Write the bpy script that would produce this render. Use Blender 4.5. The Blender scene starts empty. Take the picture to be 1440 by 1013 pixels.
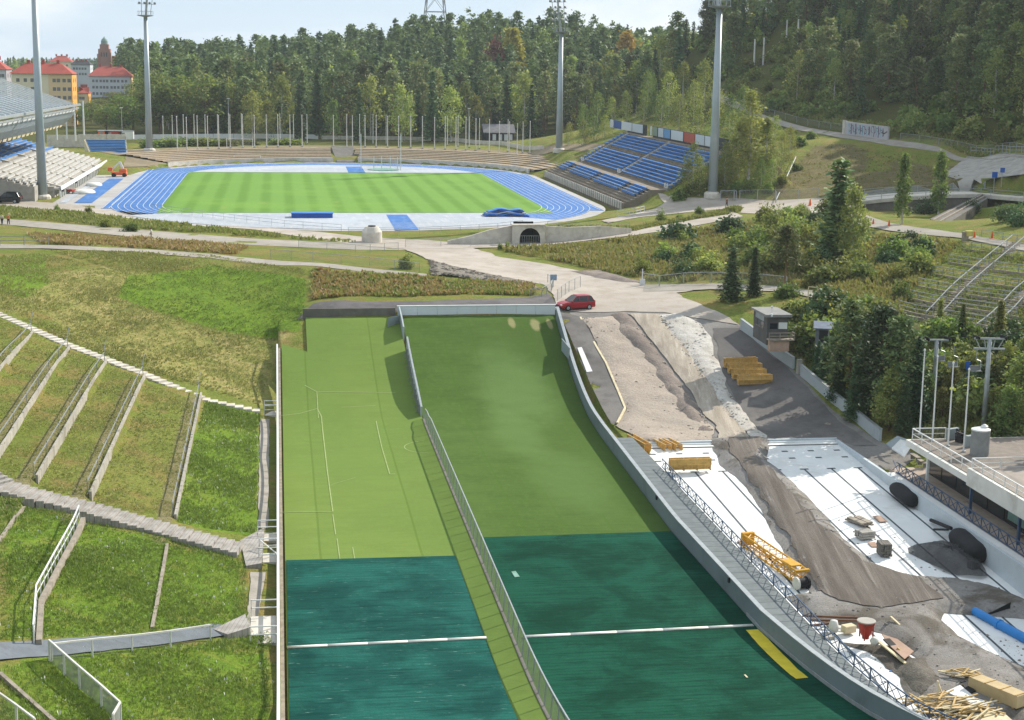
import bpy, bmesh, math, random
import numpy as np
from mathutils import Vector, Matrix
from mathutils.geometry import delaunay_2d_cdt
rnd = random.Random(7)
nrs = np.random.RandomState(11)
SC = bpy.context.scene
COL = SC.collection
FPX = 2200.0
TH = math.atan((506.5 - 91.5) / FPX)
PS = math.radians(8.56)
RO = math.radians(0.8)
CAM = np.array([0.0, 0.0, 28.0])
FW = np.array([math.sin(PS) * math.cos(TH), math.cos(PS) * math.cos(TH), -math.sin(TH)])
_r0 = np.array([math.cos(PS), -math.sin(PS), 0.0])
_u0 = np.cross(_r0, FW)
RT = _r0 * math.cos(RO) + _u0 * math.sin(RO)
UP = _u0 * math.cos(RO) - _r0 * math.sin(RO)
def ray(px, py):
 return FW + RT * ((px - 720.0) / FPX) + UP * ((506.5 - py) / FPX)
def at(px, py, z):
 """the point of the level z that the photo shows at a pixel"""
 d = ray(px, py)
 return CAM + d * ((z - CAM[2]) / d[2])
def at_y(px, py, Y):
 d = ray(px, py)
 return CAM + d * (Y / d[1])
def at_x(px, py, X):
 d = ray(px, py)
 return CAM + d * (X / d[0])
def above(px_base, py, base):
 """height of the pixel row py right above a known ground point"""
 d = ray(px_base, py)
 t = math.hypot(base[0], base[1]) / math.hypot(d[0], d[1])
 return CAM[2] + d[2] * t
def hill_profile(Y):
 """height of the jumping-hill run-outs along their axis: landing slope, flat, counter slope"""
 Y = np.asarray(Y, float)
 z = np.full_like(Y, -7.0)
 a = np.clip((88.0 - Y) / 60.0, 0, 1.2)
 z = z + 15.0 * a ** 2.0
 b = np.clip((Y - 148.0) / 31.0, 0, 1)
 z = z + 6.0 * (b * b * (1.6 - 0.6 * b))
 return z
_cp = []
for Y in (55, 75, 95, 115, 135, 150):
 for X, z in ((-1.2, -6.3), (-10, -3.9), (-20, -1.2), (-30, 1.4), (-48, 4.6)):
  _cp.append((X, Y, z + (0.0 if Y > 80 else (80 - Y) * 0.12)))
for p in ((-1.2, 165, -5.4), (-1.2, 178, -2.6), (-10, 165, -3.4), (-20, 168, -1.2), (-32, 172, 1.6), (-10, 180, -1.2),
  (-5, 190, 0.0), (5, 183, 0.0), (15, 183, 0.0), (25, 183, 0.1), (5, 188, 0.1), (15, 188, 0.1), (27, 188, 0.1),
  (34, 176, -1.3), (34, 182, -0.6), (45, 176, -1.2), (45, 183, -0.5), (34, 165, -3.9), (45, 165, -3.8), (34, 150, -6.9), (45, 150, -6.9),
  (34, 140, -7), (45, 140, -7), (55, 140, -7), (34, 120, -7), (55, 120, -7), (56, 100, -7), (34, 100, -7), (34, 75, -6.4), (60, 75, -6.4), (75, 75, -5),
  (53, 165, -3.6), (51, 176, -1.0), (55, 150, -6.3), (62, 130, -6.6), (64, 110, -6.6), (64, 95, -6.6),
  (62, 172, 0.2), (66, 160, -1.0), (68, 148, -2.5), (74, 135, -3.0), (78, 120, -3.0), (85, 100, -2.0), (80, 150, -1.0), (95, 140, 1.0),
  (0, 300, 0), (15, 270, 0), (15, 350, 0), (60, 330, 0), (-40, 340, 0), (60, 400, 0), (-30, 420, 0), (15, 450, 1.0), (-45, 300, .4),
  (15, 500, 3.2), (-20, 480, 3.0), (60, 485, 3.2), (100, 520, 4.5), (-60, 520, 4), (15, 530, 3.6), (70, 530, 3.8),
  (-60, 600, 6), (-150, 600, 8), (-200, 900, 12), (-106, 1000, 12), (-32, 850, 15), (-60, 700, 8), (0, 640, 6), (0, 720, 11), (60, 620, 8), (60, 750, 25),
  (108, 600, 9), (108, 680, 21), (108, 750, 30), (150, 760, 29), (186, 750, 17), (160, 640, 13), (130, 560, 9), (180, 560, 22),
  (0, 1100, 14), (150, 1000, 18), (400, 1000, 30), (-400, 900, 10), (-400, 500, 6), (-120, 400, 2), (-120, 300, 3), (-100, 200, 6), (-100, 100, 9), (-100, 60, 10),
  (0, 3000, 8), (-2500, 3000, 8), (2500, 3000, 8), (-2500, 0, 8), (2500, 0, 10), (0, -400, 10), (-300, 1600, 14), (0, 1700, 10), (-100, 40, 10), (120, 40, 6),
  (196, 400, 52), (260, 300, 75), (165, 480, 50), (150, 540, 42), (300, 450, 72), (205, 250, 42), (180, 200, 32), (140, 170, 13), (120, 190, 9), (150, 230, 17),
  (300, 200, 50), (300, 120, 40), (200, 120, 28), (140, 110, 10), (186, 302, 42), (240, 520, 55), (250, 650, 40), (192, 340, 62)):  # includes unseen right-hand heights raised so the hill shades the slope in view
 _cp.append(p)
for px, py, z in ((430, 440, -0.9), (300, 400, 0.6), (150, 400, 1.6), (0, 400, 2.4), (60, 350, 3), (0, 348, 3), (200, 355, 2.6), (430, 377, 2.0), (590, 387, 1.2), (700, 396, 0.4),
    (780, 412, 0.0), (0, 312, 2), (110, 322, 1.8), (213, 331, 1.5), (360, 341, 0.9), (500, 349, 0.4), (100, 300, 1.6), (0, 285, .5), (250, 312, .5), (400, 331, .5), (520, 345, .1),
    (600, 352, 0), (700, 366, 0), (800, 388, -.2), (860, 402, -.3), (900, 420, -.4), (980, 405, .1), (900, 360, .7), (800, 352, .3), (1000, 380, .9), (900, 329, 1.2), (1040, 299, 2.4),
    (745, 344, 0), (680, 345, 0), (830, 316, .8), (960, 298, 1.6), (1000, 285, 2), (1100, 287, 3), (1190, 285, 4), (1200, 303, 3.8), (1300, 326, 4.3), (1440, 348, 5),
    (1350, 336, 4.8), (1290, 452, -.5), (1440, 420, 2.2), (1240, 420, .8), (1200, 360, 2.0), (1150, 415, .9), (1180, 432, .7), (1100, 406, .6), (1030, 408, .3),
    (1320, 490, -.6), (1400, 510, -.4), (1218, 195, 12.5), (1400, 212, 11.5), (1120, 181, 13.5), (1000, 135, 20),
    (1200, 245, 7.2), (1320, 235, 8.5), (1100, 262, 4.5), (1080, 240, 6.5), (1150, 200, 11.7), (1020, 220, 8.5), (940, 150, 15), (1330, 308, 2.4), (1420, 310, 2.6),
    (870, 170, 10.5), (1005, 195, 11)):
 p = at(px, py, z)
 _cp.append((p[0], p[1], z))
for px, py, Y in ((1300, 130, 385), (1200, 110, 405), (1400, 120, 365), (1060, 97, 465), (1105, 75, 475), (1010, 90, 500)):
 p = at_y(px, py, Y)
 _cp.append(tuple(p))
_cp = np.array(_cp)
_C0 = 1.5
def _phi(d2):
 return np.sqrt(d2 + _C0 * _C0)
_n = len(_cp)
_d2 = ((_cp[:, None, :2] - _cp[None, :, :2]) ** 2).sum(-1)
_A = np.zeros((_n + 1, _n + 1))
_A[:_n, :_n] = _phi(_d2) - np.eye(_n) * 0.25
_A[:_n, _n] = 1
_A[_n, :_n] = 1
_W = np.linalg.solve(_A, np.append(_cp[:, 2], 0))
def rbf(x, y):
 x = np.asarray(x, float).ravel(); y = np.asarray(y, float).ravel()
 out = np.empty(len(x))
 for i in range(0, len(x), 20000):
  d2 = (x[i:i + 20000, None] - _cp[None, :, 0]) ** 2 + (y[i:i + 20000, None] - _cp[None, :, 1]) ** 2
  out[i:i + 20000] = _phi(d2) @ _W[:_n] + _W[_n]
 return out
_BR = np.array([at(a, b, z) for a, b, z in ((1206, 284, 4.1), (1240, 280, 4.5), (1275, 277, 4.9), (1330, 274, 5.2), (1380, 273, 5.4), (1394, 275, 5.4), (1440, 279, 5.3), (1500, 283, 5.2))])
_BRX, _BRY = _BR[:, 0], _BR[:, 1]
def sstep(a, b, v):
 t = np.clip((v - a) / (b - a), 0, 1)
 return t * t * (3 - 2 * t)
SX, SY0, SY1 = 15.0, 315.0, 400.0          # stadium axis, ends of the straights
def oval(x, y):
 """distance from the spine of the running track"""
 dy = np.where(y < SY0, SY0 - y, np.where(y > SY1, y - SY1, 0.0))
 return np.hypot(x - SX, dy)
def vnoise(x, y, s, seed=0):
 """cheap smooth pseudo noise, -1..1"""
 x = np.asarray(x, float) / s + seed * 1.37; y = np.asarray(y, float) / s + seed * 2.11
 return (np.sin(x * 1.0 + 1.3 * np.sin(y * 0.9 + seed)) + np.sin(y * 1.13 + 1.7 * np.sin(x * 0.77 - seed)) + np.sin((x + y) * 0.71 + 2.1) * .7
   + .6 * np.sin(x * 2.3 - y * 1.9 + seed) + .5 * np.sin(x * 3.1 + y * 2.7)) / 3.2
TERRACE = []
POOL = (32.8, 52.7, 60.0, 140.3)            # x0, x1, y0, y1
def terr(x, y):
 x = np.asarray(x, float); y = np.asarray(y, float)
 sh = x.shape
 x = x.ravel(); y = y.ravel()
 z = rbf(x, y)
 if TERRACE:
  m = (x < 1) & (x > -60) & (y > 60) & (y < 185)
  xm, ym, zm = x[m], y[m], z[m]
  walls = [np.interp(ym, t[:, 1], t[:, 0]) for t in TERRACE]
  for a, b in zip(walls[:-1], walls[1:]):          # a right of b
   s = (a - xm) / np.maximum(a - b, .5)
   k = (s >= 0) & (s < 1)
   w = sstep(102, 108, ym) * (1 - sstep(146, 166, ym + (xm) * .0))
   zm = zm + np.where(k, 0.6 * (0.55 - s) * w, 0)
  z[m] = zm
 d = oval(x, y)
 flat = np.where(y > SY1, 0.0, 0.0)
 w = 1 - sstep(49, 56, d)
 z = z * (1 - w) + flat * w
 lft = (x < -30) & (x > -60) & (y > 300) & (y < 430)
 z = np.where(lft, z * (1 - sstep(300, 310, y) * (1 - sstep(415, 430, y)) * sstep(-60, -54, x)), z)
 far = (y > SY1 - 5) & (d > 47)
 zf = np.interp(d, [47, 50.5, 51.0, 68, 75], [0, 0.0, .8, 2.6, 3.3])
 wf = sstep(SY1 - 5, SY1 + 10, y) * (1 - sstep(74, 95, d)) * (1 - sstep(70, 78, x))
 z = np.where(far, z * (1 - wf) + zf * wf, z)
 rs = (x > 62) & (x < 101) & (y > 296) & (y < 402)
 zr = np.interp(x, [62, 68, 98, 101], [0, 0, 8.0, 9.0])
 wr = sstep(62, 65, x) * sstep(300, 306, y) * (1 - sstep(396, 402, y)) * (1 - sstep(97, 101, x))
 z = np.where(rs, z * (1 - wr) + np.minimum(z, zr - .6) * wr, z)
 ey = np.interp(x, _BRX, _BRY)
 w = sstep(101, 110, x) * sstep(-16, -3, y - ey) * (1 - sstep(7.0, 8.6, y - ey)) * (1 - sstep(165, 185, x))
 z = np.where(w > 0, z * (1 - w) + np.minimum(z, 2.3) * w, z)
 b = (x > 68) & (x < 104) & (y > 286) & (y < 306)
 zt = np.interp(x, [68, 73, 76, 88, 96, 104], [1.0, 3.4, 3.6, 10.8, 11.5, 9]); t = np.clip((y - 289) / 15.0, 0, 1) ** 1.5 * sstep(68, 76, x) * (1 - sstep(97, 104, x))
 z = np.where(b, np.maximum(z, z * (1 - t) + zt * t), z)
 ho = (x > -0.25) & (x < 32.42) & (y < 180.2)
 z = np.where(ho, hill_profile(y) - 0.25, z)
 bo = (x > POOL[1] - .35) & (x < 67.0) & (y < 129.3) & (y > POOL[2])
 z = np.where(bo, np.minimum(z, -7.9), z)
 po = (x > POOL[0] + .3) & (x < POOL[1] + .15) & (y < POOL[3] + .45) & (y > POOL[2])
 z = np.where(po, -11.0, z)
 return z.reshape(sh)
def hits(pix, zoff=0.0):
 """first ground point under each pixel"""
 pix = np.asarray(pix, float)
 D = FW[None] + RT[None] * ((pix[:, :1] - 720) / FPX) + UP[None] * ((506.5 - pix[:, 1:2]) / FPX)
 ts = np.concatenate([np.linspace(60, 620, 700), np.linspace(625, 3500, 300)])
 out = np.zeros((len(pix), 3))
 for i, d in enumerate(D):
  p = CAM[None] + d[None] * ts[:, None]
  g = p[:, 2] - terr(p[:, 0], p[:, 1]) - zoff
  k = np.argmax(g < 0) if (g < 0).any() else len(ts) - 1
  lo, hi = ts[max(k - 1, 0)], ts[k]
  for _ in range(14):
   mid = (lo + hi) / 2
   q = CAM + d * mid
   if q[2] - float(terr(q[0], q[1])) - zoff < 0: hi = mid
   else: lo = mid
  out[i] = CAM + d * hi
 return out
def hit(px, py):
 return hits([(px, py)])[0]
def gz(x, y):
 return float(terr(np.array([x]), np.array([y]))[0])
_tw = [((283, 556), (246, 736)), ((204, 530), (126, 704)), ((150, 509), (50, 680)), ((98, 489), (-22, 672)), ((47, 466), (-90, 640)), ((0, 445), (-150, 620)), ((-50, 424), (-210, 600))]
_tp = []
for (a, b) in _tw:
 pa, pb = hits([a, b])
 mid = (pa + pb) / 2
 _tp.append(np.array([pb, pb * .67 + pa * .33, pb * .33 + pa * .67, pa])[:, :2])
TERRACE = _tp
TERRACE = [np.array(sorted(t.tolist(), key=lambda q: q[1])) for t in TERRACE]
class MB:
 def __init__(self):
  self.v = []; self.f = []; self.m = []
 def add(self, vs, fs, mi=0):
  o = len(self.v)
  self.v.extend([tuple(map(float, q)) for q in vs])
  self.f.extend([tuple(i + o for i in g) for g in fs])
  self.m.extend([mi] * len(fs))
  return self
 def quad(self, a, b, c, d, mi=0):
  return self.add([a, b, c, d], [(0, 1, 2, 3)], mi)
 def box(self, c, s, rz=0.0, mi=0, bev=0.0):
  """box by its centre and size"""
  hx, hy, hz = s[0] / 2, s[1] / 2, s[2] / 2
  ca, sa = math.cos(rz), math.sin(rz)
  vs = []
  if bev <= 0:
   for dz in (-hz, hz):
    for dx, dy in ((-hx, -hy), (hx, -hy), (hx, hy), (-hx, hy)):
     vs.append((c[0] + dx * ca - dy * sa, c[1] + dx * sa + dy * ca, c[2] + dz))
   return self.add(vs, [(0, 3, 2, 1), (4, 5, 6, 7), (0, 1, 5, 4), (1, 2, 6, 5), (2, 3, 7, 6), (3, 0, 4, 7)], mi)
  b = min(bev, hx * .9, hy * .9, hz * .9)
  for dz, k in ((-hz, b), (-hz + b, 0), (hz - b, 0), (hz, b)):
   for dx, dy in ((-hx + k, -hy + k + (0 if k else b)), (-hx + k + (0 if k else b), -hy + k), (hx - k - (0 if k else b), -hy + k), (hx - k, -hy + k + (0 if k else b)),
      (hx - k, hy - k - (0 if k else b)), (hx - k - (0 if k else b), hy - k), (-hx + k + (0 if k else b), hy - k), (-hx + k, hy - k - (0 if k else b))):
    vs.append((c[0] + dx * ca - dy * sa, c[1] + dx * sa + dy * ca, c[2] + dz))
  fs = [tuple(range(7, -1, -1)), tuple(range(24, 32))]
  for L in range(3):
   for i in range(8):
    j = (i + 1) % 8
    fs.append((L * 8 + i, L * 8 + j, L * 8 + 8 + j, L * 8 + 8 + i))
  return self.add(vs, fs, mi)
 def box2(self, lo, hi, mi=0, bev=0.0):
  return self.box([(lo[i] + hi[i]) / 2 for i in range(3)], [abs(hi[i] - lo[i]) for i in range(3)], 0, mi, bev)
 def bar(self, p, q, w, h, mi=0, up=(0, 0, 1)):
  """rectangular bar from p to q, w across, h along up"""
  p = np.array(p, float); q = np.array(q, float)
  d = q - p; L = np.linalg.norm(d)
  if L < 1e-6: return self
  d /= L
  u = np.array(up, float)
  if abs(d @ u) > .98: u = np.array((1.0, 0, 0))
  s = np.cross(d, u); s /= np.linalg.norm(s)
  u = np.cross(s, d)
  vs = []
  for c in (p, q):
   for a, b in ((-1, -1), (1, -1), (1, 1), (-1, 1)):
    vs.append(c + s * a * w / 2 + u * b * h / 2)
  return self.add(vs, [(0, 3, 2, 1), (4, 5, 6, 7), (0, 1, 5, 4), (1, 2, 6, 5), (2, 3, 7, 6), (3, 0, 4, 7)][::1], mi)
 def tube(self, p, q, r, r2=None, n=8, mi=0, cap=True):
  p = np.array(p, float); q = np.array(q, float)
  r2 = r if r2 is None else r2
  d = q - p; L = np.linalg.norm(d)
  if L < 1e-6: return self
  d /= L
  a = np.array((1.0, 0, 0)) if abs(d[0]) < .9 else np.array((0, 1.0, 0))
  s = np.cross(d, a); s /= np.linalg.norm(s)
  t = np.cross(d, s)
  vs = []
  for c, rr in ((p, r), (q, r2)):
   for i in range(n):
    an = 2 * math.pi * i / n
    vs.append(c + (s * math.cos(an) + t * math.sin(an)) * rr)
  fs = [(i, (i + 1) % n, n + (i + 1) % n, n + i) for i in range(n)]
  if cap: fs += [tuple(range(n - 1, -1, -1)), tuple(range(n, 2 * n))]
  return self.add(vs, fs, mi)
 def path(self, pts, r, n=6, mi=0):
  for a, b in zip(pts[:-1], pts[1:]): self.tube(a, b, r, n=n, mi=mi)
  return self
 def lathe(self, c, prof, n=16, mi=0, sy=1.0):
  vs = []; fs = []
  for r, z in prof:
   for i in range(n):
    an = 2 * math.pi * i / n
    vs.append((c[0] + r * math.cos(an), c[1] + r * math.sin(an) * sy, c[2] + z))
  for k in range(len(prof) - 1):
   for i in range(n):
    j = (i + 1) % n
    fs.append((k * n + i, k * n + j, k * n + n + j, k * n + n + i))
  fs.append(tuple(range(n - 1, -1, -1)))
  fs.append(tuple(range((len(prof) - 1) * n, len(prof) * n)))
  return self.add(vs, fs, mi)
 def prism(self, poly, z0, z1, mi=0):
  """upright prism over a plan polygon; z0, z1 numbers or per-corner lists"""
  n = len(poly)
  z0 = [z0] * n if not hasattr(z0, '__len__') else z0
  z1 = [z1] * n if not hasattr(z1, '__len__') else z1
  a = sum(poly[i][0] * poly[(i + 1) % n][1] - poly[(i + 1) % n][0] * poly[i][1] for i in range(n))
  idx = list(range(n)) if a > 0 else list(range(n - 1, -1, -1))
  vs = [(poly[i][0], poly[i][1], z0[i]) for i in idx] + [(poly[i][0], poly[i][1], z1[i]) for i in idx]
  fs = [tuple(range(n - 1, -1, -1)), tuple(range(n, 2 * n))] + [(i, (i + 1) % n, n + (i + 1) % n, n + i) for i in range(n)]
  return self.add(vs, fs, mi)
 def wall(self, pts, zb, zt, t, mi=0):
  """wall ribbon of thickness t along plan points (mitred), bottom/top heights per point"""
  n = len(pts)
  P2 = [np.array(q[:2], float) for q in pts]
  zb = [zb] * n if not hasattr(zb, '__len__') else zb
  zt = [zt] * n if not hasattr(zt, '__len__') else zt
  L = []
  for i in range(n):
   a = P2[max(i - 1, 0)]; b = P2[min(i + 1, n - 1)]
   d = (b - a) / max(np.linalg.norm(b - a), 1e-6)
   L.append(np.array((-d[1], d[0])))
  vs = []
  for i in range(n):
   l = P2[i] + L[i] * t / 2; r_ = P2[i] - L[i] * t / 2
   vs += [(l[0], l[1], zb[i]), (r_[0], r_[1], zb[i]), (r_[0], r_[1], zt[i]), (l[0], l[1], zt[i])]
  fs = [(0, 1, 2, 3)]
  for i in range(n - 1):
   o = i * 4
   fs += [(o, o + 4, o + 5, o + 1), (o + 1, o + 5, o + 6, o + 2), (o + 2, o + 6, o + 7, o + 3), (o + 3, o + 7, o + 4, o)]
  o = (n - 1) * 4
  fs.append((o + 3, o + 2, o + 1, o))
  return self.add(vs, fs, mi)
 def build(self, name, mat, parent=None, smooth=False, world=True):
  me = bpy.data.meshes.new(name)
  v = np.array(self.v, float).reshape(-1, 3)
  if parent is not None and world:
   v = v - np.array(parent.location)[None]
  me.from_pydata(v.tolist(), [], self.f)
  mats = mat if isinstance(mat, (list, tuple)) else [mat]
  for m_ in mats: me.materials.append(m_)
  if len(mats) > 1: me.polygons.foreach_set('material_index', self.m)
  if smooth: me.polygons.foreach_set('use_smooth', [True] * len(me.polygons))
  me.update()
  o = bpy.data.objects.new(name, me)
  COL.objects.link(o)
  if parent is not None: o.parent = parent
  return o
 def solo(self, name, mat, label, cat, group=None, smooth=False, origin=None):
  """a thing that is one mesh, its origin at its base"""
  v = np.array(self.v, float)
  if origin is None:
   origin = (float(v[:, 0].mean()), float(v[:, 1].mean()), float(v[:, 2].min()))
  self.v = [tuple(q) for q in (v - np.array(origin)[None])]
  o = self.build(name, mat, None, smooth)
  o.location = origin
  return tag(o, label, cat, group)
def tag(o, label, cat, group=None, kind=None):
 if label: o['label'] = label
 if cat: o['category'] = cat
 if group: o['group'] = group
 if kind: o['kind'] = kind
 return o
def thing(name, label, cat, loc=(0, 0, 0), rz=0.0, group=None):
 o = bpy.data.objects.new(name, None)
 o.empty_display_size = .3
 COL.objects.link(o)
 o.location = tuple(map(float, loc)); o.rotation_euler = (0, 0, rz)
 return tag(o, label, cat, group)
def struct(o):
 o['kind'] = 'structure'
 return o
KIDS = {}
def dup(root, loc, rz=0.0, label=None, group=None, scale=None):
 """copy of a thing with copies of its parts and sub-parts"""
 r_ = root.copy(); COL.objects.link(r_)
 r_.location = tuple(map(float, loc)); r_.rotation_euler = (0, 0, rz)
 if scale is not None: r_.scale = scale if hasattr(scale, '__len__') else (scale,) * 3
 if label: r_['label'] = label
 if group: r_['group'] = group
 for ch in kids_of(root):
  c = ch.copy(); COL.objects.link(c); c.parent = r_
  for g in kids_of(ch):
   d = g.copy(); COL.objects.link(d); d.parent = c
 return r_
def kids_of(o):
 if o.name not in KIDS: KIDS[o.name] = list(o.children)
 return KIDS[o.name]
def densify(poly, step, closed=True):
 out = []
 n = len(poly)
 for i in range(n if closed else n - 1):
  a = np.array(poly[i][:2], float); b = np.array(poly[(i + 1) % n][:2], float)
  k = max(1, int(np.linalg.norm(b - a) / step))
  for j in range(k): out.append(a + (b - a) * j / k)
 if not closed: out.append(np.array(poly[-1][:2], float))
 return np.array(out)
def inside(poly, x, y):
 poly = np.asarray(poly); x = np.asarray(x); y = np.asarray(y)
 c = np.zeros(x.shape, bool)
 j = len(poly) - 1
 for i in range(len(poly)):
  xi, yi = poly[i][0], poly[i][1]; xj, yj = poly[j][0], poly[j][1]
  k = ((yi > y) != (yj > y)) & (x < (xj - xi) * (y - yi) / (yj - yi + 1e-12) + xi)
  c ^= k
  j = i
 return c
def edge_dist(poly, x, y):
 poly = np.asarray(poly, float)
 d = np.full(np.shape(x), 1e9)
 n = len(poly)
 for i in range(n):
  a = poly[i][:2]; b = poly[(i + 1) % n][:2]
  ab = b - a
  t = np.clip(((x - a[0]) * ab[0] + (y - a[1]) * ab[1]) / max(ab @ ab, 1e-9), 0, 1)
  d = np.minimum(d, np.hypot(x - a[0] - t * ab[0], y - a[1] - t * ab[1]))
 return d
def smooth_poly(poly, it=2):
 p = np.asarray(poly, float)[:, :2]
 for _ in range(it):
  q = np.roll(p, -1, 0)
  p = np.stack([p * .75 + q * .25, p * .25 + q * .75], 1).reshape(-1, 2)
 return p
def sheet(name, poly, mat, off=0.05, step=1.5, rough=0.0, rs=2.0, zf=None, smooth_it=0, mound=None, seed=1, label=None, kind='structure', shade=True):
 """a sheet over a plan polygon that follows the ground (or zf); mound = (height, ramp width, noise)"""
 p = smooth_poly(poly, smooth_it) if smooth_it else np.asarray(poly, float)[:, :2]
 b = densify(p, step)
 if rough:
  nx = vnoise(b[:, 0] + 31, b[:, 1], rs, seed) + .6 * vnoise(b[:, 0], b[:, 1] + 7, rs * .37, seed + 3)
  ny = vnoise(b[:, 0], b[:, 1] + 53, rs, seed + 1) + .6 * vnoise(b[:, 0] + 3, b[:, 1], rs * .37, seed + 4)
  b = b + np.stack([nx, ny], 1) * rough
 x0, y0 = b.min(0); x1, y1 = b.max(0)
 gx, gy = np.meshgrid(np.arange(x0 + step / 2, x1, step), np.arange(y0 + step / 2, y1, step))
 gx = gx.ravel() + vnoise(gx.ravel(), gy.ravel(), 1.1, 5) * step * .2; gy = gy.ravel() + vnoise(gx, gy.ravel(), 1.3, 6) * step * .2
 k = inside(b, gx, gy) & (edge_dist(b, gx, gy) > step * .45)
 pts = [Vector(q) for q in b] + [Vector((a, c)) for a, c in zip(gx[k], gy[k])]
 nb = len(b)
 vs, es, fs, *_ = delaunay_2d_cdt(pts, [(i, (i + 1) % nb) for i in range(nb)], [list(range(nb))], 1, 1e-5)
 xy = np.array([(q.x, q.y) for q in vs])
 z = (terr if zf is None else zf)(xy[:, 0], xy[:, 1]) + off
 if mound:
  hgt, ramp, nz = mound
  d = edge_dist(b, xy[:, 0], xy[:, 1])
  e = sstep(0, ramp, d)
  z = z + e * (hgt + nz * (vnoise(xy[:, 0], xy[:, 1], 1.6, seed) + .6 * vnoise(xy[:, 0], xy[:, 1], .7, seed + 2)))
 me = bpy.data.meshes.new(name)
 me.from_pydata(np.column_stack([xy, z]).tolist(), [], [tuple(g) for g in fs])
 me.materials.append(mat)
 if shade: me.polygons.foreach_set('use_smooth', [True] * len(me.polygons))
 me.update()
 bm = bmesh.new(); bm.from_mesh(me)
 bad = [g for g in bm.faces if g.normal.z < 0]
 if bad: bmesh.ops.reverse_faces(bm, faces=bad)
 bm.to_mesh(me); bm.free()
 o = bpy.data.objects.new(name, me)
 COL.objects.link(o)
 o['kind'] = kind
 if label: o['label'] = label
 return o
def px(*pts):
 """ground points under a list of photo pixels"""
 return hits(pts)
def lin(r, g, b, k=1.0):
 f = lambda c: ((c / 255.0) / 12.92 if c / 255.0 <= .04045 else ((c / 255.0 + .055) / 1.055) ** 2.4) * k
 return (f(r), f(g), f(b))
class NT:
 def __init__(self, name):
  self.m = bpy.data.materials.new(name)
  self.m.use_nodes = True
  self.t = self.m.node_tree
  self.t.nodes.clear()
  self.out = self.t.nodes.new('ShaderNodeOutputMaterial')
  self.geo = None
 def n(self, typ, **kw):
  nd = self.t.nodes.new(typ)
  for k, v in kw.items(): setattr(nd, k, v)
  return nd
 def put(self, sock, v):
  if isinstance(v, bpy.types.NodeSocket): self.t.links.new(v, sock)
  elif isinstance(v, (tuple, list)) and len(v) == 3 and sock.type == 'RGBA': sock.default_value = (*v, 1)
  else: sock.default_value = v
 def pos(self, sc=(1, 1, 1), rot=0.0, off=(0, 0, 0)):
  if self.geo is None: self.geo = self.n('ShaderNodeNewGeometry')
  if sc == (1, 1, 1) and rot == 0 and off == (0, 0, 0): return self.geo.outputs['Position']
  mp = self.n('ShaderNodeMapping')
  self.put(mp.inputs['Vector'], self.geo.outputs['Position'])
  mp.inputs['Scale'].default_value = sc
  mp.inputs['Rotation'].default_value = (0, 0, rot)
  mp.inputs['Location'].default_value = off
  return mp.outputs['Vector']
 def xyz(self):
  s = self.n('ShaderNodeSeparateXYZ')
  self.put(s.inputs[0], self.pos())
  return s.outputs
 def noise(self, scale, detail=4, rough=.55, vec=None, dist=0.0):
  nd = self.n('ShaderNodeTexNoise')
  nd.inputs['Scale'].default_value = scale; nd.inputs['Detail'].default_value = detail
  nd.inputs['Roughness'].default_value = rough; nd.inputs['Distortion'].default_value = dist
  self.put(nd.inputs['Vector'], self.pos() if vec is None else vec)
  return nd.outputs['Fac']
 def math(self, op, a, b=0.0, c=0.0, clamp=False):
  nd = self.n('ShaderNodeMath', operation=op, use_clamp=clamp)
  self.put(nd.inputs[0], a); self.put(nd.inputs[1], b)
  if op in ('MULTIPLY_ADD', 'WRAP', 'COMPARE'): self.put(nd.inputs[2], c)
  return nd.outputs[0]
 def rng(self, v, a, b, lo=0.0, hi=1.0, smooth=True):
  nd = self.n('ShaderNodeMapRange', clamp=True)
  nd.interpolation_type = 'SMOOTHSTEP' if smooth else 'LINEAR'
  self.put(nd.inputs['Value'], v)
  for k, x in (('From Min', a), ('From Max', b), ('To Min', lo), ('To Max', hi)): self.put(nd.inputs[k], x)
  return nd.outputs['Result']
 def mix(self, f, a, b, mode='MIX'):
  nd = self.n('ShaderNodeMix', data_type='RGBA', blend_type=mode)
  self.put(nd.inputs[0], f); self.put(nd.inputs[6], a); self.put(nd.inputs[7], b)
  return nd.outputs[2]
 def attr(self, name):
  nd = self.n('ShaderNodeAttribute', attribute_name=name)
  return nd.outputs['Fac']
 def bump(self, h, strength=.3, dist=.1):
  nd = self.n('ShaderNodeBump')
  nd.inputs['Strength'].default_value = strength; nd.inputs['Distance'].default_value = dist
  self.put(nd.inputs['Height'], h)
  return nd.outputs['Normal']
 def bsdf(self, col, rough=.8, metal=0.0, spec=.3, normal=None, **kw):
  p = self.n('ShaderNodeBsdfPrincipled')
  self.put(p.inputs['Base Color'], col); self.put(p.inputs['Roughness'], rough)
  p.inputs['Metallic'].default_value = metal; p.inputs['Specular IOR Level'].default_value = spec
  if normal is not None: self.put(p.inputs['Normal'], normal)
  for k, v in kw.items(): self.put(p.inputs[k], v)
  self.t.links.new(p.outputs[0], self.out.inputs['Surface'])
  return self.m
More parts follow.
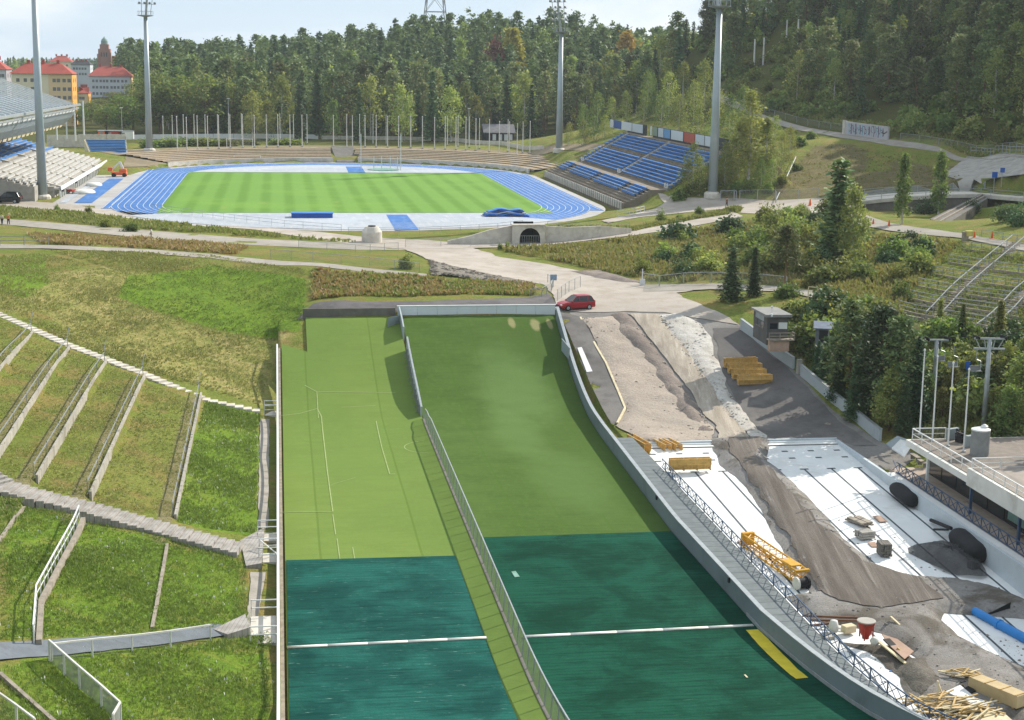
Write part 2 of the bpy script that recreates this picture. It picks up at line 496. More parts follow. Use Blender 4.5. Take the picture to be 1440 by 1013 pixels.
def plain(name, col, rough=.7, metal=0.0, spec=.35, vary=.18, scale=1.2, bump=0.0, dirt=None, dscale=.5, damount=.5, **kw):
 """a painted, concrete or metal surface: slight mottling, optional blotches of dirt"""
 t = NT(name)
 n1 = t.noise(scale, 5, .6)
 c = t.mix(t.rng(n1, .3, .7), tuple(x * (1 - vary) for x in col), tuple(min(1, x * (1 + vary)) for x in col))
 n2 = t.noise(scale * 9, 3, .6)
 c = t.mix(t.rng(n2, .35, .7, 0, vary * .8), c, tuple(x * .6 for x in col))
 if dirt is not None:
  n3 = t.noise(dscale, 6, .65, dist=.4)
  c = t.mix(t.rng(n3, .5, .68, 0, damount), c, dirt)
 nrm = t.bump(t.noise(scale * 14, 4, .6), bump, .03) if bump else None
 return t.bsdf(c, rough, metal, spec, nrm, **kw)
def ground(name, c1, c2, c3=None, s1=.12, s2=.9, s3=5.0, amt3=.5, bump=.5, bs=6.0, bd=.08, rough=.95, c4=None, s4=.35, lo4=.55, hi4=.66):
 t = NT(name)
 a = t.rng(t.noise(s1, 5, .6, dist=.3), .36, .64)
 c = t.mix(a, c1, c2)
 b = t.noise(s2, 6, .65)
 c = t.mix(t.rng(b, .42, .66, 0, .55), c, c3 if c3 else tuple(x * .6 for x in c1))
 if c4 is not None: c = t.mix(t.rng(t.noise(s4, 6, .62, dist=.6), lo4, hi4), c, c4)
 f = t.noise(s3, 4, .7)
 c = t.mix(t.rng(f, .3, .72, 0, amt3), c, tuple(x * .45 for x in c1))
 return t.bsdf(c, rough, 0, .15, t.bump(t.noise(bs, 5, .7), bump, bd))
G = {}
G['concrete'] = plain('concrete', lin(176, 172, 164, .8), .9, 0, .2, .15, .6, .4, lin(120, 112, 100, .6), .4, .4)
G['concrete_light'] = plain('concrete_light', lin(214, 208, 196, .84), .9, 0, .2, .12, .8, .3, lin(140, 134, 118, .7), .5, .35)
G['concrete_dark'] = plain('concrete_dark', lin(120, 116, 110, .8), .92, 0, .2, .18, .8, .4)
G['panel_grey'] = plain('panel_grey', lin(158, 170, 174, .75), .55, 0, .35, .05, .25, 0, lin(120, 128, 128, .7), .22, .35)
G['wall_paint'] = plain('wall_paint', lin(182, 192, 196, .78), .6, 0, .3, .05, .3, 0, lin(140, 148, 150, .7), .3, .3)
G['galv'] = plain('galvanised_steel', lin(178, 184, 186, .8), .45, .35, .5, .12, 2.0)
G['galv_dull'] = plain('galvanised_dull', lin(150, 154, 154, .8), .6, .2, .4, .15, 1.5)
G['white_paint'] = plain('white_paint', lin(232, 234, 232, .82), .5, 0, .4, .05, 1.0)
G['white_dirty'] = plain('white_dirty', lin(226, 226, 220, .82), .65, 0, .3, .06, .5, .1, lin(170, 164, 150, .75), .35, .4)
G['mast'] = plain('mast_paint', lin(172, 184, 190, .8), .45, .2, .45, .06, .3)
G['timber_grey'] = plain('weathered_timber', lin(168, 158, 144, .75), .9, 0, .2, .22, 1.6, .4)
G['timber'] = plain('fresh_timber', lin(206, 176, 122, .75), .8, 0, .2, .22, 2.2, .3, lin(150, 122, 84, .7), .8, .4)
G['timber_pale'] = plain('pale_timber', lin(226, 212, 176, .8), .8, 0, .2, .12, 1.5, .2)
G['blue_steel'] = plain('blue_steel', lin(58, 88, 122, .8), .5, .1, .4, .15, 2.0)
G['seat_blue'] = plain('seat_blue', lin(62, 132, 206, .8), .6, 0, .35, .12, .4, 0, lin(110, 150, 196, .8), .25, .35)
G['seat_white'] = plain('seat_white', lin(214, 214, 210, .74), .6, 0, .3, .08, .4, 0, lin(160, 160, 156, .7), .3, .4)
G['mat_blue'] = plain('mat_blue', lin(34, 92, 180, .8), .55, 0, .35, .12, .3)
G['black'] = plain('black_rubber', lin(34, 35, 38, .8), .75, 0, .3, .3, 2.0, .3)
G['dark'] = plain('dark_paint', lin(40, 42, 46, .8), .6, 0, .3, .2, 1.0)
G['yellow_steel'] = plain('yellow_steel', lin(226, 170, 40, .8), .5, 0, .4, .14, 3.0, 0, lin(150, 100, 40, .7), 2.0, .4)
G['yellow_form'] = plain('yellow_formwork', lin(224, 184, 108, .8), .7, 0, .3, .14, 2.5, 0, lin(190, 140, 70, .7), 1.5, .4)
G['red_paint'] = plain('red_rust_paint', lin(176, 52, 30, .8), .6, 0, .35, .2, 2.5, 0, lin(120, 70, 50, .7), 2.2, .5)
G['orange'] = plain('orange_paint', lin(236, 104, 40, .8), .5, 0, .4, .08, 2)
G['pipe_blue'] = plain('pipe_blue', lin(20, 134, 214, .8), .4, 0, .45, .06, 1.0)
G['glass'] = plain('dark_glass', lin(40, 52, 60, .6), .08, 0, .6, .1, .5)
G['black_net'] = None
G['asphalt'] = ground('asphalt', lin(128, 124, 122, .62), lin(150, 146, 142, .62), lin(108, 104, 100, .6), .1, .5, 7, .3, .3, 9, .03, .92)
G['asphalt_road'] = ground('asphalt_road', lin(118, 114, 116, .62), lin(134, 130, 130, .62), lin(100, 96, 96, .6), .15, .6, 7, .25, .25, 9, .02, .9)
G['sandy_road'] = ground('sandy_road', lin(208, 198, 186, .6), lin(222, 212, 200, .62), lin(188, 174, 156, .58), .08, .35, 4, .2, .35, 7, .04, .95)
G['path_gravel'] = ground('path_gravel', lin(186, 180, 168, .62), lin(202, 195, 184, .62), lin(168, 160, 148, .58), .1, .5, 5, .25, .35, 7, .04, .95)
G['grey_gravel'] = ground('grey_gravel', lin(150, 146, 142, .7), lin(168, 164, 158, .7), lin(124, 118, 112, .66), .09, .5, 6, .45, .7, 9, .06, .95)
G['dark_gravel'] = ground('dark_gravel', lin(116, 110, 102, .7), lin(146, 140, 130, .7), lin(96, 88, 80, .66), .14, .7, 6, .5, .9, 7, .09, .95)
G['rubble'] = ground('rubble', lin(172, 164, 152, .7), lin(150, 142, 130, .7), lin(196, 188, 176, .7), .3, 1.5, 6, .6, 1.0, 4, .25, .95)
G['dirt'] = ground('dirt', lin(212, 196, 180, .72), lin(196, 184, 170, .7), lin(180, 166, 152, .68), .1, .6, 4, .4, .9, 3.5, .14, .95)
G['dirt_grey'] = ground('dirt_grey', lin(176, 164, 154, .75), lin(152, 140, 132, .72), lin(132, 120, 112, .7), .2, .9, 4, .5, 1.0, 3.0, .2, .95)
G['white_stone'] = ground('white_stone', lin(226, 222, 214, .78), lin(206, 200, 190, .75), lin(180, 172, 160, .7), .25, 1.2, 5, .35, .9, 4, .12, .95)
G['dry_bed'] = ground('dry_bed', lin(176, 160, 134, .7), lin(156, 142, 116, .68), lin(128, 116, 92, .66), .1, .6, 5, .4, .5, 6, .05, .95)
def hauled(name, c1, c2, c3):
 t = NT(name)
 def st(sx, off):
  mp = t.n('ShaderNodeMapping'); t.put(mp.inputs['Vector'], t.pos((1, 1, 1), .16)); mp.inputs['Scale'].default_value = (sx, .06, 1); mp.inputs['Location'].default_value = (off, 0, 0); return mp.outputs[0]
 s = t.noise(1.0, 6, .6, st(1.3, 0))
 c = t.mix(t.rng(s, .36, .64), c1, c2)
 c = t.mix(t.rng(t.noise(1.0, 4, .6, st(3.0, 4)), .55, .68, 0, .6), c, c3)
 c = t.mix(t.rng(t.noise(.35, 5, .65, dist=.5), .5, .66, 0, .6), c, tuple(x * .8 for x in c1))
 f = t.noise(7, 5, .7)
 c = t.mix(t.rng(f, .3, .72, 0, .4), c, tuple(x * .5 for x in c1))
 return t.bsdf(c, .95, 0, .1, t.bump(t.math('ADD', f, t.math('MULTIPLY', s, 1.5)), .8, .08))
G['haul_sand'] = hauled('haul_sand', lin(206, 194, 178, .74), lin(176, 164, 148, .72), lin(228, 220, 206, .78))
G['haul_dark'] = hauled('haul_dark', lin(140, 132, 124, .7), lin(112, 104, 97, .68), lin(170, 163, 155, .74))
def turf(name, c1, c2, seam, seamx, ribs=.12, wearx=None, weary=None, wear=None):
 """jumping-hill carpet: long seams, faint cross ribs, soft wear"""
 t = NT(name)
 a = t.rng(t.noise(.09, 4, .55, t.pos((1, .5, 1))), .35, .65)
 c = t.mix(a, c1, c2)
 c = t.mix(t.rng(t.noise(.5, 6, .65, t.pos((.5, 1, 1))), .38, .7, 0, .5), c, tuple(x * .76 for x in c1))
 c = t.mix(t.rng(t.noise(1.7, 5, .7, t.pos((1, .6, 1), 0, (5, 3, 0))), .45, .7, 0, .35), c, tuple(min(1, x * 1.25) for x in c2))
 X, Y, Z = t.xyz()
 w = t.math('PINGPONG', t.math('ADD', Y, t.math('MULTIPLY', t.noise(.3, 2), 1.2)), ribs * 4)
 c = t.mix(t.rng(w, 0, .1, .22, 0), c, tuple(x * .62 for x in c1))
 for sx in seamx:
  d = t.math('ABSOLUTE', t.math('SUBTRACT', t.math('ADD', X, t.math('MULTIPLY', t.noise(.12, 2), .12)), sx + .12))
  c = t.mix(t.rng(d, .04, .13, .55, 0), c, seam)
  c = t.mix(t.rng(t.math('SUBTRACT', X, sx), 0, .1, 0, .12), c, tuple(x * .7 for x in c2))
 if wear:
  for (wx, wy, rx, ry, k) in wear:
   dx = t.math('DIVIDE', t.math('SUBTRACT', X, wx), rx); dy = t.math('DIVIDE', t.math('SUBTRACT', Y, wy), ry)
   d = t.math('ADD', t.math('ADD', t.math('MULTIPLY', dx, dx), t.math('MULTIPLY', dy, dy)), t.math('MULTIPLY', t.noise(.35, 4), .9))
   c = t.mix(t.rng(d, .35, 1.5, k, 0), c, lin(132, 164, 98, .58))
 for (wx, wy, rx, ry) in (((26.6, 177.4, .5, 1.6), (29.3, 176.8, .7, 1.9), (31.0, 177.0, .4, 1.7)) if wear else ()):
  dx = t.math('DIVIDE', t.math('SUBTRACT', X, wx), rx); dy = t.math('DIVIDE', t.math('SUBTRACT', Y, wy), ry)
  d = t.math('ADD', t.math('ADD', t.math('MULTIPLY', dx, dx), t.math('MULTIPLY', dy, dy)), t.math('MULTIPLY', t.noise(1.5, 4), .6))
  c = t.mix(t.rng(d, .5, 1.4, .8, 0), c, lin(186, 178, 130, .65))
 f = t.noise(9, 3, .7)
 c = t.mix(t.rng(f, .3, .7, 0, .25), c, tuple(x * .55 for x in c1))
 return t.bsdf(c, .95, 0, .03, t.bump(f, .3, .03))
G['turf_light'] = turf('turf_light', lin(146, 172, 88, .6), lin(132, 162, 82, .6), lin(110, 138, 56, .6), (2.6, 9.9), .16)
G['turf_mid'] = turf('turf_mid', lin(97, 127, 60, .58), lin(108, 137, 70, .58), lin(92, 128, 50, .6), (18.2, 21.5, 25.0, 28.2), .1,
     wear=((24.5, 160, 5.0, 14.0, .7), (22.5, 146, 3.2, 12.0, .5), (24.5, 128, 4.5, 13.0, .4)))
def mats(name, c1, c2, hi, lo):
 """plastic bristle mats laid in rows across the landing slope"""
 t = NT(name)
 c = t.mix(t.rng(t.noise(.22, 5, .65, dist=.4), .36, .64), tuple(x * .8 for x in c1), tuple(x * 1.15 for x in c2))
 st = t.noise(1.0, 5, .7, t.pos((.25, 2.6, 1)))
 c = t.mix(t.rng(st, .46, .72, 0, .75), c, lo)
 st2 = t.noise(1.0, 4, .65, t.pos((.75, 5.0, 1), 0, (9, 4, 0)))
 c = t.mix(t.rng(st2, .64, .7, 0, .7), c, hi)
 X, Y, Z = t.xyz()
 w = t.math('PINGPONG', t.math('ADD', Y, t.math('MULTIPLY', t.noise(.6, 2), .25)), .24)
 c = t.mix(t.rng(w, 0, .07, .4, 0), c, tuple(x * .5 for x in c1))
 f = t.noise(14, 3, .7, t.pos((1, .35, 1)))
 c = t.mix(t.rng(f, .3, .7, 0, .3), c, tuple(x * .4 for x in c1))
 return t.bsdf(c, .9, 0, .04, t.bump(t.noise(5, 3, .6, t.pos((.5, 2.2, 1))), .5, .06))
G['mats_teal'] = mats('mats_teal', lin(32, 100, 92, .62), lin(44, 114, 103, .62), lin(150, 190, 180, .62), lin(8, 66, 62, .55))
G['mats_green'] = mats('mats_green', lin(20, 86, 66, .56), lin(32, 101, 80, .56), lin(66, 128, 98, .56), lin(6, 62, 46, .5))
def track_mat(name, col, pale, s=.05):
 t = NT(name)
 c = t.mix(t.rng(t.noise(s, 5, .6), .35, .65), col, tuple(x * 1.15 for x in col))
 c = t.mix(t.rng(t.noise(.35, 5, .65, t.pos((2.2, .35, 1))), .46, .72, 0, .65), c, pale)
 c = t.mix(t.rng(t.noise(.12, 6, .7, dist=.6), .52, .66, 0, .45), c, tuple(x * .72 for x in col))
 return t.bsdf(c, .75, 0, .25, t.bump(t.noise(8, 3), .1, .02))
G['track'] = track_mat('track_blue', lin(66, 126, 200, .66), lin(120, 162, 214, .7))
G['track_pale'] = track_mat('track_pale', lin(188, 196, 206, .68), lin(218, 220, 222, .72))
def pitch_mat():
 t = NT('pitch_grass')
 X, Y, Z = t.xyz()
 w = t.math('PINGPONG', t.math('ADD', X, 100.0 + 22.6), 2.4)
 w2 = t.rng(t.math('ADD', w, t.math('MULTIPLY', t.noise(.2, 3), .5)), 0.6, 1.8)
 a = lin(120, 170, 60, .56); b = lin(138, 188, 80, .56)
 c = t.mix(w2, a, b)
 c = t.mix(t.rng(t.noise(.05, 4, .6), .45, .68, 0, .45), c, lin(150, 196, 80, .6))
 c = t.mix(t.rng(t.noise(.22, 5, .6, t.pos((1, .45, 1))), .62, .72, 0, .6), c, lin(166, 184, 96, .6))
 c = t.mix(t.rng(t.noise(2.5, 4, .7), .35, .7, 0, .25), c, lin(80, 140, 30, .55))
 return t.bsdf(c, .9, 0, .15)
G['pitch'] = pitch_mat()
def foliage(name, c1, c2, c3=None, trans=.25, wild=.17):
 """leaf material: tone differs from clump to clump and from tree to tree"""
 t = NT(name)
 g = t.n('ShaderNodeNewGeometry')
 oi = t.n('ShaderNodeObjectInfo')
 c = t.mix(g.outputs['Random Per Island'], c1, c2)
 if c3: c = t.mix(t.rng(t.math('FRACT', t.math('MULTIPLY', g.outputs['Random Per Island'], 13.7)), .8, .9, 0, .8), c, c3)
 hs = t.n('ShaderNodeHueSaturation')
 t.put(hs.inputs['Hue'], t.rng(oi.outputs['Random'], 0, 1, .5 - .035 * wild * 8, .5 + .02 * wild * 8, False))
 t.put(hs.inputs['Saturation'], .95)
 t.put(hs.inputs['Value'], t.rng(t.math('FRACT', t.math('MULTIPLY', oi.outputs['Random'], 7.31)), 0, 1, 1 - 2.2 * wild, 1 + 2.4 * wild, False))
 t.put(hs.inputs['Color'], c)
 col = hs.outputs['Color']
 d = t.n('ShaderNodeBsdfPrincipled')
 t.put(d.inputs['Base Color'], col); d.inputs['Roughness'].default_value = .65; d.inputs['Specular IOR Level'].default_value = .2
 tr = t.n('ShaderNodeBsdfTranslucent')
 t.put(tr.inputs['Color'], t.mix(1.0, col, (1.25, 1.3, .7), 'MULTIPLY'))
 mx = t.n('ShaderNodeMixShader')
 mx.inputs[0].default_value = trans
 t.t.links.new(d.outputs[0], mx.inputs[1]); t.t.links.new(tr.outputs[0], mx.inputs[2])
 t.t.links.new(mx.outputs[0], t.out.inputs['Surface'])
 return t.m
G['pine'] = foliage('pine_needles', (.085, .135, .05), (.16, .215, .08), (.23, .26, .1), .2)
G['spruce'] = foliage('spruce_needles', (.045, .095, .04), (.095, .16, .06), None, .15)
G['birch'] = foliage('birch_leaves', (.15, .21, .06), (.24, .3, .09), (.32, .35, .12), .4)
G['bush'] = foliage('bush_leaves', (.11, .17, .045), (.19, .245, .07), (.27, .29, .1), .42)
G['yellow_leaf'] = foliage('yellow_leaves', (.3, .24, .04), (.4, .32, .06), None, .3)
G['red_leaf'] = foliage('rust_leaves', (.16, .09, .05), (.22, .13, .07), None, .2)
G['bark'] = plain('bark', lin(112, 92, 74, .8), .95, 0, .1, .3, 3, .4)
G['bark_pine'] = plain('pine_bark', lin(146, 116, 92, .8), .95, 0, .1, .3, 1.0, .4, lin(84, 70, 58, .8), .3, .7)
G['bark_birch'] = plain('birch_bark', lin(206, 202, 192, .8), .85, 0, .1, .15, 2, .2, lin(60, 56, 52, .8), 1.6, .7)
def _axis(segs, extra=()):
 out = []
 for a, b, s in segs: out += list(np.arange(a, b - 1e-6, s))
 out.append(segs[-1][1])
 return np.unique(np.round(np.array(out + list(extra)), 3))
def _geo(a, b, s, k):
 out = [a]
 while out[-1] < b:
  out.append(out[-1] + s); s *= k
 return out
_xs = _axis([(-46, 2, .55), (2, 60, .9), (60, 130, 1.2), (130, 230, 2.5)], [-.28, -.22, 32.39, 32.45, POOL[0] + .27, POOL[0] + .33, POOL[1] + .12, POOL[1] + .18, 66.97, 67.03] + _geo(230, 3000, 4, 1.14) + [-v for v in _geo(46, 3000, 1.2, 1.12)])
_ys = _axis([(50, 70, 1.5), (70, 205, .75), (205, 330, 1.3), (330, 560, 3.0)], [180.17, 180.23, POOL[3] + .42, POOL[3] + .48, 129.27, 129.33] + _geo(560, 4500, 5, 1.13) + [50 - v for v in _geo(1, 500, 3, 1.3)])
_gx, _gy = np.meshgrid(_xs, _ys)
_gz = terr(_gx, _gy)
_slope_noise = vnoise(_gx, _gy, 3.0, 3) * .08 + vnoise(_gx, _gy, 1.2, 4) * .03
_rough = ((_gx < -1.5) | (_gx > 58) | ((_gy > 186))) & (oval(_gx, _gy) > 60)
_gz = _gz + np.where(_rough, _slope_noise, 0)
nx_, ny_ = len(_xs), len(_ys)
_me = bpy.data.meshes.new('ground')
_me.vertices.add(nx_ * ny_)
_me.vertices.foreach_set('co', np.stack([_gx.ravel(), _gy.ravel(), _gz.ravel()], 1).astype(np.float32).ravel())
_i = np.arange(nx_ * ny_).reshape(ny_, nx_)
_q = np.stack([_i[:-1, :-1], _i[:-1, 1:], _i[1:, 1:], _i[1:, :-1]], -1).reshape(-1, 4)
_me.loops.add(_q.size); _me.polygons.add(len(_q))
_me.loops.foreach_set('vertex_index', _q.ravel().astype(np.int32))
_me.polygons.foreach_set('loop_start', (np.arange(len(_q)) * 4).astype(np.int32))
_me.polygons.foreach_set('loop_total', np.full(len(_q), 4, np.int32))
_me.polygons.foreach_set('use_smooth', np.ones(len(_q), bool))
_me.update(calc_edges=True); _me.validate()
_X = _gx.ravel(); _Y = _gy.ravel(); _Z = _gz.ravel()
def zone(polys, w):
 out = np.zeros(len(_X))
 for P_ in polys:
  p = px(*P_)[:, :2]
  x0, y0 = p.min(0) - 2 * w; x1, y1 = p.max(0) + 2 * w
  k = np.nonzero((_X > x0) & (_X < x1) & (_Y > y0) & (_Y < y1))[0]
  d = edge_dist(p, _X[k], _Y[k]) * np.where(inside(p, _X[k], _Y[k]), 1, -1)
  out[k] = np.maximum(out[k], sstep(-w, w, d))
 return out
LUSH = [[(180, 388), (300, 374), (430, 392), (428, 440), (420, 468), (300, 462), (225, 440), (165, 418)],
  [(290, 560), (365, 582), (362, 755), (300, 748), (246, 736), (262, 650)],
  [(0, 362), (60, 358), (70, 400), (30, 420), (0, 410)]]
DRY = [[(60, 430), (190, 376), (230, 400), (180, 430), (300, 466), (425, 470), (388, 490), (378, 575), (290, 545), (200, 515), (100, 478)],
 [(20, 390), (180, 372), (175, 390), (60, 440), (0, 440), (0, 425)]]
LUSH2 = [[(0, 705), (120, 735), (345, 790), (350, 890), (300, 885), (0, 905)], [(0, 935), (100, 905), (330, 900), (382, 890), (382, 1013), (0, 1013)]]
RED = [[(440, 380), (600, 392), (748, 402), (752, 416), (440, 422)], [(830, 350), (960, 325), (1050, 310), (1060, 345), (950, 352)], [(1180, 380), (1290, 335), (1340, 345), (1260, 430), (1215, 410)],
 [(60, 318), (200, 335), (350, 345), (330, 360), (150, 340)]]
DIRTS = [[(1150, 205), (1190, 203), (1420, 232), (1370, 250), (1335, 268), (1200, 274), (1100, 280), (1080, 264), (1130, 225)], [(1210, 180), (1280, 120), (1340, 110), (1290, 160), (1245, 190)]]
GRASSY = [[(1215, 215), (1250, 213), (1260, 240), (1210, 245)], [(1200, 172), (1250, 140), (1275, 150), (1240, 185)]]
STRIPS = []
for _t, _u in zip(TERRACE[:-1], TERRACE[1:]):
 STRIPS.append(_t)
_forest = np.clip(sstep(478, 500, _Y) + sstep(94, 106, _X) * sstep(290, 320, _Y) * sstep(11, 15, _Z) + sstep(100, 120, _X) * sstep(14, 18, _Z) + sstep(58, 64, _X) * (1 - sstep(172, 180, _Y)) * sstep(90, 120, _Y), 0, 1)
_side = np.zeros(len(_X))
for _t in TERRACE[:6]:                                   # worn gravel strip just uphill of each terrace wall
 xw = np.interp(_Y, _t[:, 1], _t[:, 0])
 d = xw - _X
 _side = np.maximum(_side, sstep(-.1, .2, d) * (1 - sstep(1.0, 1.7, d)) * sstep(103, 106, _Y) * (1 - sstep(146, 160, _Y)))
for nm_, arr in (('w_lush', np.maximum(zone(LUSH, 1.0), .62 * zone(LUSH2, .8))), ('w_dry', zone(DRY, 2.0)), ('w_red', zone(RED, 1.6)), ('w_dirt', np.clip(1.3 * zone(DIRTS, 4.0) - zone(GRASSY, 2.0), 0, 1)), ('w_forest', _forest), ('w_strip', _side)):
 a_ = _me.attributes.new(nm_, 'FLOAT', 'POINT')
 a_.data.foreach_set('value', arr.astype(np.float32))
def terrain_mat():
 t = NT('meadow_ground')
 n1 = t.noise(.11, 5, .6, dist=.4); n2 = t.noise(.55, 6, .65, dist=.3); n3 = t.noise(3.2, 5, .7); n4 = t.noise(.28, 5, .6, t.pos((1, 1, 1), 0, (40, 7, 0)))
 nz = t.math('MULTIPLY', t.math('SUBTRACT', n2, .5), 1.1)
 W = lambda a, lo=.35, hi=.65: t.rng(t.math('ADD', t.attr(a), nz), lo, hi)
 c = t.mix(t.rng(n1, .38, .62), lin(124, 144, 58, .66), lin(148, 156, 74, .68))
 c = t.mix(t.rng(n4, .46, .62, 0, .75), c, lin(176, 146, 96, .64))
 c = t.mix(t.rng(n2, .5, .68, 0, .6), c, lin(92, 120, 36, .6))
 dry = t.mix(t.rng(n2, .38, .62), lin(194, 180, 116, .72), lin(158, 164, 88, .68))
 dry = t.mix(t.rng(n4, .54, .64, 0, .7), dry, lin(214, 192, 140, .74))
 dry = t.mix(t.rng(t.noise(1.3, 5, .7), .55, .7, 0, .5), dry, lin(120, 136, 56, .6))
 c = t.mix(W('w_dry', .3, .7), c, dry)
 lush = t.mix(t.rng(n2, .36, .64), lin(128, 168, 38, .68), lin(100, 148, 34, .66))
 lush = t.mix(t.rng(n1, .52, .68, 0, .6), lush, lin(146, 164, 62, .66))
 c = t.mix(W('w_lush'), c, lush)
 red = t.mix(t.rng(n2, .4, .62), lin(136, 106, 62, .58), lin(112, 116, 46, .56))
 c = t.mix(W('w_red', .3, .7), c, red)
 dirt = t.mix(t.rng(n2, .36, .64), lin(150, 130, 104, .62), lin(116, 100, 76, .6))
 dirt = t.mix(t.rng(n4, .5, .62, 0, .6), dirt, lin(112, 118, 62, .58))
 c = t.mix(W('w_dirt', .3, .7), c, dirt)
 fo = t.mix(t.rng(n2, .38, .64), lin(66, 84, 34, .55), lin(84, 78, 44, .55))
 c = t.mix(W('w_forest'), c, fo)
 st = t.mix(t.rng(n2, .38, .64), lin(168, 152, 128, .64), lin(140, 128, 100, .62))
 c = t.mix(t.math('MULTIPLY', W('w_strip', .35, .75), .85), c, st)
 c = t.mix(t.rng(n3, .32, .72, 0, .5), c, lin(70, 84, 26, .45))
 g = t.noise(11, 4, .75)
 c = t.mix(t.rng(g, .35, .7, 0, .35), c, lin(190, 190, 110, .62))
 h = t.math('ADD', t.math('MULTIPLY', n3, .7), t.math('MULTIPLY', g, .3))
 return t.bsdf(c, 1.0, 0, .08, t.bump(h, .9, .3))
_me.materials.append(terrain_mat())
GROUND = bpy.data.objects.new('ground', _me); COL.objects.link(GROUND); struct(GROUND)
sheet('gravel_yard', px((779, 436), (868, 420), (905, 404), (1000, 436), (1043, 459), (1120, 524), (1238, 622), (1292, 640), (1264, 662))[:, :2].tolist() + [[53.0, 128], [53.0, 140.5], [32.42, 140.5], [32.42, 180.3]], G['grey_gravel'], .03, 1.2, .0)
sheet('asphalt_road', px((441, 427), (520, 425), (600, 424), (690, 421), (748, 418), (772, 413), (782, 428))[:, :2].tolist() + [[34.5, 180.6], [1.5, 180.6]], G['asphalt_road'], .05, 1.2, .06, 1.5)
sheet('upper_path', px((0, 308), (100, 316), (210, 325), (350, 336), (500, 343), (575, 345), (575, 352), (500, 352), (350, 345), (210, 336), (100, 325), (0, 316), (-120, 306), (-120, 297)), G['path_gravel'], .06, 1.5, .15, 2)
sheet('bank_path', px((-60, 345), (0, 344), (60, 345), (200, 351), (300, 358), (400, 368), (520, 378), (600, 386), (604, 390), (520, 384), (400, 374), (300, 364), (200, 356), (60, 350), (0, 350), (-60, 352)), G['path_gravel'], .06, 1.2, .12, 2)
sheet('stadium_road', px((-90, 279), (0, 280), (100, 288), (150, 296), (250, 304), (330, 316), (420, 325), (510, 334), (600, 338), (640, 342), (600, 346), (520, 346), (450, 338), (400, 330), (300, 318), (200, 306), (100, 297), (0, 290), (-90, 288)), G['sandy_road'], .07, 1.6, .15, 3)
sheet('sandy_junction', px((566, 349), (660, 348), (700, 361), (760, 371), (830, 385), (880, 396), (905, 401), (1002, 405), (950, 413), (992, 432), (1040, 457), (1000, 452), (930, 440), (880, 439), (820, 440), (783, 438), (779, 416), (765, 401), (700, 389), (640, 376), (600, 365)), G['sandy_road'], .09, 1.2, .35, 3)
sheet('lower_road', px((500, 346), (600, 343), (700, 343), (830, 332), (880, 327), (960, 313), (1030, 299), (1045, 305), (960, 322), (890, 332), (830, 339), (740, 348), (660, 350), (570, 351)), G['sandy_road'], .11, 1.4, .15, 3)
sheet('upper_road', px((845, 311), (900, 299), (935, 286), (925, 272), (962, 279), (1000, 280), (1100, 282), (1180, 280), (1206, 281), (1206, 292), (1192, 300), (1120, 304), (1040, 300), (1046, 292), (1000, 296), (960, 300), (900, 306), (855, 314)), G['sandy_road'], .08, 1.4, .2, 3)
sheet('slope_path', px((1190, 297), (1250, 314), (1300, 322), (1380, 334), (1440, 345), (1500, 354), (1500, 362), (1440, 353), (1380, 342), (1300, 331), (1250, 325), (1190, 312)), G['path_gravel'], .1, 1.2, .15, 2)
sheet('hut_path', px((905, 402), (1000, 400), (1100, 404), (1150, 411), (1190, 434), (1182, 442), (1150, 422), (1100, 411), (1000, 408), (905, 411)), G['path_gravel'], .12, 1.0, .15, 2)
sheet('hill_road', px((1000, 130), (1060, 158), (1120, 176), (1180, 187), (1250, 197), (1320, 207), (1400, 218), (1460, 224), (1460, 232), (1400, 226), (1320, 214), (1250, 205), (1180, 194), (1120, 183), (1060, 166), (1000, 140)), G['path_gravel'], .08, 1.5, .15, 2)
sheet('concrete_slope', px((1360, 222), (1445, 226), (1480, 246), (1440, 248), (1380, 256), (1345, 260), (1325, 248)), G['concrete'], .15, 1.5, .3, 4)
sheet('asphalt_strip', [[32.43, 180.0]] + px((817, 447), (841, 492), (870, 552), (878, 575), (866, 598))[:, :2].tolist() + [[32.43, 147.5]], G['asphalt'], .15, .8, .03, 1.0)
sheet('dirt_bed', px((818, 449), (862, 446), (905, 476), (960, 556), (1006, 604), (1000, 632), (905, 634), (868, 600), (880, 575), (851, 510)), G['dirt'], .12, .7, .25, 2, mound=(.2, 1.0, .11), seed=4)
sheet('dirt_ridge', px((858, 444), (880, 440), (905, 470), (935, 510), (962, 545), (985, 580), (1003, 608), (985, 612), (960, 590), (930, 545), (900, 505), (868, 470)), G['dirt_grey'], .1, .5, .3, 1.3, mound=(.45, .9, .18), seed=8)
sheet('dark_asphalt', px((1003, 462), (1044, 462), (1120, 528), (1232, 628), (1100, 630), (1078, 622), (1050, 585), (1020, 540)), G['asphalt'], .07, 1.0, .25, 2)
sheet('white_rubble', px((922, 444), (952, 442), (985, 456), (1004, 488), (1020, 545), (1052, 590), (1080, 640), (1060, 628), (1030, 590), (1000, 545), (960, 490)), G['white_stone'], .12, .7, .3, 1.5, mound=(.18, .8, .1), seed=5)
sheet('haul_road', px((884, 442), (925, 443), (955, 480), (998, 540), (1030, 588), (1058, 625))[:, :2].tolist() + [[46.0, 141.2], [41.6, 141.2]] + px((1012, 618), (1004, 600), (966, 545), (912, 475))[:, :2].tolist(), G['haul_sand'], .14, 1.0, .25, 2, mound=(.12, .8, .03), seed=6)
sheet('rubble_slope', px((604, 366), (640, 377), (700, 390), (748, 400), (762, 408), (742, 405), (700, 399), (640, 390), (606, 387))[:, :2].tolist(), G['rubble'], .1, .7, .25, 1.2, mound=(.25, .8, .12), seed=15)
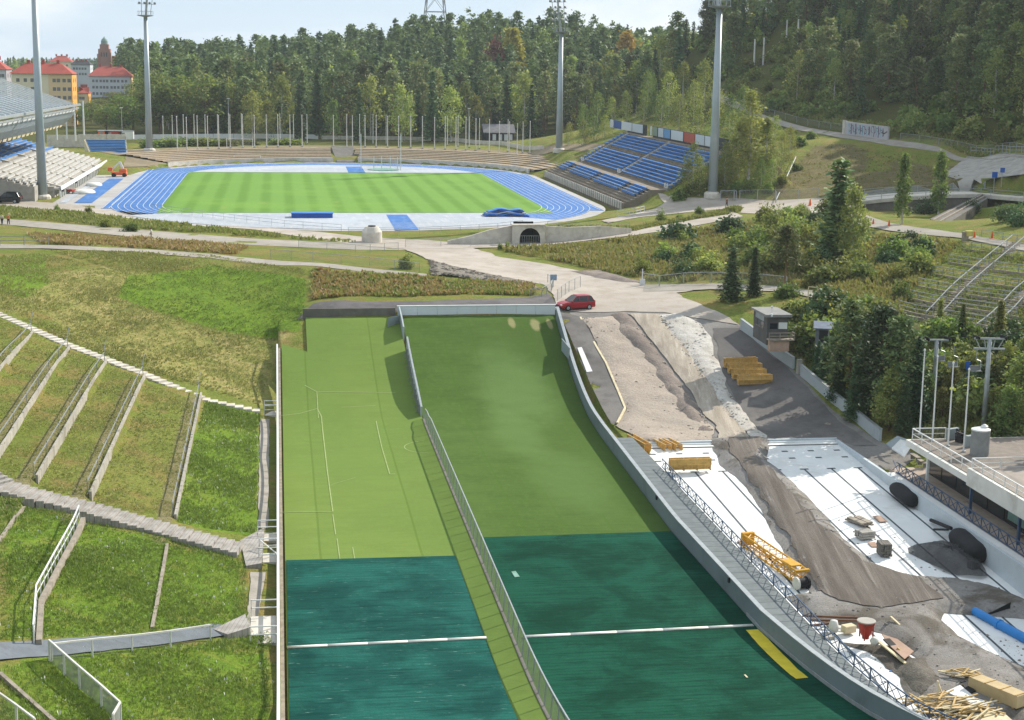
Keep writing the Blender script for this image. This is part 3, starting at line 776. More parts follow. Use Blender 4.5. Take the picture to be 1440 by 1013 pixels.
sheet('rubble_slope', px((800, 382), (850, 382), (880, 392), (905, 398), (880, 398), (840, 392))[:, :2].tolist(), G['dirt_grey'], .1, .7, .25, 1.2, mound=(.25, .8, .12), seed=17)
def xr(Y):
 """plan line of the big hill's side wall"""
 return np.interp(Y, [55, 76.8, 91, 112, 144, 178.6, 181], [34.6, 31.2, 29.8, 29.5, 30.4, 32.0, 32.2])
zp = lambda x, y: hill_profile(y)
_rt = [(float(xr(y)), y) for y in np.arange(56, 180.1, 4)]
sheet('light_turf', [(.12, 55), (13.96, 55), (13.96, 152), (13.6, 180), (2.9, 180), (2.9, 170.6), (.12, 172.6)], G['turf_light'], 0, 1.6, zf=zp)
sheet('mid_turf', [(14.16, 55)] + [(x - .05, y) for x, y in _rt] + [(31.9, 180), (14.0, 180)], G['turf_mid'], 0, 1.6, zf=zp)
sheet('teal_mats', [(.2, 55), (12.35, 55), (12.3, 108), (.2, 108.2)], G['mats_teal'], .05, 1.6, zf=zp)
_r2 = [(float(xr(y)) - .06, y) for y in np.arange(56, 112, 4)]
sheet('green_mats', [(14.9, 55)] + _r2 + [(29.4, 112.3), (14.9, 112.2)], G['mats_green'], .05, 1.6, zf=zp)
G['line_white'] = plain('line_white', lin(236, 236, 228, .82), .8, 0, .2, .08, 1.5, 0, lin(170, 180, 150, .7), 1.0, .4)
G['line_faint'] = plain('line_faint', lin(178, 196, 128, .64), .9, 0, .2, .1, 2.0, 0, lin(160, 184, 96, .6), .8, .8)
G['mat_yellow'] = plain('yellow_mat', lin(226, 206, 52, .78), .7, 0, .25, .1, 1.0, .2, lin(170, 160, 60, .7), .8, .4)
def strip_line(mb, pts, w, zf=zp, off=.03, step=1.5):
 """a flat painted line that follows the slope"""
 p = densify(pts, step, False)
 for a, b in zip(p[:-1], p[1:]):
  d = (b - a) / max(np.linalg.norm(b - a), 1e-6); n = np.array((-d[1], d[0])) * w / 2
  q = [a - n, b - n, b + n, a + n]
  z = [float(zf(np.array([c[0]]), np.array([c[1]]))[0]) + off for c in q]
  mb.quad(*[(c[0], c[1], zz) for c, zz in zip(q, z)])
 return mb
for x0, x1, y0, y1, lab in ((.15, 12.4, 91.0, 91.3, 'white padded distance roll lying across the teal mats of the narrow hill'), (14.7, 29.6, 91.2, 91.6, 'white padded distance roll lying across the dark green mats up to the yellow patch')):
 mb = MB(); n = 5
 for i in range(n):
  xa = x0 + (x1 - x0) * i / n; xb = x0 + (x1 - x0) * (i + .995) / n
  ya = y0 + (y1 - y0) * i / n + 0; yb = y0 + (y1 - y0) * (i + 1) / n
  mb.bar((xa, ya, -6.91), (xb, yb, -6.91), .3, .07)
 mb.solo('distance_roll', G['line_white'], lab, 'marker roll', 'white distance rolls', True)
_yp = [at(a, b, -6.9) for a, b in ((1049, 886), (1066, 885), (1095, 914), (1122, 943), (1137, 956), (1119, 958), (1106, 946), (1085, 926), (1066, 906))]
o = sheet('yellow_mat', [q[:2] for q in _yp], G['mat_yellow'], .1, .6, .03, .6, zf=zp, kind='thing')
tag(o, 'yellow marker mat laid along the foot of the grey side wall', 'mat', None, 'thing')
o = sheet('loose_mat', [at(a, b, -6.9)[:2] for a, b in ((719, 804), (725, 803), (731, 811), (724, 812))], plain('pale_mat', lin(130, 176, 160, .7)), .1, .4, zf=zp)
tag(o, 'small pale loose mat lying on the dark green mats', 'mat', None, 'thing')
o = sheet('broken_slat', [at(a, b, -6.9)[:2] for a, b in ((1046, 951), (1048, 950.5), (1052, 955), (1050, 955.5))], G['timber_pale'], .1, .4, zf=zp)
tag(o, 'short pale slat dropped on the dark green mats', 'slat', None, 'thing')
mb = MB()
W = lambda *p: [at(a, b, float(hill_profile(at(a, b, -6.5)[1]))) [:2] for a, b in p]
for pts, w_ in ((W((389, 530), (420, 533), (446, 542), (452, 588), (460, 660), (468, 720), (390, 721)), .10), (W((428, 485), (445, 489), (520, 489), (556, 489)), .09), (W((468, 724), (472, 752)), .08), (W((474, 758), (478, 788)), .08),
    (W((529, 594), (537, 630), (548, 667), (556, 667)), .09), (W((445, 489), (447, 508)), .08), (W((480, 544), (528, 546)), .08), (W((496, 770), (499, 788)), .07), (W((466, 682), (500, 672)), .06)):
 strip_line(mb, pts, w_)
c = W((605, 629))[0]
strip_line(mb, [c + np.array((math.cos(a), math.sin(a))) * 2.4 for a in np.linspace(math.radians(100), math.radians(262), 14) if c[0] + math.cos(a) * 2.4 < 13.45], .09, step=.6)
o = mb.build('painted_lines', G['line_faint']); struct(o)
def net_mat(name, col, cover):
 t = NT(name)
 p = t.n('ShaderNodeBsdfPrincipled'); p.inputs['Base Color'].default_value = (*col, 1); p.inputs['Roughness'].default_value = .6
 tr = t.n('ShaderNodeBsdfTransparent'); mx = t.n('ShaderNodeMixShader')
 t.put(mx.inputs[0], t.rng(t.noise(.7, 4, .6), .3, .7, cover * .8, min(1, cover * 1.2)))
 t.t.links.new(tr.outputs[0], mx.inputs[1]); t.t.links.new(p.outputs[0], mx.inputs[2]); t.t.links.new(mx.outputs[0], t.out.inputs['Surface'])
 return t.m
G['mesh_fence'] = net_mat('divider_mesh', lin(170, 176, 174, .8), .36)
G['mesh'] = net_mat('wire_mesh', lin(158, 164, 162, .8), .62)
G['mesh_thin'] = net_mat('wire_mesh_thin', lin(150, 154, 150, .8), .16)
G['net_black'] = net_mat('black_net', (.02, .02, .022), .72)
t_ = thing('end_wall', 'long pale grey end wall closing the wider green run-out', 'wall', (23, 180.3, -1.2))
mb = MB()
xs_ = np.linspace(13.55, 32.2, 9)
for a, b in zip(xs_[:-1], xs_[1:]): mb.box2((a + .012, 180.2, -1.35), (b - .012, 180.42, .16))
mb.build('wall_panel', plain('end_panel', lin(222, 230, 234, .86), .5, 0, .35, .04, .3, 0, lin(170, 178, 182, .8), .3, .25), t_)
mb = MB(); mb.box2((13.5, 180.14, .165), (32.3, 180.48, .24)); mb.build('coping', G['white_paint'], t_)
mb = MB(); mb.box2((2.6, 180.2, -1.5), (13.3, 180.45, -.02))
mb.solo('kerb_wall', G['concrete_dark'], 'low dark concrete kerb wall above the light green turf', 'wall')
t_ = thing('divider_wall', 'solid grey dividing wall between the two green run-outs', 'wall', (13.75, 162, -6.4))
Y_ = np.array([152.8, 155, 158, 161, 164, 167, 170.6]); hb = hill_profile(Y_)
mb = MB(); mb.wall([(13.9, y) for y in Y_], hb - .3, hb + np.array([.95, 1.2, 1.45, 1.5, 1.5, 1.5, 1.5]), .16); mb.build('wall_panel', G['wall_paint'], t_)
mb = MB()
for a, b, za, zb in zip(Y_[:-1], Y_[1:], hb + np.array([.95, 1.2, 1.45, 1.5, 1.5, 1.5, 1.5]), (hb + np.array([.95, 1.2, 1.45, 1.5, 1.5, 1.5, 1.5]))[1:]): mb.bar((13.9, a, za + .03), (13.9, b, zb + .03), .19, .05)
mb.build('coping', G['galv'], t_)
mb = MB()
for y in np.arange(154, 170.5, 1.5):
 z = float(hill_profile(y)); mb.box2((13.66, y - .05, z - .1), (13.815, y + .05, z + .85)); mb.bar((13.4, y, z + .02), (13.7, y, z + .8), .05, .05)
mb.build('buttress', G['galv_dull'], t_)
mb = MB(); Y_ = np.array([173.6, 176, 180.1]); hb = hill_profile(Y_)
mb.wall([(13.75, y) for y in Y_], hb - .3, [hb[0] + 1.35, hb[1] + 1.3, .16], .16)
mb.solo('divider_wall', G['wall_paint'], 'short grey dividing wall beyond the gap beside the end wall', 'wall')
mb = MB(); z = float(hill_profile(176)); mb.add([(13.45, 177.6, z + .05), (12.1, 176.6, z + .02), (12.25, 176.5, z + 1.3), (13.6, 177.5, z + 1.35), (13.5, 177.7, z + .05), (12.15, 176.7, z + .02), (12.3, 176.6, z + 1.3), (13.65, 177.6, z + 1.35)],
 [(0, 1, 2, 3), (7, 6, 5, 4), (0, 4, 5, 1), (1, 5, 6, 2), (2, 6, 7, 3), (3, 7, 4, 0)])
mb.solo('swing_gate', G['panel_grey'], 'grey gate panel swung open on the light turf side', 'gate')
t_ = thing('divider_fence', 'long wire fence with white top rail between the two hills', 'fence', (14.05, 100, -7))
ys = np.arange(56, 153.1, 2.0)
zs = hill_profile(ys); hs = np.where(ys > 150, 1.0, np.where(ys > 146, 1.3, 1.5))
mb = MB(); mb.wall([(14.02, y) for y in ys], zs - .2, zs + .06, .2); mb.build('kerb', G['concrete_dark'], t_)
mb = MB()
for i in range(len(ys) - 1): mb.bar((14.2, ys[i], zs[i] + hs[i]), (14.2, ys[i + 1], zs[i + 1] + hs[i + 1]), .08, .08)
mb.build('top_rail', G['galv'], t_)
mb = MB()
for i in range(len(ys) - 1): mb.quad((14.06, ys[i], zs[i] + .12), (14.06, ys[i + 1], zs[i + 1] + .12), (14.18, ys[i + 1], zs[i + 1] + hs[i + 1] - .06), (14.18, ys[i], zs[i] + hs[i] - .06))
mb.build('mesh_panel', G['mesh_fence'], t_)
for y, z, h in list(zip(ys, zs, hs)):
 mb = MB(); mb.bar((14.1, y, z - .1), (14.2, y, z + h - .05), .07, .07); mb.build('post', G['galv'], t_)
t_ = thing('side_wall', 'grey curving side wall along the right edge of the green slope', 'wall', (30.5, 120, -7))
Y_ = np.arange(56, 181, 2.5); X_ = xr(Y_)
hb = hill_profile(Y_); ht = hb + np.interp(Y_, [55, 150, 165, 180], [1.3, 1.25, 1.25, 1.35]); ht[-1] = .2
mb = MB(); mb.wall([(x + .14, y) for x, y in zip(X_, Y_)], hb - .4, ht, .26); mb.build('wall_panel', plain('side_wall_grey', lin(136, 152, 156, .66), .6, 0, .25, .06, .25, 0, lin(104, 116, 118, .6), .2, .5), t_)
mb = MB()
for i in range(len(Y_) - 1): mb.bar((X_[i] + .16, Y_[i], ht[i] + .025), (X_[i + 1] + .16, Y_[i + 1], ht[i + 1] + .025), .34, .05)
mb.build('coping', G['galv'], t_)
mb = MB()
k_ = [i for i in range(len(Y_)) if Y_[i] < 96]
for i in k_[:-1]: mb.bar((X_[i] - .035, Y_[i], hb[i] + .12), (X_[i + 1] - .035, Y_[i + 1], hb[i + 1] + .12), .06, .3)
mb.build('skirting', G['galv'], t_)
for y, x in ((97.5, -.1), (118, -.06)):
 mb = MB(); z = float(hill_profile(y)); xx = float(xr(y)); mb.box2((xx - .12, y - .12, z + .95), (xx - .01, y + .12, z + 1.3)); mb.build('bracket', G['dark'], t_)
mb = MB()
yw = np.arange(62, 139, 1.2)
for a, b in zip(yw[:-1], yw[1:]):
 xa, xb = float(xr(a)), float(xr(b))
 z = float(hill_profile(a)) + 1.02
 mb.prism([(xa + .38, a + .02), (max(xa + .45, 32.35), a + .02), (max(xb + .45, 32.35), b - .02), (xb + .38, b - .02)], z - .12, z)
o = mb.solo('walkway', plain('walk_grey', lin(120, 128, 130, .7), .7, .1, .3, .15, 1.0), 'narrow grey plank walkway on top of the side wall', 'walkway')
t_ = thing('lattice_railing', 'blue lattice railing along the left edge of the empty white pool', 'railing', (32.5, 110, -5.9))
yr_ = np.arange(64, 128.5, 1.25)
zr = hill_profile(yr_) + 1.0; xr_ = np.maximum(xr(yr_) + .7, 32.5) - .05
mb = MB()
for h in (.08, .78):
 for i in range(len(yr_) - 1): mb.bar((xr_[i], yr_[i], zr[i] + h), (xr_[i + 1], yr_[i + 1], zr[i + 1] + h), .06, .06)
mb.build('rail', G['blue_steel'], t_)
mb = MB()
for i in range(len(yr_) - 1):
 a = (xr_[i], yr_[i], zr[i] + .1); b = (xr_[i + 1], yr_[i + 1], zr[i + 1] + .76)
 mb.bar(a, b, .035, .035); mb.bar((a[0], a[1], zr[i] + .76), (b[0], b[1], zr[i + 1] + .1), .035, .035)
mb.build('lattice', G['blue_steel'], t_)
mb = MB()
for i in range(0, len(yr_), 2): mb = MB(); mb.bar((xr_[i], yr_[i], zr[i] - .1), (xr_[i], yr_[i], zr[i] + .82), .06, .06); mb.build('upright', G['blue_steel'], t_)
pass
for y, ln, m_, lab, off in ((168, 4.2, 'panel_grey', 'grey panel hung over the far part of the side wall', -.22),):
 mb = MB(); x = float(xr(y)); z = float(hill_profile(y))
 mb.add([(x + off, y - ln / 2, z + .25), (x + off - .1, y + ln / 2, z + .5), (x + off - .1, y + ln / 2, z + 1.9), (x + off, y - ln / 2, z + 1.6), (x + off + .08, y - ln / 2, z + .25), (x + off - .02, y + ln / 2, z + .5), (x + off - .02, y + ln / 2, z + 1.9), (x + off + .08, y - ln / 2, z + 1.6)],
  [(3, 2, 1, 0), (4, 5, 6, 7), (0, 1, 5, 4), (1, 2, 6, 5), (2, 3, 7, 6), (3, 0, 4, 7)])
 mb.solo('wall_board', G[m_], lab, 'board')
q = px((812, 492), (818, 491), (833, 525), (825, 526))
mb = MB(); mb.prism(q[:, :2].tolist(), [c[2] + .12 for c in q], [c[2] + .22 for c in q])
mb.solo('white_sheet', G['white_paint'], 'long white sheet lying on the asphalt strip behind the side wall', 'sheet')
mb = MB()
zz = px((816, 448), (840, 492), (852, 512), (870, 554), (879, 576), (868, 597))
for a, b in zip(zz[:-1], zz[1:]): mb.bar((a[0], a[1], a[2] + .1), (b[0], b[1], b[2] + .1), .22, .22)
mb.solo('kerb', G['timber_pale'], 'pale kerb boards edging the asphalt strip and the dirt bed', 'kerb')
t_ = thing('edge_fence', 'white rail fence along the left edge of the light green slope', 'fence', (-.35, 110, -6.5))
ys = np.arange(56, 173, 2.4)
gl = np.array([max(gz(-.6, y), float(hill_profile(y))) for y in ys])
zf_ = np.interp(ys, [56, 80, 150, 172], [gl[0], -6.3, -6.0, -3.6])
mb = MB()
for i in range(len(ys) - 1): mb.bar((-.36, ys[i], zf_[i] + 1.15), (-.36, ys[i + 1], zf_[i + 1] + 1.15), .17, .1)
mb.build('top_rail', G['white_paint'], t_)
mb = MB()
for i in range(len(ys) - 1): mb.bar((-.3, ys[i], zf_[i] + .25), (-.3, ys[i + 1], zf_[i + 1] + .25), .05, .9)
mb.build('board', G['concrete_dark'], t_)
mb = MB()
for i in range(len(ys) - 1): mb.bar((-.14, ys[i], float(hill_profile(ys[i])) + .08), (-.14, ys[i + 1], float(hill_profile(ys[i + 1])) + .08), .22, .3)
mb.build('kerb', G['timber_grey'], t_)
for y, z in zip(ys, zf_):
 mb = MB(); mb.bar((-.36, y, z - .2), (-.36, y, z + 1.12), .09, .09); mb.build('post', G['white_paint'], t_)
for i_, (pxc, py0, py1, w_, lab) in enumerate(((374, 563, 581, 1.35, 'white railed platform by the top end of the concrete path'), (369, 742, 758, 1.5, 'white railed platform above the lower timber stair landing'),
           (371, 768, 788, 1.35, 'white railed platform with a diagonal brace by the timber stair landing'), (368, 857, 902, 1.7, 'large white railed platform at the foot of the grey ramp'))):
 a = hit(pxc, py1 + 4); y0 = a[1]; L_ = (py1 - py0) * .055 * 1.9
 z0 = a[2] + .05
 t_ = thing('railed_platform', lab, 'platform', (-1.0, y0, z0), 0, 'platforms along the white edge fence')
 mb = MB(); mb.box2((-w_ - .35, y0, z0 - .5), (-.5, y0 + L_, z0)); mb.build('deck', G['concrete_light'], t_)
 for yy in (y0, y0 + L_):
  mb = MB()
  for h in (.55, 1.05): mb.bar((-w_ - .35, yy, z0 + h), (-.42, yy, z0 + h), .06, .06)
  mb.bar((-w_ - .32, yy, z0), (-w_ - .32, yy, z0 + 1.05), .06, .06)
  mb.build('railing', G['white_paint'], t_)
 if 'brace' in lab: mb = MB(); mb.bar((-w_ - .3, y0 + L_, z0 + 1.0), (-.45, y0, z0 + .6), .06, .06); mb.build('brace', G['white_paint'], t_)
sheet('edge_path', px((366, 590), (379, 590), (377, 744), (363, 744))[:, :2], G['path_gravel'], .05, .6, .06, 1)
sheet('edge_path', px((353, 806), (374, 806), (366, 850), (358, 890), (344, 890), (350, 850))[:, :2], G['path_gravel'], .05, .6, .06, 1)
def stair(pix0, pix1, n, w_, rise, name, lab, mat_, sag=0.0, dz=.12, gap=.0):
 """straight flight that follows the bank, one mesh of treads"""
 P_ = px(*pix0) if pix1 is None else px(pix0, pix1)
 L = np.concatenate([[0], np.cumsum(np.linalg.norm(np.diff(P_[:, :2], axis=0), axis=1))])
 tt = np.linspace(0, L[-1], n + 1)
 X = np.interp(tt, L, P_[:, 0]); Yv = np.interp(tt, L, P_[:, 1])
 ZS = np.polyval(np.polyfit(np.arange(n + 1), [max(gz(x, y), gz(x, y - w_ / 2), gz(x, y + w_ / 2)) for x, y in zip(X, Yv)], 3), np.arange(n + 1))
 mb = MB()
 for i in range(n):
  if gap and rnd.random() < gap: continue
  a = np.array((X[i], Yv[i])); b = np.array((X[i + 1], Yv[i + 1]))
  d = (b - a) / np.linalg.norm(b - a); s = np.array((-d[1], d[0]))
  za = float(np.interp(i + .5, np.arange(n + 1), ZS)) + dz
  j = rnd.uniform(-.03, .03)
  mb.prism([a - s * (w_ / 2 + j) + d * .02, b - s * (w_ / 2 + j) - d * .012, b + s * w_ / 2 - d * .012, a + s * w_ / 2 + d * .02], za - rise, za + j * .3)
 return mb.solo(name, mat_, lab, 'stair', 'stairs on the grass bank')
stair([(-60, 416), (0, 444), (95, 486), (205, 530), (285, 562), (366, 580)], None, 52, 1.15, .35, 'concrete_stair', 'narrow pale concrete stair down the grass bank above the terraces', G['concrete_light'], gap=.04)
def plank_mat():
 t = NT('stair_planks')
 X, Y, Z = t.xyz()
 w = t.math('FRACT', t.math('MULTIPLY', t.math('ADD', X, t.math('MULTIPLY', Y, -.2)), 4.0))
 c = t.mix(t.rng(t.noise(1.2, 4), .35, .65), lin(186, 181, 174, .75), lin(160, 155, 148, .75))
 c = t.mix(t.rng(w, 0, .16, .75, 0), c, lin(96, 92, 86, .6))
 return t.bsdf(c, .9, 0, .2)
G['planks'] = plank_mat()
stair([(-40, 664), (0, 689), (60, 708), (125, 727), (246, 756), (338, 778)], None, 34, 2.5, .7, 'timber_stair', 'broad plank stair down the bank below the terrace walls', G['planks'], dz=.42)
q = px((338, 762), (372, 752), (368, 800), (346, 800))
mb = MB(); mb.prism(q[:, :2].tolist(), q[:, 2].min() - .3, q[:, 2].max() + .12); mb.solo('timber_landing', G['planks'], 'plank landing between the broad stair and the white edge fence', 'landing')
q = px((300, 888), (345, 878), (352, 896), (320, 899))
mb = MB(); mb.prism(q[:, :2].tolist(), q[:, 2].min() - .4, q[:, 2].max() + .14); mb.solo('timber_landing', G['planks'], 'plank landing where the grey ramp meets the big railed platform', 'landing')
sheet('bank_ramp', px((-60, 912), (0, 906), (200, 894), (300, 880), (330, 884), (345, 893), (300, 898), (200, 912), (100, 922), (0, 931), (-60, 936)), plain('ramp_grey', lin(128, 136, 144, .66), .85, 0, .2, .12, .8, .3, lin(104, 106, 108, .6), 1.0, .5), .12, .8, .08, 1.2)
G['terrace_conc'] = plain('terrace_concrete', lin(184, 179, 168, .74), .9, 0, .2, .15, .6, .4, lin(130, 122, 104, .6), .5, .5)
ORD = ['first', 'second', 'third', 'fourth', 'fifth', 'sixth', 'seventh']
for i_, T_ in enumerate(TERRACE[:6]):
 ys = np.linspace(T_[0, 1] + .6, T_[-1, 1] - .3, 15)
 xs = np.interp(ys, T_[:, 1], T_[:, 0])
 gl = terr(xs - .25, ys); lo = terr(xs + .5, ys)
 lab = ('%s concrete terrace wall from the white edge fence, with a steel handrail' % ORD[i_])
 t_ = thing('terrace_wall', lab, 'wall', (xs.mean(), ys.mean(), gl.mean()), 0, 'terrace walls on the left bank')
 mb = MB()
 for k in range(len(ys) - 1):
  n = 2
  for s in range(n):
   a = s / n; b = (s + 1) / n
   y0 = ys[k] + (ys[k + 1] - ys[k]) * a; y1 = ys[k] + (ys[k + 1] - ys[k]) * b
   x0 = xs[k] + (xs[k + 1] - xs[k]) * a; x1 = xs[k] + (xs[k + 1] - xs[k]) * b
   zt = gl[k] + (gl[k + 1] - gl[k]) * a + .12 + rnd.uniform(-.02, .02); zb = min(lo[k], lo[k + 1]) - .3
   mb.wall([(x0, y0 + .03), (x1, y1 - .03)], zb, zt, .18)
 mb.build('wall_panel', G['terrace_conc'], t_)
 if i_ in (0, 1, 2, 3, 4, 5):
  mb = MB(); h = .75
  for k in range(len(ys) - 1): mb.bar((xs[k] - .2, ys[k], gl[k] + .12 + h), (xs[k + 1] - .2, ys[k + 1], gl[k + 1] + .12 + h), .07, .07)
  for k in range(0, len(ys), 2): mb.bar((xs[k] - .15, ys[k], gl[k]), (xs[k] - .2, ys[k], gl[k] + .3 + h), .06, .06)
  mb.bar((xs[-1] - .2, ys[-1], gl[-1] + 1.03), (xs[-1] - .1, ys[-1] + 1.2, gl[-1] + 1.9), .06, .06)
  mb.build('handrail', G['galv_dull'], t_)
for a, b, lab in (((235, 768), (214, 886), 'thin timber edging across the flowery grass, right of the kinked handrail'), ((34, 716), (-20, 790), 'thin timber edging at the far left below the plank stair'), ((0, 950), (90, 1030), 'timber edging in the grass between the two lower wire fences')):
 A = px(a, b); pts = [A[0] + (A[1] - A[0]) * k / 8 for k in range(9)]
 mb = MB()
 for p, q in zip(pts[:-1], pts[1:]): mb.bar((p[0], p[1], gz(p[0], p[1]) + .08), (q[0], q[1], gz(q[0], q[1]) + .08), .2, .22)
 mb.solo('timber_edging', G['timber_grey'], lab, 'edging', 'timber edgings in the meadow')
A = px((112, 738), (52, 850), (48, 908))
t_ = thing('kinked_handrail', 'white handrail with a kink on a low concrete kerb below the plank stair', 'handrail', A[1])
mb = MB()
pts = [np.array([c[0], c[1], gz(c[0], c[1])]) for c in list(densify(A, 1.2, False))]
for p, q in zip(pts[:-1], pts[1:]): mb.bar((p[0] + .25, p[1], p[2] + .12), (q[0] + .25, q[1], q[2] + .12), .3, .4)
mb.build('kerb', G['timber_grey'], t_)
mb = MB()
for p, q in zip(pts[:-1], pts[1:]): mb.bar((p[0], p[1], p[2] + 1.15), (q[0], q[1], q[2] + 1.15), .08, .08); mb.bar((p[0], p[1], p[2] + .65), (q[0], q[1], q[2] + .65), .04, .04)
mb.build('rail', G['white_paint'], t_)
for p in pts[::1]:
 mb = MB(); mb.bar((p[0], p[1], p[2] - .1), (p[0], p[1], p[2] + 1.15), .06, .06); mb.build('post', G['white_paint'], t_)
def wire_fence(pix, h, step, lab, group=None, mesh='mesh_thin', rail=.06, postr=.035, name='wire_fence', mat_='galv', rails=1, world=None, doors=True):
 A = px(*pix) if world is None else np.array(world)
 d = densify(A, step, False)
 pts = [np.array([c[0], c[1], gz(c[0], c[1])]) for c in d]
 t_ = thing(name, lab, 'fence', pts[len(pts) // 2], 0, group)
 mb = MB()
 for p, q in zip(pts[:-1], pts[1:]):
  for k in range(rails): mb.bar((p[0], p[1], p[2] + h - k * h * .45), (q[0], q[1], q[2] + h - k * h * .45), rail, rail)
 mb.build('rail', G[mat_], t_)
 if mesh:
  mb = MB()
  for p, q in zip(pts[:-1], pts[1:]): mb.quad((p[0], p[1], p[2] + .05), (q[0], q[1], q[2] + .05), (q[0], q[1], q[2] + h - .04), (p[0], p[1], p[2] + h - .04))
  mb.build('mesh_panel', G[mesh], t_)
 for p in pts[:100]:
  mb = MB(); mb.bar((p[0], p[1], p[2] - .15), (p[0], p[1], p[2] + h), postr * 2, postr * 2); mb.build('post', G[mat_], t_)
 return t_
wire_fence(((73, 931), (130, 924), (186, 918), (240, 911), (296, 902)), 1.0, 2.4, 'wire fence with a pale top rail along the grey ramp', 'wire fences on the lower bank', 'mesh_thin', .09, .045, mat_='white_dirty')
wire_fence(((70, 932), (112, 970), (143, 997), (170, 1022), (160, 1040)), 1.25, 1.5, 'wire fence with a pale rail running down to a corner at the photo\'s lower edge', 'wire fences on the lower bank', 'mesh', .09, .05, mat_='white_dirty')
wire_fence(((-12, 1000), (24, 1026), (50, 1046)), 1.2, 1.6, 'wire fence cut off by the photo\'s lower left corner', 'wire fences on the lower bank', 'mesh_thin', .09, .05, mat_='white_dirty')
def oval_pts(r, n=40):
 a = [(SX + r * math.cos(t), SY1 + r * math.sin(t)) for t in np.linspace(0, math.pi, n)]
 b = [(SX - r * math.cos(t), SY0 - r * math.sin(t)) for t in np.linspace(0, math.pi, n)]
 return a + b
flat0 = lambda x, y: np.zeros(np.shape(x))
G['apron'] = ground('stadium_apron', lin(196, 194, 192, .7), lin(208, 206, 204, .72), lin(178, 174, 170, .68), .06, .3, 4, .2, .2, 6, .03, .9)
sheet('stadium_apron', oval_pts(50.3), G['apron'], .04, 3.5, zf=flat0)
sheet('stadium_apron', [(-44, 312), (-20, 312), (-20, 424), (-44, 424)], G['apron'], .05, 6, zf=flat0)
mb = MB(); A = oval_pts(47.3); B = oval_pts(37.4); n = len(A)
for i in range(n): mb.quad((*A[i], .07), (*A[(i + 1) % n], .07), (*B[(i + 1) % n], .07), (*B[i], .07))
mb.v = [(a, b, c) for a, b, c in mb.v]
o = mb.build('running_track', G['track']); struct(o)
sheet('running_track', [(52.4, 302), (63.4, 302), (63.8, 404), (52.4, 404)], G['track'], .082, 5, zf=flat0)
sheet('running_track', [(-33.4, 306), (-22.5, 306), (-22.5, 410), (-33.2, 432), (-28, 440), (-33.4, 440)], G['track'], .082, 5, zf=flat0)
mb = MB()
for a, b in zip(np.linspace(math.radians(208), math.radians(318), 26)[:-1], np.linspace(math.radians(208), math.radians(318), 26)[1:]):
 mb.quad(*[(SX + r_ * math.cos(t), SY0 + r_ * math.sin(t), .095) for r_, t in ((47.9, a), (47.9, b), (37.3, b), (37.3, a))])
o = mb.build('bare_track', G['track_pale']); struct(o)
D0 = [(SX + 37.3 * math.cos(t), SY0 + 37.3 * math.sin(t)) for t in np.linspace(math.radians(210), math.radians(330), 30)]
sheet('near_zone', D0 + [(48, 296.8), (-18, 296.8)], G['track_pale'], .1, 4, zf=flat0)
D1 = [(SX + 37.3 * math.cos(t), SY1 + 37.3 * math.sin(t)) for t in np.linspace(math.radians(12), math.radians(168), 30)]
sheet('far_zone', D1, G['track_pale'], .1, 4, zf=flat0)
sheet('pitch', [(-22.4, 297), (52.3, 297), (52.3, 406.6), (-22.4, 406.6)], G['pitch'], .12, 5, zf=flat0)
sheet('run_up', [at(a, b, 0)[:2] for a, b in ((543, 303), (572, 303), (589, 324), (556, 325))], G['track'], .125, 3, zf=flat0)
sheet('run_up', [at(a, b, 0)[:2] for a, b in ((486, 235), (508, 235), (514, 243.5), (490, 243.5))], G['track'], .125, 3, zf=flat0)
sheet('long_jump_strip', [(-39.8, 318), (-36.4, 318), (-36.4, 384), (-39.8, 384)], G['track'], .125, 5, zf=flat0)
sheet('long_jump_strip', [(-42.6, 318), (-41.4, 318), (-41.4, 372), (-42.6, 372)], G['track_pale'], .125, 5, zf=flat0)
mb = MB()
for k in range(0, 9):
 rr = 37.6 + 1.2 * k
 P_ = np.array(oval_pts(rr, 36)); n = len(P_)
 for i in range(n):
  a, b = P_[i], P_[(i + 1) % n]
  d = (b - a) / np.linalg.norm(b - a); s = np.array((-d[1], d[0])) * .05
  mb.quad((*(a - s), .135), (*(b - s), .135), (*(b + s), .135), (*(a + s), .135))
for k in range(9, 13):
 X = 15 + 37.6 + 1.2 * k - .6
 if X < 63: mb.quad((X - .06, 303, .135), (X + .06, 303, .135), (X + .06, 402, .135), (X - .06, 402, .135))
for X in (-33.2, -32.0): mb.quad((X - .06, 306, .135), (X + .06, 306, .135), (X + .06, 432, .135), (X - .06, 432, .135))
o = mb.build('lane_lines', G['white_paint']); struct(o)
def ring(r, a0, a1, n=50): return [(SX + r * math.cos(t), SY1 + r * math.sin(t)) for t in np.linspace(math.radians(a0), math.radians(a1), n)]
def gap(seq, lo=16.4, hi=21.8):
 out = [[]]
 for p in seq:
  if lo < p[0] < hi and p[1] > SY1: 
   if out[-1]: out.append([])
  else: out[-1].append(p)
 return [q for q in out if len(q) > 1]
mb = MB()
for seg in gap(ring(50.6, 8, 150, 90)): mb.wall(seg, -.2, 1.35, .3)
mb.solo('bend_wall', G['concrete_light'], 'low curved concrete wall round the far bend of the blue track', 'wall')
bank = plain('terrace_earth', lin(188, 168, 140, .7), .95, 0, .1, .12, .3, .4, lin(150, 142, 92, .65), .12, .6)
t_ = thing('earth_terrace', 'tan earth terraces with low timber risers round the far bend', 'terrace', (15, 466, 1.2))
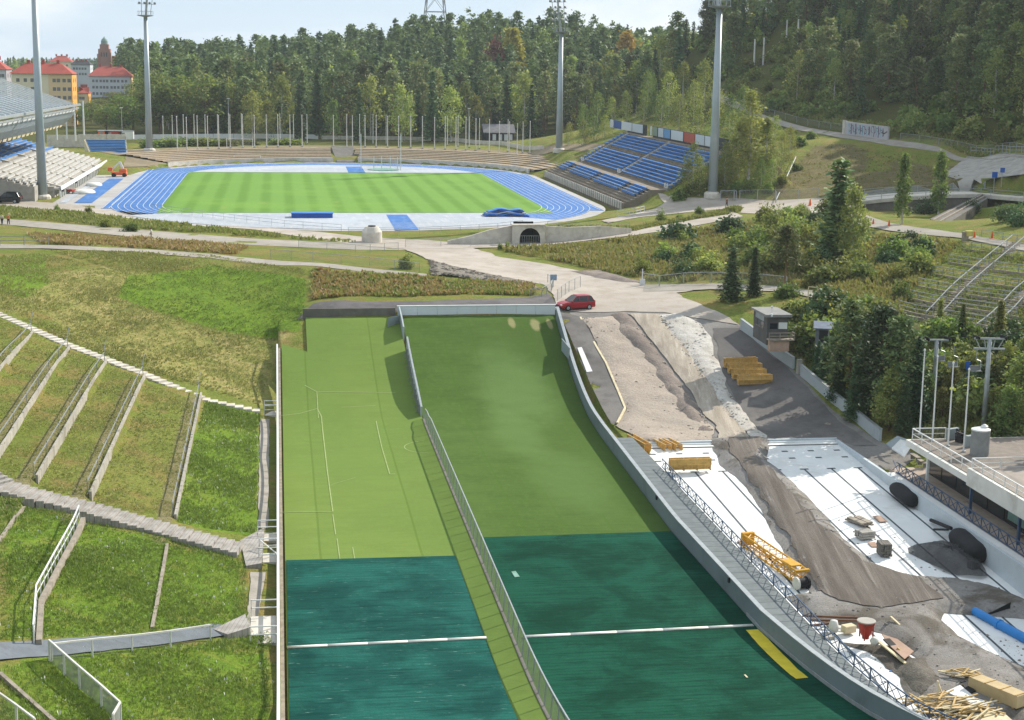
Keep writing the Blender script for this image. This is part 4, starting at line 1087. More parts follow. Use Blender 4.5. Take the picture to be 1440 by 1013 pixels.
for k in range(7):
 r0 = 51.0 + k * 2.4
 for seg in gap(ring(r0, 4, 148, 90)):
  mb = MB()
  q = [(SX + (x - SX) * (r0 + 2.4) / r0, SY1 + (y - SY1) * (r0 + 2.4) / r0) for x, y in seg]
  z = 1.32 + k * .30
  for i in range(len(seg) - 1):
   mb.quad((*seg[i + 1], z), (*seg[i], z), (*q[i], z + .03), (*q[i + 1], z + .03)); mb.quad((*seg[i], z - .5), (*seg[i + 1], z - .5), (*seg[i + 1], z), (*seg[i], z), 1)
  mb.build('tread', [bank, G['timber_grey']], t_)
q = [(16.6, 449.5), (21.6, 449.5), (22.2, 470), (15.6, 470)]
mb = MB(); mb.prism(q, [0, 0, 2.2, 2.2], [.3, .3, 3.6, 3.6]); mb.solo('access_ramp', G['concrete_dark'], 'grey ramp cutting through the far earth terraces', 'ramp')
sheet('earth_bank', px((172, 236), (262, 232), (258, 216), (240, 211), (205, 212), (178, 221)), G['dry_bed'], .12, 2.0, .4, 4)
sheet('earth_bank', ring(74.5, 12, 148, 60) + ring(67.6, 12, 148, 60)[::-1], G['dry_bed'], .1, 2.2, .3, 4)
pole_m = MB(); pole_m.tube((0, 0, 0), (0, 0, 9.4), .145, .09, 8); proto_p = thing('flagpole', 'bare white flagpole in the double row behind the far bend', 'flagpole', (0, 0, 0), 0, 'bare flagpoles behind the far bend')
pole_m.build('pole', G['white_dirty'], proto_p)
mb = MB(); mb.lathe((0, 0, 9.4), [(.14, 0), (.17, .1), (.05, .22)], 8); mb.build('cap', G['white_paint'], proto_p)
mb = MB(); mb.box((0, 0, .15), (.6, .6, .5)); mb.build('footing', G['concrete'], proto_p)
FRONT = [249.5, 263, 278, 292.5, 308, 324, 341.5, 358, 375, 391, 408, 425, 469, 487.7, 495.7, 513.4, 529, 545, 560.5, 577.5, 594, 611, 626, 641, 655, 669, 688, 702, 716, 727]
BACK = [230, 243, 258.5, 273.5, 289, 306.5, 322, 340, 394, 413, 432, 505.8, 524.6, 543, 629, 644, 660, 674, 714, 735, 745]
first = True
for row, (xs_, yy) in enumerate(((FRONT, lambda x: float(np.interp(x, [250, 300, 360, 430, 545, 600, 680, 730], [213, 210, 208, 207, 208, 210, 213, 222]))), (BACK, lambda x: float(np.interp(x, [230, 340, 540, 640, 700, 745], [207, 203, 202.5, 206, 213, 217]))))):
 for x in xs_:
  p = hit(x, yy(x))
  s = (1 + rnd.uniform(-.02, .02)) * (1.0 if row == 0 else .96)
  if first: proto_p.location = p; proto_p.scale = (s,) * 3; first = False
  else: dup(proto_p, p, 0, None, None, s)
for pts, lab, m_, h in ((((168, 197), (215, 196), (300, 195), (385, 195), (448, 196)), 'low white board fence behind the left half of the flagpoles', 'white_paint', 1.5), (((452, 196), (560, 197), (640, 199), (700, 204), (765, 210)), 'low grey board fence behind the right half of the flagpoles', 'concrete_light', 1.2)):
 P_ = densify(px(*pts), 6, False); z = terr(P_[:, 0], P_[:, 1])
 mb = MB()
 for i in range(len(P_) - 1):
  a, b = P_[i], P_[i + 1]; d = (b - a) * .01
  mb.wall([a + d, b - d], [z[i] - .3, z[i + 1] - .3], [z[i] + h, z[i + 1] + h], .12)
 mb.solo('board_fence', G[m_], lab, 'fence', 'board fences behind the flagpoles')
def mast(px_, py, lab, H, yp=None):
 b = hit(px_, py)
 if yp is not None: H = above(px_, yp, b) - b[2]
 t_ = thing('floodlight_mast', lab, 'floodlight', b, 0, 'floodlight masts round the stadium')
 mb = MB(); mb.tube((b[0], b[1], b[2] - .3), (b[0], b[1], b[2] + H), .98, .52, 14); mb.build('pole', G['mast'], t_, True)
 mb = MB(); mb.lathe((b[0], b[1], b[2] - .4), [(1.7, 0), (1.7, .9), (1.45, 1.2), (1.2, 1.3)], 14); mb.build('footing', G['concrete_light'], t_)
 mb = MB(); mb.lathe((b[0], b[1], b[2] + H), [(.62, -.4), (2.2, -.1), (2.2, .06), (.5, .1)], 14)
 mb.build('platform', G['galv_dull'], t_)
 mb = MB()
 for i in range(10):
  a = i * math.pi / 5; a2 = (i + 1) * math.pi / 5
  p = np.array((b[0] + 2.15 * math.cos(a), b[1] + 2.15 * math.sin(a), b[2] + H)); p2 = np.array((b[0] + 2.15 * math.cos(a2), b[1] + 2.15 * math.sin(a2), b[2] + H))
  mb.bar(p, p + (0, 0, 1.1), .06, .06); mb.bar(p + (0, 0, 1.1), p2 + (0, 0, 1.1), .06, .06)
 mb.build('railing', G['galv'], t_)
 c = np.array((SX - b[0], 358 - b[1], 0)); c /= np.linalg.norm(c); s = np.array((-c[1], c[0], 0))
 lean = np.array((0, 0, 1.0)) + c * .22
 base = np.array((b[0], b[1], b[2] + H)) + c * .3
 mb = MB()
 mb.tube(base, base + lean * 11, .34, .22, 8)
 for k in (-2.1, 2.1): mb.tube(base + s * k * .6, base + s * k + lean * 11, .09, n=6)
 for r_ in range(6): mb.bar(base - s * 2.7 + lean * (3 + r_ * 1.6), base + s * 2.7 + lean * (3 + r_ * 1.6), .12, .12)
 mb.build('lamp_frame', G['galv'], t_)
 for r_ in range(6):
  for k in range(4):
   mb = MB(); p = base + s * (-2.25 + 1.5 * k) + lean * (3.35 + r_ * 1.6)
   mb.tube(p - c * .1, p + c * .32 - np.array((0, 0, .12)), .26, .36, 8); mb.build('lamp', G['galv_dull'], t_)
 return t_
mast(60, 280, 'thick floodlight mast in front of the white grandstand at the left', 44)
mast(210, 213, 'floodlight mast beside the far end of the grandstand, left of the flagpoles', 41, 22)
mast(786, 213, 'floodlight mast between the flagpoles and the blue benches, lamps seen above the trees', 38.5, 45)
mast(1002, 276, 'floodlight mast beside the sandy road, right of the blue benches', 38.5, 9)
SXW = 67.6
S_PROF = [(67.6, 1.35), (70.2, 2.5), (73.2, 4.0), (76.0, 4.05), (88.0, 11.3), (90.2, 11.35)]
t_ = thing('bench_stand', 'open concrete stand with rows of blue benches right of the pitch', 'grandstand', (76, 352, 0))
Y0, Y1 = 304.0, 398.0
def zst(x): return float(np.interp(x, [p[0] for p in S_PROF], [p[1] for p in S_PROF]))
mb = MB()
xs_ = list(np.arange(67.6, 73.2, .8)) + [73.2, 76.0] + list(np.arange(76.8, 88.1, .8)) + [90.2]
for a, b in zip(xs_[:-1], xs_[1:]):
 y0 = Y0 - (76 - min(a, 76)) * .0; y1 = Y1 - max(0, a - 76) * .0
 mb.box2((a, y0, -1.0), (b - .001, y1, zst(a)))
mb.build('concrete_steps', plain('stand_concrete', lin(150, 138, 122, .72), .92, 0, .2, .15, .4, .3, lin(120, 104, 84, .66), .3, .5), t_)
for y in np.arange(Y0 + 1, Y1 - 2, 2.2): mb = MB(); mb.box2((67.42, y, 0), (67.56, y + 1.3, 1.55)); mb.build('front_panel', G['concrete_light'], t_)
mb = MB()
for y in np.arange(Y0, Y1, 2.4): mb.bar((70.4, y, 2.5), (70.4, y, 3.6), .06, .06)
mb.bar((70.4, Y0, 3.6), (70.4, Y1, 3.6), .07, .07); mb.bar((70.4, Y0, 3.1), (70.4, Y1, 3.1), .05, .05)
mb.build('barrier', G['galv'], t_)
ay = [at_x(a, b, 76.0)[1] for a, b in ((817, 226), (868, 240), (934, 260))]
bounds = [304.6] + sorted(ay) + [397.5]
nb = 0
for k in range(len(bounds) - 1):
 a, b = bounds[k] + (1.35 if k else 0), bounds[k + 1] - (1.35 if k < len(bounds) - 2 else 0)
 mid = (a + b) / 2
 halves = ((a, mid - .35), (mid + .35, b)) if b - a > 16 else ((a, b),)
 for (h0, h1) in halves:
  for r_ in range(12):
   x = 77.0 + r_ * .92
   if r_ == 6: continue
   z = zst(x - .4) + .42
   mb = MB(); mb.box2((x - .42, h0, z), (x + .32, h1, z + .1)); mb.bar((x - .05, h0 + .3, z - .2), (x - .05, h1 - .3, z - .2), .1, .38)
   mb.build('bench', G['seat_blue'], t_); nb += 1
low = [(384, 392), (352, 378), (322, 348), (306, 318)]
for a, b in low:
 for r_ in range(4):
  x = 70.4 + r_ * .8; z = zst(x) + .4
  mb = MB(); mb.box2((x - .2, a, z), (x + .25, b, z + .07)); mb.bar((x, a + .3, z - .2), (x, b - .3, z - .2), .1, .38); mb.build('bench', G['seat_blue'], t_)
for y in bounds[1:-1]:
 mb = MB()
 for x in np.arange(76.2, 87.8, .46): mb.box2((x, y - .8, zst(x) - .4), (x + .455, y + .8, zst(x + .23) + .12))
 mb.build('aisle', G['concrete'], t_)
mb = MB()
for y in bounds[1:-1]:
 for s in (-.95, .95):
  mb.bar((76.4, y + s, 4.4), (76.4, y + s, 5.3), .1, .1)
  mb.box2((76.25, y + s - .12, 4.3), (76.5, y + s + .12, 5.2))
mb.build('aisle_post', G['white_paint'], t_)
AX = 89.6
t_ = thing('advertising_wall', 'row of advertising boards along the top of the blue bench stand', 'billboard', (AX, 350, 11.3))
mb = MB(); mb.box2((AX + .1, 302, 11.2), (AX + .3, 372.5, 13.9)); mb.box2((AX + .1, 379.5, 11.2), (AX + .3, 400.5, 13.9)); mb.build('backing', G['dark'], t_)
boards = [(857.5, 862, 'w'), (863, 873, 'b'), (873.5, 888, 'w'), (888.5, 903.5, 'w2'), (914, 916, 'w'), (917, 924, 'g'), (925, 932.5, 'w2'), (933, 942, 'lb'), (943, 960, 'w'), (961, 976.5, 'r'), (977, 990, 'w2'), (990.5, 1004, 'w')]
bc = {'w': lin(216, 222, 226, .8), 'w2': lin(206, 214, 218, .8), 'b': lin(36, 84, 160, .8), 'g': lin(132, 150, 128, .8), 'lb': lin(104, 158, 206, .8), 'r': lin(190, 82, 58, .8)}
bm_ = {k: plain('board_' + k, v, .5, 0, .3, .04) for k, v in bc.items()}
ink = {'w': lin(130, 160, 150, .7), 'w2': lin(70, 90, 100, .7), 'b': lin(120, 160, 210, .8), 'g': lin(190, 204, 180, .8), 'lb': lin(190, 214, 230, .8), 'r': lin(206, 120, 90, .8)}
im_ = {k: plain('ink_' + k, v, .5, 0, .3, .04) for k, v in ink.items()}
for a, b, k in boards:
 ya, yb = sorted((float(at_x(a, 185 + (a - 860) * .2, AX)[1]), float(at_x(b, 185 + (b - 860) * .2, AX)[1])))
 mb = MB(); mb.box2((AX, ya + .15, 11.7), (AX + .08, yb - .15, 13.8)); o = mb.build('board', bm_[k], t_)
 if yb - ya > 3:
  mb = MB(); w_ = yb - ya
  n_ = max(2, int(w_ / 1.1))
  for i in range(n_):
   y = ya + w_ * (.2 + .6 * (i + .5) / n_); h = .5 + .25 * rnd.random()
   mb.box2((AX - .03, y - w_ * .22 / n_, 12.75 - h / 2), (AX - .005, y + w_ * .22 / n_, 12.75 + h / 2))
  mb.box2((AX - .03, ya + w_ * .25, 12.1), (AX - .005, yb - w_ * .25, 12.22))
  mb.build('lettering', im_[k], o)
for a, b in ((865, 175), (893, 179), (921, 184), (955, 189)):
 p = at_x(a, b, AX + .5)
 mb = MB(); mb.bar((AX + .5, p[1], 11.2), (AX + .5, p[1], p[2] + .3), .1, .1); mb.box((AX + .5, p[1], p[2]), (.4, .5, 1.3))
 mb.solo('lamp_post', G['white_paint'], 'small white lamp post standing behind the advertising boards', 'lamp post', 'lamp posts behind the advertising boards')
t_ = thing('grandstand', 'main grandstand with white and blue bench rows under a steel roof', 'grandstand', (-54, 370, 0))
FX, RX = -44.0, -66.0
zg = lambda x: float(np.interp(-x, [44, 66], [1.9, 7.6]))
GY0, GY1 = 322.0, 420.0
mb = MB(); NR = 17
for k in range(NR):
 xa = FX - k * (22.0 / NR); xb = xa - 22.0 / NR
 y0 = GY0 if k > 2 else 331; mb.box2((xb + .001, y0, -.6 if k else 1.5), (xa, GY1, zg(xa)))
mb.build('concrete_steps', G['concrete'], t_)
mb = MB()
for y in np.arange(331.2, GY1, 3.2): mb.box2((FX - .4, y, -.3), (FX - .05, y + .5, 1.5))
mb.box2((FX - .12, 331, 1.5), (FX + .1, GY1, 2.3)); mb.build('front_wall', G['white_paint'], t_)
mb = MB(); mb.box2((FX - 3.0, 331, -.5), (FX - 2.7, GY1, 1.4)); mb.build('undercroft', G['concrete_dark'], t_)
secs = [(322.8, 334), (335.2, 356), (357.2, 378), (379.2, 399), (400.2, 419.4)]
for (a, b) in secs:
 for k in range(1, NR):
  x = FX - (k + .5) * (22.0 / NR)
  if k < 3 and b < 340: continue
  if 11 == k: continue
  z = zg(FX - k * 22.0 / NR) + .38
  mb = MB(); mb.box2((x - .1, a, z), (x + .4, b, z + .08)); mb.bar((x + .3, a, z - .2), (x + .3, b, z - .2), .06, .34)
  blue = k > 11 or (k > 9 and a > 395)
  mb.build('bench', G['seat_blue'] if blue else G['seat_white'], t_)
mb = MB()
for a in [334.6, 356.6, 378.6, 399.6]:
 mb.box2((RX, a - .5, 1.0), (FX, a + .5, 1.9))
 mb.prism([(FX, a - .5), (FX, a + .5), (RX, a + .5), (RX, a - .5)], [1, 1, 5, 5], [2.05, 2.05, 7.9, 7.9])
mb.build('aisle', G['concrete_light'], t_)
mb = MB(); mb.box2((RX - .6, GY0, 4), (RX - .2, GY1 - 8, 12.5)); mb.build('back_wall', G['dark'], t_)
bz = lambda y: 16.9 - .006 * (y - 290)
mb = MB()
for a, b in zip(np.arange(280, 418, 6.0), np.arange(286, 424, 6.0)):
 mb.bar((-50, a, bz(a) + .35), (-50, b, bz(b) + .35), .5, .5); mb.bar((-50.4, a, bz(a) - .5), (-50.4, b - .2, bz(b) - .5), .35, .35)
mb.build('front_beam', G['galv'], t_)
mb = MB()
for a in np.arange(280, 412, 6.0):
 mb.add([(-50.3, a + .1, bz(a) - .6), (-50.3, a + 5.9, bz(a) - .6), (-50.6, a + 5.2, bz(a) - 1.25), (-50.6, a + .8, bz(a) - 1.25)], [(0, 1, 2, 3)])
mb.build('valance', G['white_paint'], t_)
mb = MB(); ya_ = np.arange(276, 418, 4.4)
for a, b in zip(ya_[:-1], ya_[1:]):
 for (p0, p1) in (((-50.7, -.9), (-52.0, -2.8)), ((-52.0, -2.8), (-54.0, -4.6))):
  mb.quad((p0[0], a, bz(a) + p0[1]), (p0[0], b - .1, bz(b) + p0[1]), (p1[0], b - .1, bz(b) + p1[1]), (p1[0], a, bz(a) + p1[1]))
mb.build('soffit', G['panel_grey'], t_)
mb = MB()
for a in np.arange(278, 414, 6.0):
 mb.add([(-54.0, a, bz(a) - 4.3), (-54.0, a + 5.8, bz(a) - 4.3), (-54.4, a + 4.6, bz(a) - 5.3), (-54.4, a + 1.2, bz(a) - 5.3)], [(0, 1, 2, 3)])
mb.build('soffit_edge', G['timber_pale'], t_)
mb = MB()
for a, b in zip(np.arange(276, 402, 6.0), np.arange(281.9, 408, 6.0)): mb.add([(-50.5, a, bz(a) + .3), (-50.5, b, bz(b) + .3), (-67, b, 19.0), (-67, a, 19.0), (-50.5, a, bz(a) + .1), (-50.5, b, bz(b) + .1), (-67, b, 18.8), (-67, a, 18.8)], [(0, 1, 2, 3), (7, 6, 5, 4), (0, 4, 5, 1), (1, 5, 6, 2), (2, 6, 7, 3), (3, 7, 4, 0)])
mb.build('roof_panel', plain('roof_glass', lin(120, 142, 152, .6), .25, .1, .5, .1, .3), t_)
for a in np.arange(284, 414, 6.0):
 mb = MB(); mb.bar((-50.5, a, bz(a) + .6), (-68, a, 22.8), .34, .3); mb.bar((-68, a, 19.0), (-68, a, 22.9), .2, .2); mb.build('roof_stay', G['white_paint'], t_)
for (a, b, c_) in ((118, 185, 146), (106, 193, 154), (94, 190, 172), (80, 192, 172)):
 p = at_y(a, b, 424.0 + (118 - a) * .5)
 mb = MB(); top = at_y(a, c_ - (4 if a > 100 else 0), p[1])[2]; mb.tube((p[0], p[1], p[2] - 1), (p[0], p[1], top), .22, .18, 8)
 mb.solo('white_column', G['white_paint'], 'slim white column at the far end of the grandstand roof', 'column', 'white columns at the far end of the grandstand')
t_ = thing('bench_block', 'small block of pale blue benches on a white base beyond the grandstand', 'grandstand', (-45, 447, 0))
mb = MB(); mb.add([(-50.5, 440, -.2), (-40.5, 440, -.2), (-42.5, 458, -.2), (-54, 458, -.2), (-50.5, 440, 2.6), (-40.5, 440, 2.6), (-42.5, 458, 5.6), (-54, 458, 5.6)], [(3, 2, 1, 0), (4, 5, 6, 7), (0, 1, 5, 4), (1, 2, 6, 5), (2, 3, 7, 6), (3, 0, 4, 7)])
mb.build('base', G['timber_pale'], t_)
mb = MB(); mb.box2((-44.6, 439.9, 0), (-41.2, 440.1, 2.0)); mb.build('opening', G['dark'], t_)
pale_seat = plain('seat_pale_blue', lin(70, 140, 210, .8), .6, 0, .3, .1)
for k in range(9):
 y = 440.6 + k * 1.95; z = 2.6 + (y - 440) * 3 / 18
 mb = MB(); mb.box2((-50.3 - k * .38, y, z + .25), (-40.8 - k * .2, y + 1.2, z + .42)); mb.build('bench', pale_seat, t_)
P_ = [at_y(a, b, 474) for a, b in ((66, 204), (110, 203), (150, 203), (178, 203))]
mb = MB()
for a, b in zip(P_[:-1], P_[1:]): mb.wall([(a[0] + .05, a[1]), (b[0] - .05, b[1])], a[2] - 3, a[2] + 2.9, .3)
mb.solo('concrete_wall', G['concrete_light'], 'tall pale concrete wall behind the small blue bench block', 'wall')
for a, b, w_, h_, m_, lab in ((146, 189, 3.2, 2.2, 'orange', 'small red roofed site hut behind the concrete wall'), (160, 190, 5.0, 2.4, 'red_paint', 'dark red site container behind the concrete wall'), (178, 190, 4.2, 2.3, 'white_paint', 'white site container left of the floodlight mast')):
 p = at_y(a, b, 486)
 t_ = thing('site_container', lab, 'container', (p[0], p[1], p[2] - 1.2))
 z0 = p[2] - 1.2
 mb = MB(); mb.box((p[0], p[1], z0 + h_ / 2), (w_, 2.6, h_), 0, 0, .08); mb.build('body', G[m_], t_)
 mb = MB(); mb.box((p[0], p[1], z0 + h_ + .06), (w_ + .2, 2.8, .12)); mb.build('roof', G['galv'], t_)
 mb = MB(); mb.box((p[0] - w_ * .2, p[1] - 1.32, z0 + 1.0), (.9, .06, 1.9)); mb.build('door', G['galv_dull'], t_)
def goal(px_, pyb, W_, H_, Y, lab, rz=0.0):
 b = at(px_, pyb, gz(*at(px_, pyb, 0.5)[:2])) if Y is None else at_y(px_, pyb, Y)
 t_ = thing('football_goal', lab, 'goal', b, rz, 'football goals')
 mb = MB()
 for s in (-1, 1): mb.tube((s * W_ / 2, 0, 0), (s * W_ / 2, 0, H_), .07, n=8); mb.tube((s * W_ / 2, 0, H_), (s * W_ / 2, 1.1, H_ - .1), .04, n=6); mb.tube((s * W_ / 2, 1.1, H_ - .1), (s * W_ / 2, 1.9, 0), .04, n=6)
 mb.tube((-W_ / 2 - .07, 0, H_), (W_ / 2 + .07, 0, H_), .07, n=8); mb.tube((-W_ / 2, 1.9, .05), (W_ / 2, 1.9, .05), .04, n=6)
 mb.build('frame', G['white_paint'], t_, world=False)
 mb = MB(); mb.quad((-W_ / 2, 1.9, .05), (W_ / 2, 1.9, .05), (W_ / 2, 1.1, H_ - .1), (-W_ / 2, 1.1, H_ - .1)); mb.build('net', G['mesh_thin'], t_, world=False)
 return t_
goal(348, 231.5, 7.3, 2.5, 446.5, 'white football goal standing before the far bend wall')
goal(337, 208, 7.3, 2.5, None, 'white football goal among the flagpoles on the earth terrace')
b = at(540, 240.5, 0)
t_ = thing('throwing_cage', 'tall throwing cage of thin poles on the far side of the pitch', 'cage', b)
mb = MB()
cp = [(b[0] - 6, b[1] + 1, 9.6), (b[0] - 2.4, b[1] + 4.6, 3.6), (b[0] - .3, b[1] + 5.2, 3.6), (b[0] + 2.0, b[1] + 4.6, 3.6), (b[0] + 3.8, b[1] + 3, 3.6), (b[0] + 4.4, b[1] - .5, 9.8)]
mb.lathe((b[0], b[1] + 2, .12), [(4.2, 0), (4.2, .16), (3.9, .18)], 24, sy=.8); mb.build('mat', plain('green_mat', lin(120, 190, 160, .7), .7), t_)
for x, y, h in cp:
 mb = MB(); mb.tube((x, y, 0), (x, y, h), .11, n=6); mb.build('pole', G['white_paint'], t_)
mb = MB()
for a, c in zip(cp[:-1], cp[1:]): mb.quad((a[0], a[1], .2), (c[0], c[1], .2), (c[0], c[1], min(3.6, c[2])), (a[0], a[1], min(3.6, a[2])))
mb.build('net', G['mesh_thin'], t_)
a = at(410, 307.5, 0); c = at(468, 307.5, 0)
t_ = thing('landing_mat', 'blue high jump mat with a paler cover left of the blue run-up strip', 'sports mat', ((a[0] + c[0]) / 2, a[1], 0))
mb = MB(); mb.box2((a[0], a[1], .05), (c[0], a[1] + 3.2, .85), 0, .08); mb.build('mat', G['mat_blue'], t_)
mb = MB(); mb.box2((a[0] - .12, a[1] - .1, .86), (c[0] + .12, a[1] + 3.3, 1.0), 0, .05); mb.build('cover', G['seat_blue'], t_)
a = at(679, 306, 0); c = at(748, 306, 0)
t_ = thing('mat_pile', 'heap of slumped blue mats by the near right corner of the pitch', 'sports mat', ((a[0] + c[0]) / 2, a[1], 0))
for k in range(5):
 mb = MB(); w_ = (c[0] - a[0]); x0_ = a[0] + w_ * (.02 * k + .05); n_ = 10; z = .12 + k * .22
 pts = [(x0_ + w_ * (.9 - .05 * k) * i / n_, z + .16 * math.sin(i * 1.1 + k) + .35 * math.sin(math.pi * i / n_) * (.3 + .1 * k) - (.1 if i in (0,) else 0)) for i in range(n_ + 1)]
 for (xa, za), (xb, zb) in zip(pts[:-1], pts[1:]):
  y0_ = a[1] + k * .25; y1_ = a[1] + 4.2 - k * .2
  mb.add([(xa, y0_, max(.06, za)), (xb, y0_, max(.06, zb)), (xb, y1_, max(.06, zb)), (xa, y1_, max(.06, za)), (xa, y0_, max(.1, za) + .2), (xb, y0_, max(.1, zb) + .2), (xb, y1_, max(.1, zb) + .2), (xa, y1_, max(.1, za) + .2)], [(3, 2, 1, 0), (4, 5, 6, 7), (0, 1, 5, 4), (1, 2, 6, 5), (2, 3, 7, 6), (3, 0, 4, 7)])
 mb.build('mat', [G['mat_blue'], G['seat_blue'], G['track_pale']][k % 3 if k != 4 else 1], t_)
b = at(168, 249, 0)
t_ = thing('boom_lift', 'orange and white boom lift parked before the far end of the grandstand', 'boom lift', b)
mb = MB(); mb.box((b[0], b[1], .85), (3.6, 2.2, .7), 0, 0, .12); mb.box((b[0] + .9, b[1], 1.5), (1.7, 1.7, .9), 0, 0, .15); mb.build('chassis', G['orange'], t_)
for sx in (-1.25, 1.25):
 for sy in (-1.0, 1.0):
  mb = MB(); mb.tube((b[0] + sx, b[1] + sy - .16, .5), (b[0] + sx, b[1] + sy + .16, .5), .5, n=14); mb.build('wheel', G['black'], t_)
mb = MB(); mb.bar((b[0] + .9, b[1], 1.9), (b[0] + .2, b[1], 3.6), .5, .5); mb.bar((b[0] + .2, b[1], 3.6), (b[0] - 1.6, b[1] - .2, 1.9), .36, .36); mb.build('arm', G['white_paint'], t_)
mb = MB(); mb.box((b[0] - 2.1, b[1] - .2, 1.9), (1.0, 1.6, .9), 0, 0, .06); mb.build('basket', G['orange'], t_)
for pxx, pyy, n_, sz, ms, lab in ((205, 236, 9, .9, ('mat_blue', 'dark', 'track_pale', 'seat_blue'), 'jumble of blue and dark mats dumped at the far left of the track'), (183, 232, 6, .8, ('dark', 'timber_grey', 'concrete_dark'), 'heap of dark rubbish before the bench block opening'), (88, 272, 8, .9, ('timber_pale', 'white_paint', 'red_paint'), 'clutter of pale sheets and buckets by the grandstand wall')):
 b = at(pxx, pyy, 0)
 t_ = thing('rubbish_heap', lab, 'heap', b)
 for k in range(n_):
  mb = MB(); mb.box((b[0] + rnd.uniform(-3.2, 3.2) * sz, b[1] + rnd.uniform(-1.5, 1.5), .35 + rnd.uniform(0, .4)), (rnd.uniform(.7, 1.9), rnd.uniform(.6, 1.4), rnd.uniform(.3, .9)), rnd.uniform(0, 3), 0, .05)
  mb.build('scrap', G[ms[k % len(ms)]], t_)
for a, b_, w_, lab in ((118, 272, 5.0, 'white tarpaulin lump lying by the grandstand front, nearer the pale floodlight mast'), (132, 262, 3.8, 'white tarpaulin lump lying by the grandstand front, nearer the boom lift')):
 p = at(a, b_, 0)
 mb = MB(); n_ = 12
 mb.lathe((p[0], p[1], .05), [(1.0 * w_ / 2, 0), (.95 * w_ / 2, .35), (.7 * w_ / 2, .7), (.3 * w_ / 2, .8)], 12, sy=1.4)
 mb.solo('tarpaulin', G['white_dirty'], lab, 'tarpaulin', None, True)
b = hit(523, 341)
t_ = thing('concrete_shaft', 'squat round concrete shaft with a small hatch beside the path', 'shaft', b)
mb = MB(); mb.lathe(b, [(1.62, -.2), (1.6, 1.7), (1.05, 2.45), (1.0, 2.5)], 24); mb.build('drum', G['concrete_light'], t_, False)
mb = MB(); mb.lathe((b[0], b[1], b[2] + 2.5), [(.6, 0), (.6, .18), (.1, .22)], 14); mb.build('hatch', G['dark'], t_)
tb = at(745, 343, .1)
t_ = thing('tunnel_portal', 'concrete wall with a dark arched tunnel mouth below the stadium', 'tunnel', tb)
mb = MB()
xs_ = [-12, -6, -3.2, -1.75]
R_ = 1.65
def arch(z_s, n=12): return [(tb[0] + R_ * math.cos(t), z_s + R_ * math.sin(t)) for t in np.linspace(math.pi, 0, n)]
yw = tb[1]; zt = tb[2] + 2.85
A = arch(tb[2] + .85)
prev = (tb[0] - R_, tb[2] - .3)
out = [(tb[0] - R_ - 1.0, tb[2] - .3)]
front = [(tb[0] - R_, tb[2] - .3)] + A + [(tb[0] + R_, tb[2] - .3)]
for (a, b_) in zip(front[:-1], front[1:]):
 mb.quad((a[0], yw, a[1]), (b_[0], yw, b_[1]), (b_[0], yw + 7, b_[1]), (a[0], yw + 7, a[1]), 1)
for (a, b_) in zip(A[:-1], A[1:]): mb.quad((a[0], yw, a[1]), (a[0], yw, zt), (b_[0], yw, zt), (b_[0], yw, b_[1]))
mb.quad((tb[0] - R_ - 1.2, yw, tb[2] - .3), (tb[0] - R_ - 1.2, yw, zt), (tb[0] - R_, yw, zt), (tb[0] - R_, yw, tb[2] - .3))
mb.quad((tb[0] + R_, yw, tb[2] - .3), (tb[0] + R_, yw, zt), (tb[0] + R_ + .8, yw, zt), (tb[0] + R_ + .8, yw, tb[2] - .3))
mb.box2((tb[0] - R_ - 1.2, yw - .1, zt), (tb[0] + R_ + .8, yw + 1.2, zt + .22))
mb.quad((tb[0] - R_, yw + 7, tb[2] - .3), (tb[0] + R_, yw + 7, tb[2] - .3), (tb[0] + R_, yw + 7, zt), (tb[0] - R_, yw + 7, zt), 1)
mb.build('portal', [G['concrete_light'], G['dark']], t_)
mb = MB()
for k in range(9): mb.bar((tb[0] - 1.5 + k * .37, yw + .6, tb[2] - .1), (tb[0] - 1.5 + k * .37, yw + .6, tb[2] + 1.2), .05, .05)
mb.bar((tb[0] - 1.6, yw + .6, tb[2] + 1.2), (tb[0] + 1.6, yw + .6, tb[2] + 1.2), .07, .07); mb.build('gate', G['galv'], t_)
L_ = px((722, 343), (690, 344), (660, 344.5), (630, 345)); mb = MB()
mb.wall([(p[0], p[1] + .6) for p in L_], [p[2] - .3 for p in L_], [tb[2] + 2.8, tb[2] + 2.2, tb[2] + 1.2, tb[2] + .5], .4)
R2 = px((768, 342), (800, 340), (845, 335), (888, 329)); mb.wall([(p[0], p[1] + .6) for p in R2], [p[2] - .3 for p in R2], [tb[2] + 2.7, tb[2] + 2.5, R2[2][2] + 1.9, R2[3][2] + .8], .4)
mb.build('wing_wall', G['concrete_light'], t_)
wire_fence(((214, 296), (270, 304), (330, 312), (400, 320), (480, 326)), 1.2, 3.0, 'thin tubular railing beside the left part of the near bend', 'stadium railings', None, .05, .025, 'tubular_railing', 'galv', 2)
wire_fence(((490, 330), (560, 331), (620, 329), (700, 324), (735, 320)), 1.2, 3.0, 'thin tubular railing between the round shaft and the tunnel', 'stadium railings', None, .05, .025, 'tubular_railing', 'galv', 2)
wire_fence(((770, 322), (830, 322), (885, 322)), 1.2, 3.0, 'thin tubular railing on the bank right of the tunnel', 'stadium railings', None, .05, .025, 'tubular_railing', 'galv', 2)
wire_fence(((868, 306), (885, 304), (906, 299)), 1.2, 1.6, 'short white railing by the near end of the blue bench stand', 'stadium railings', None, .07, .04, 'tubular_railing', 'white_paint', 3)
wire_fence(((570, 349), (620, 347), (662, 348), (700, 348)), 1.3, 4.5, 'thin wire fence along the sandy road before the tunnel', 'stadium railings', 'mesh_thin', .05, .03)
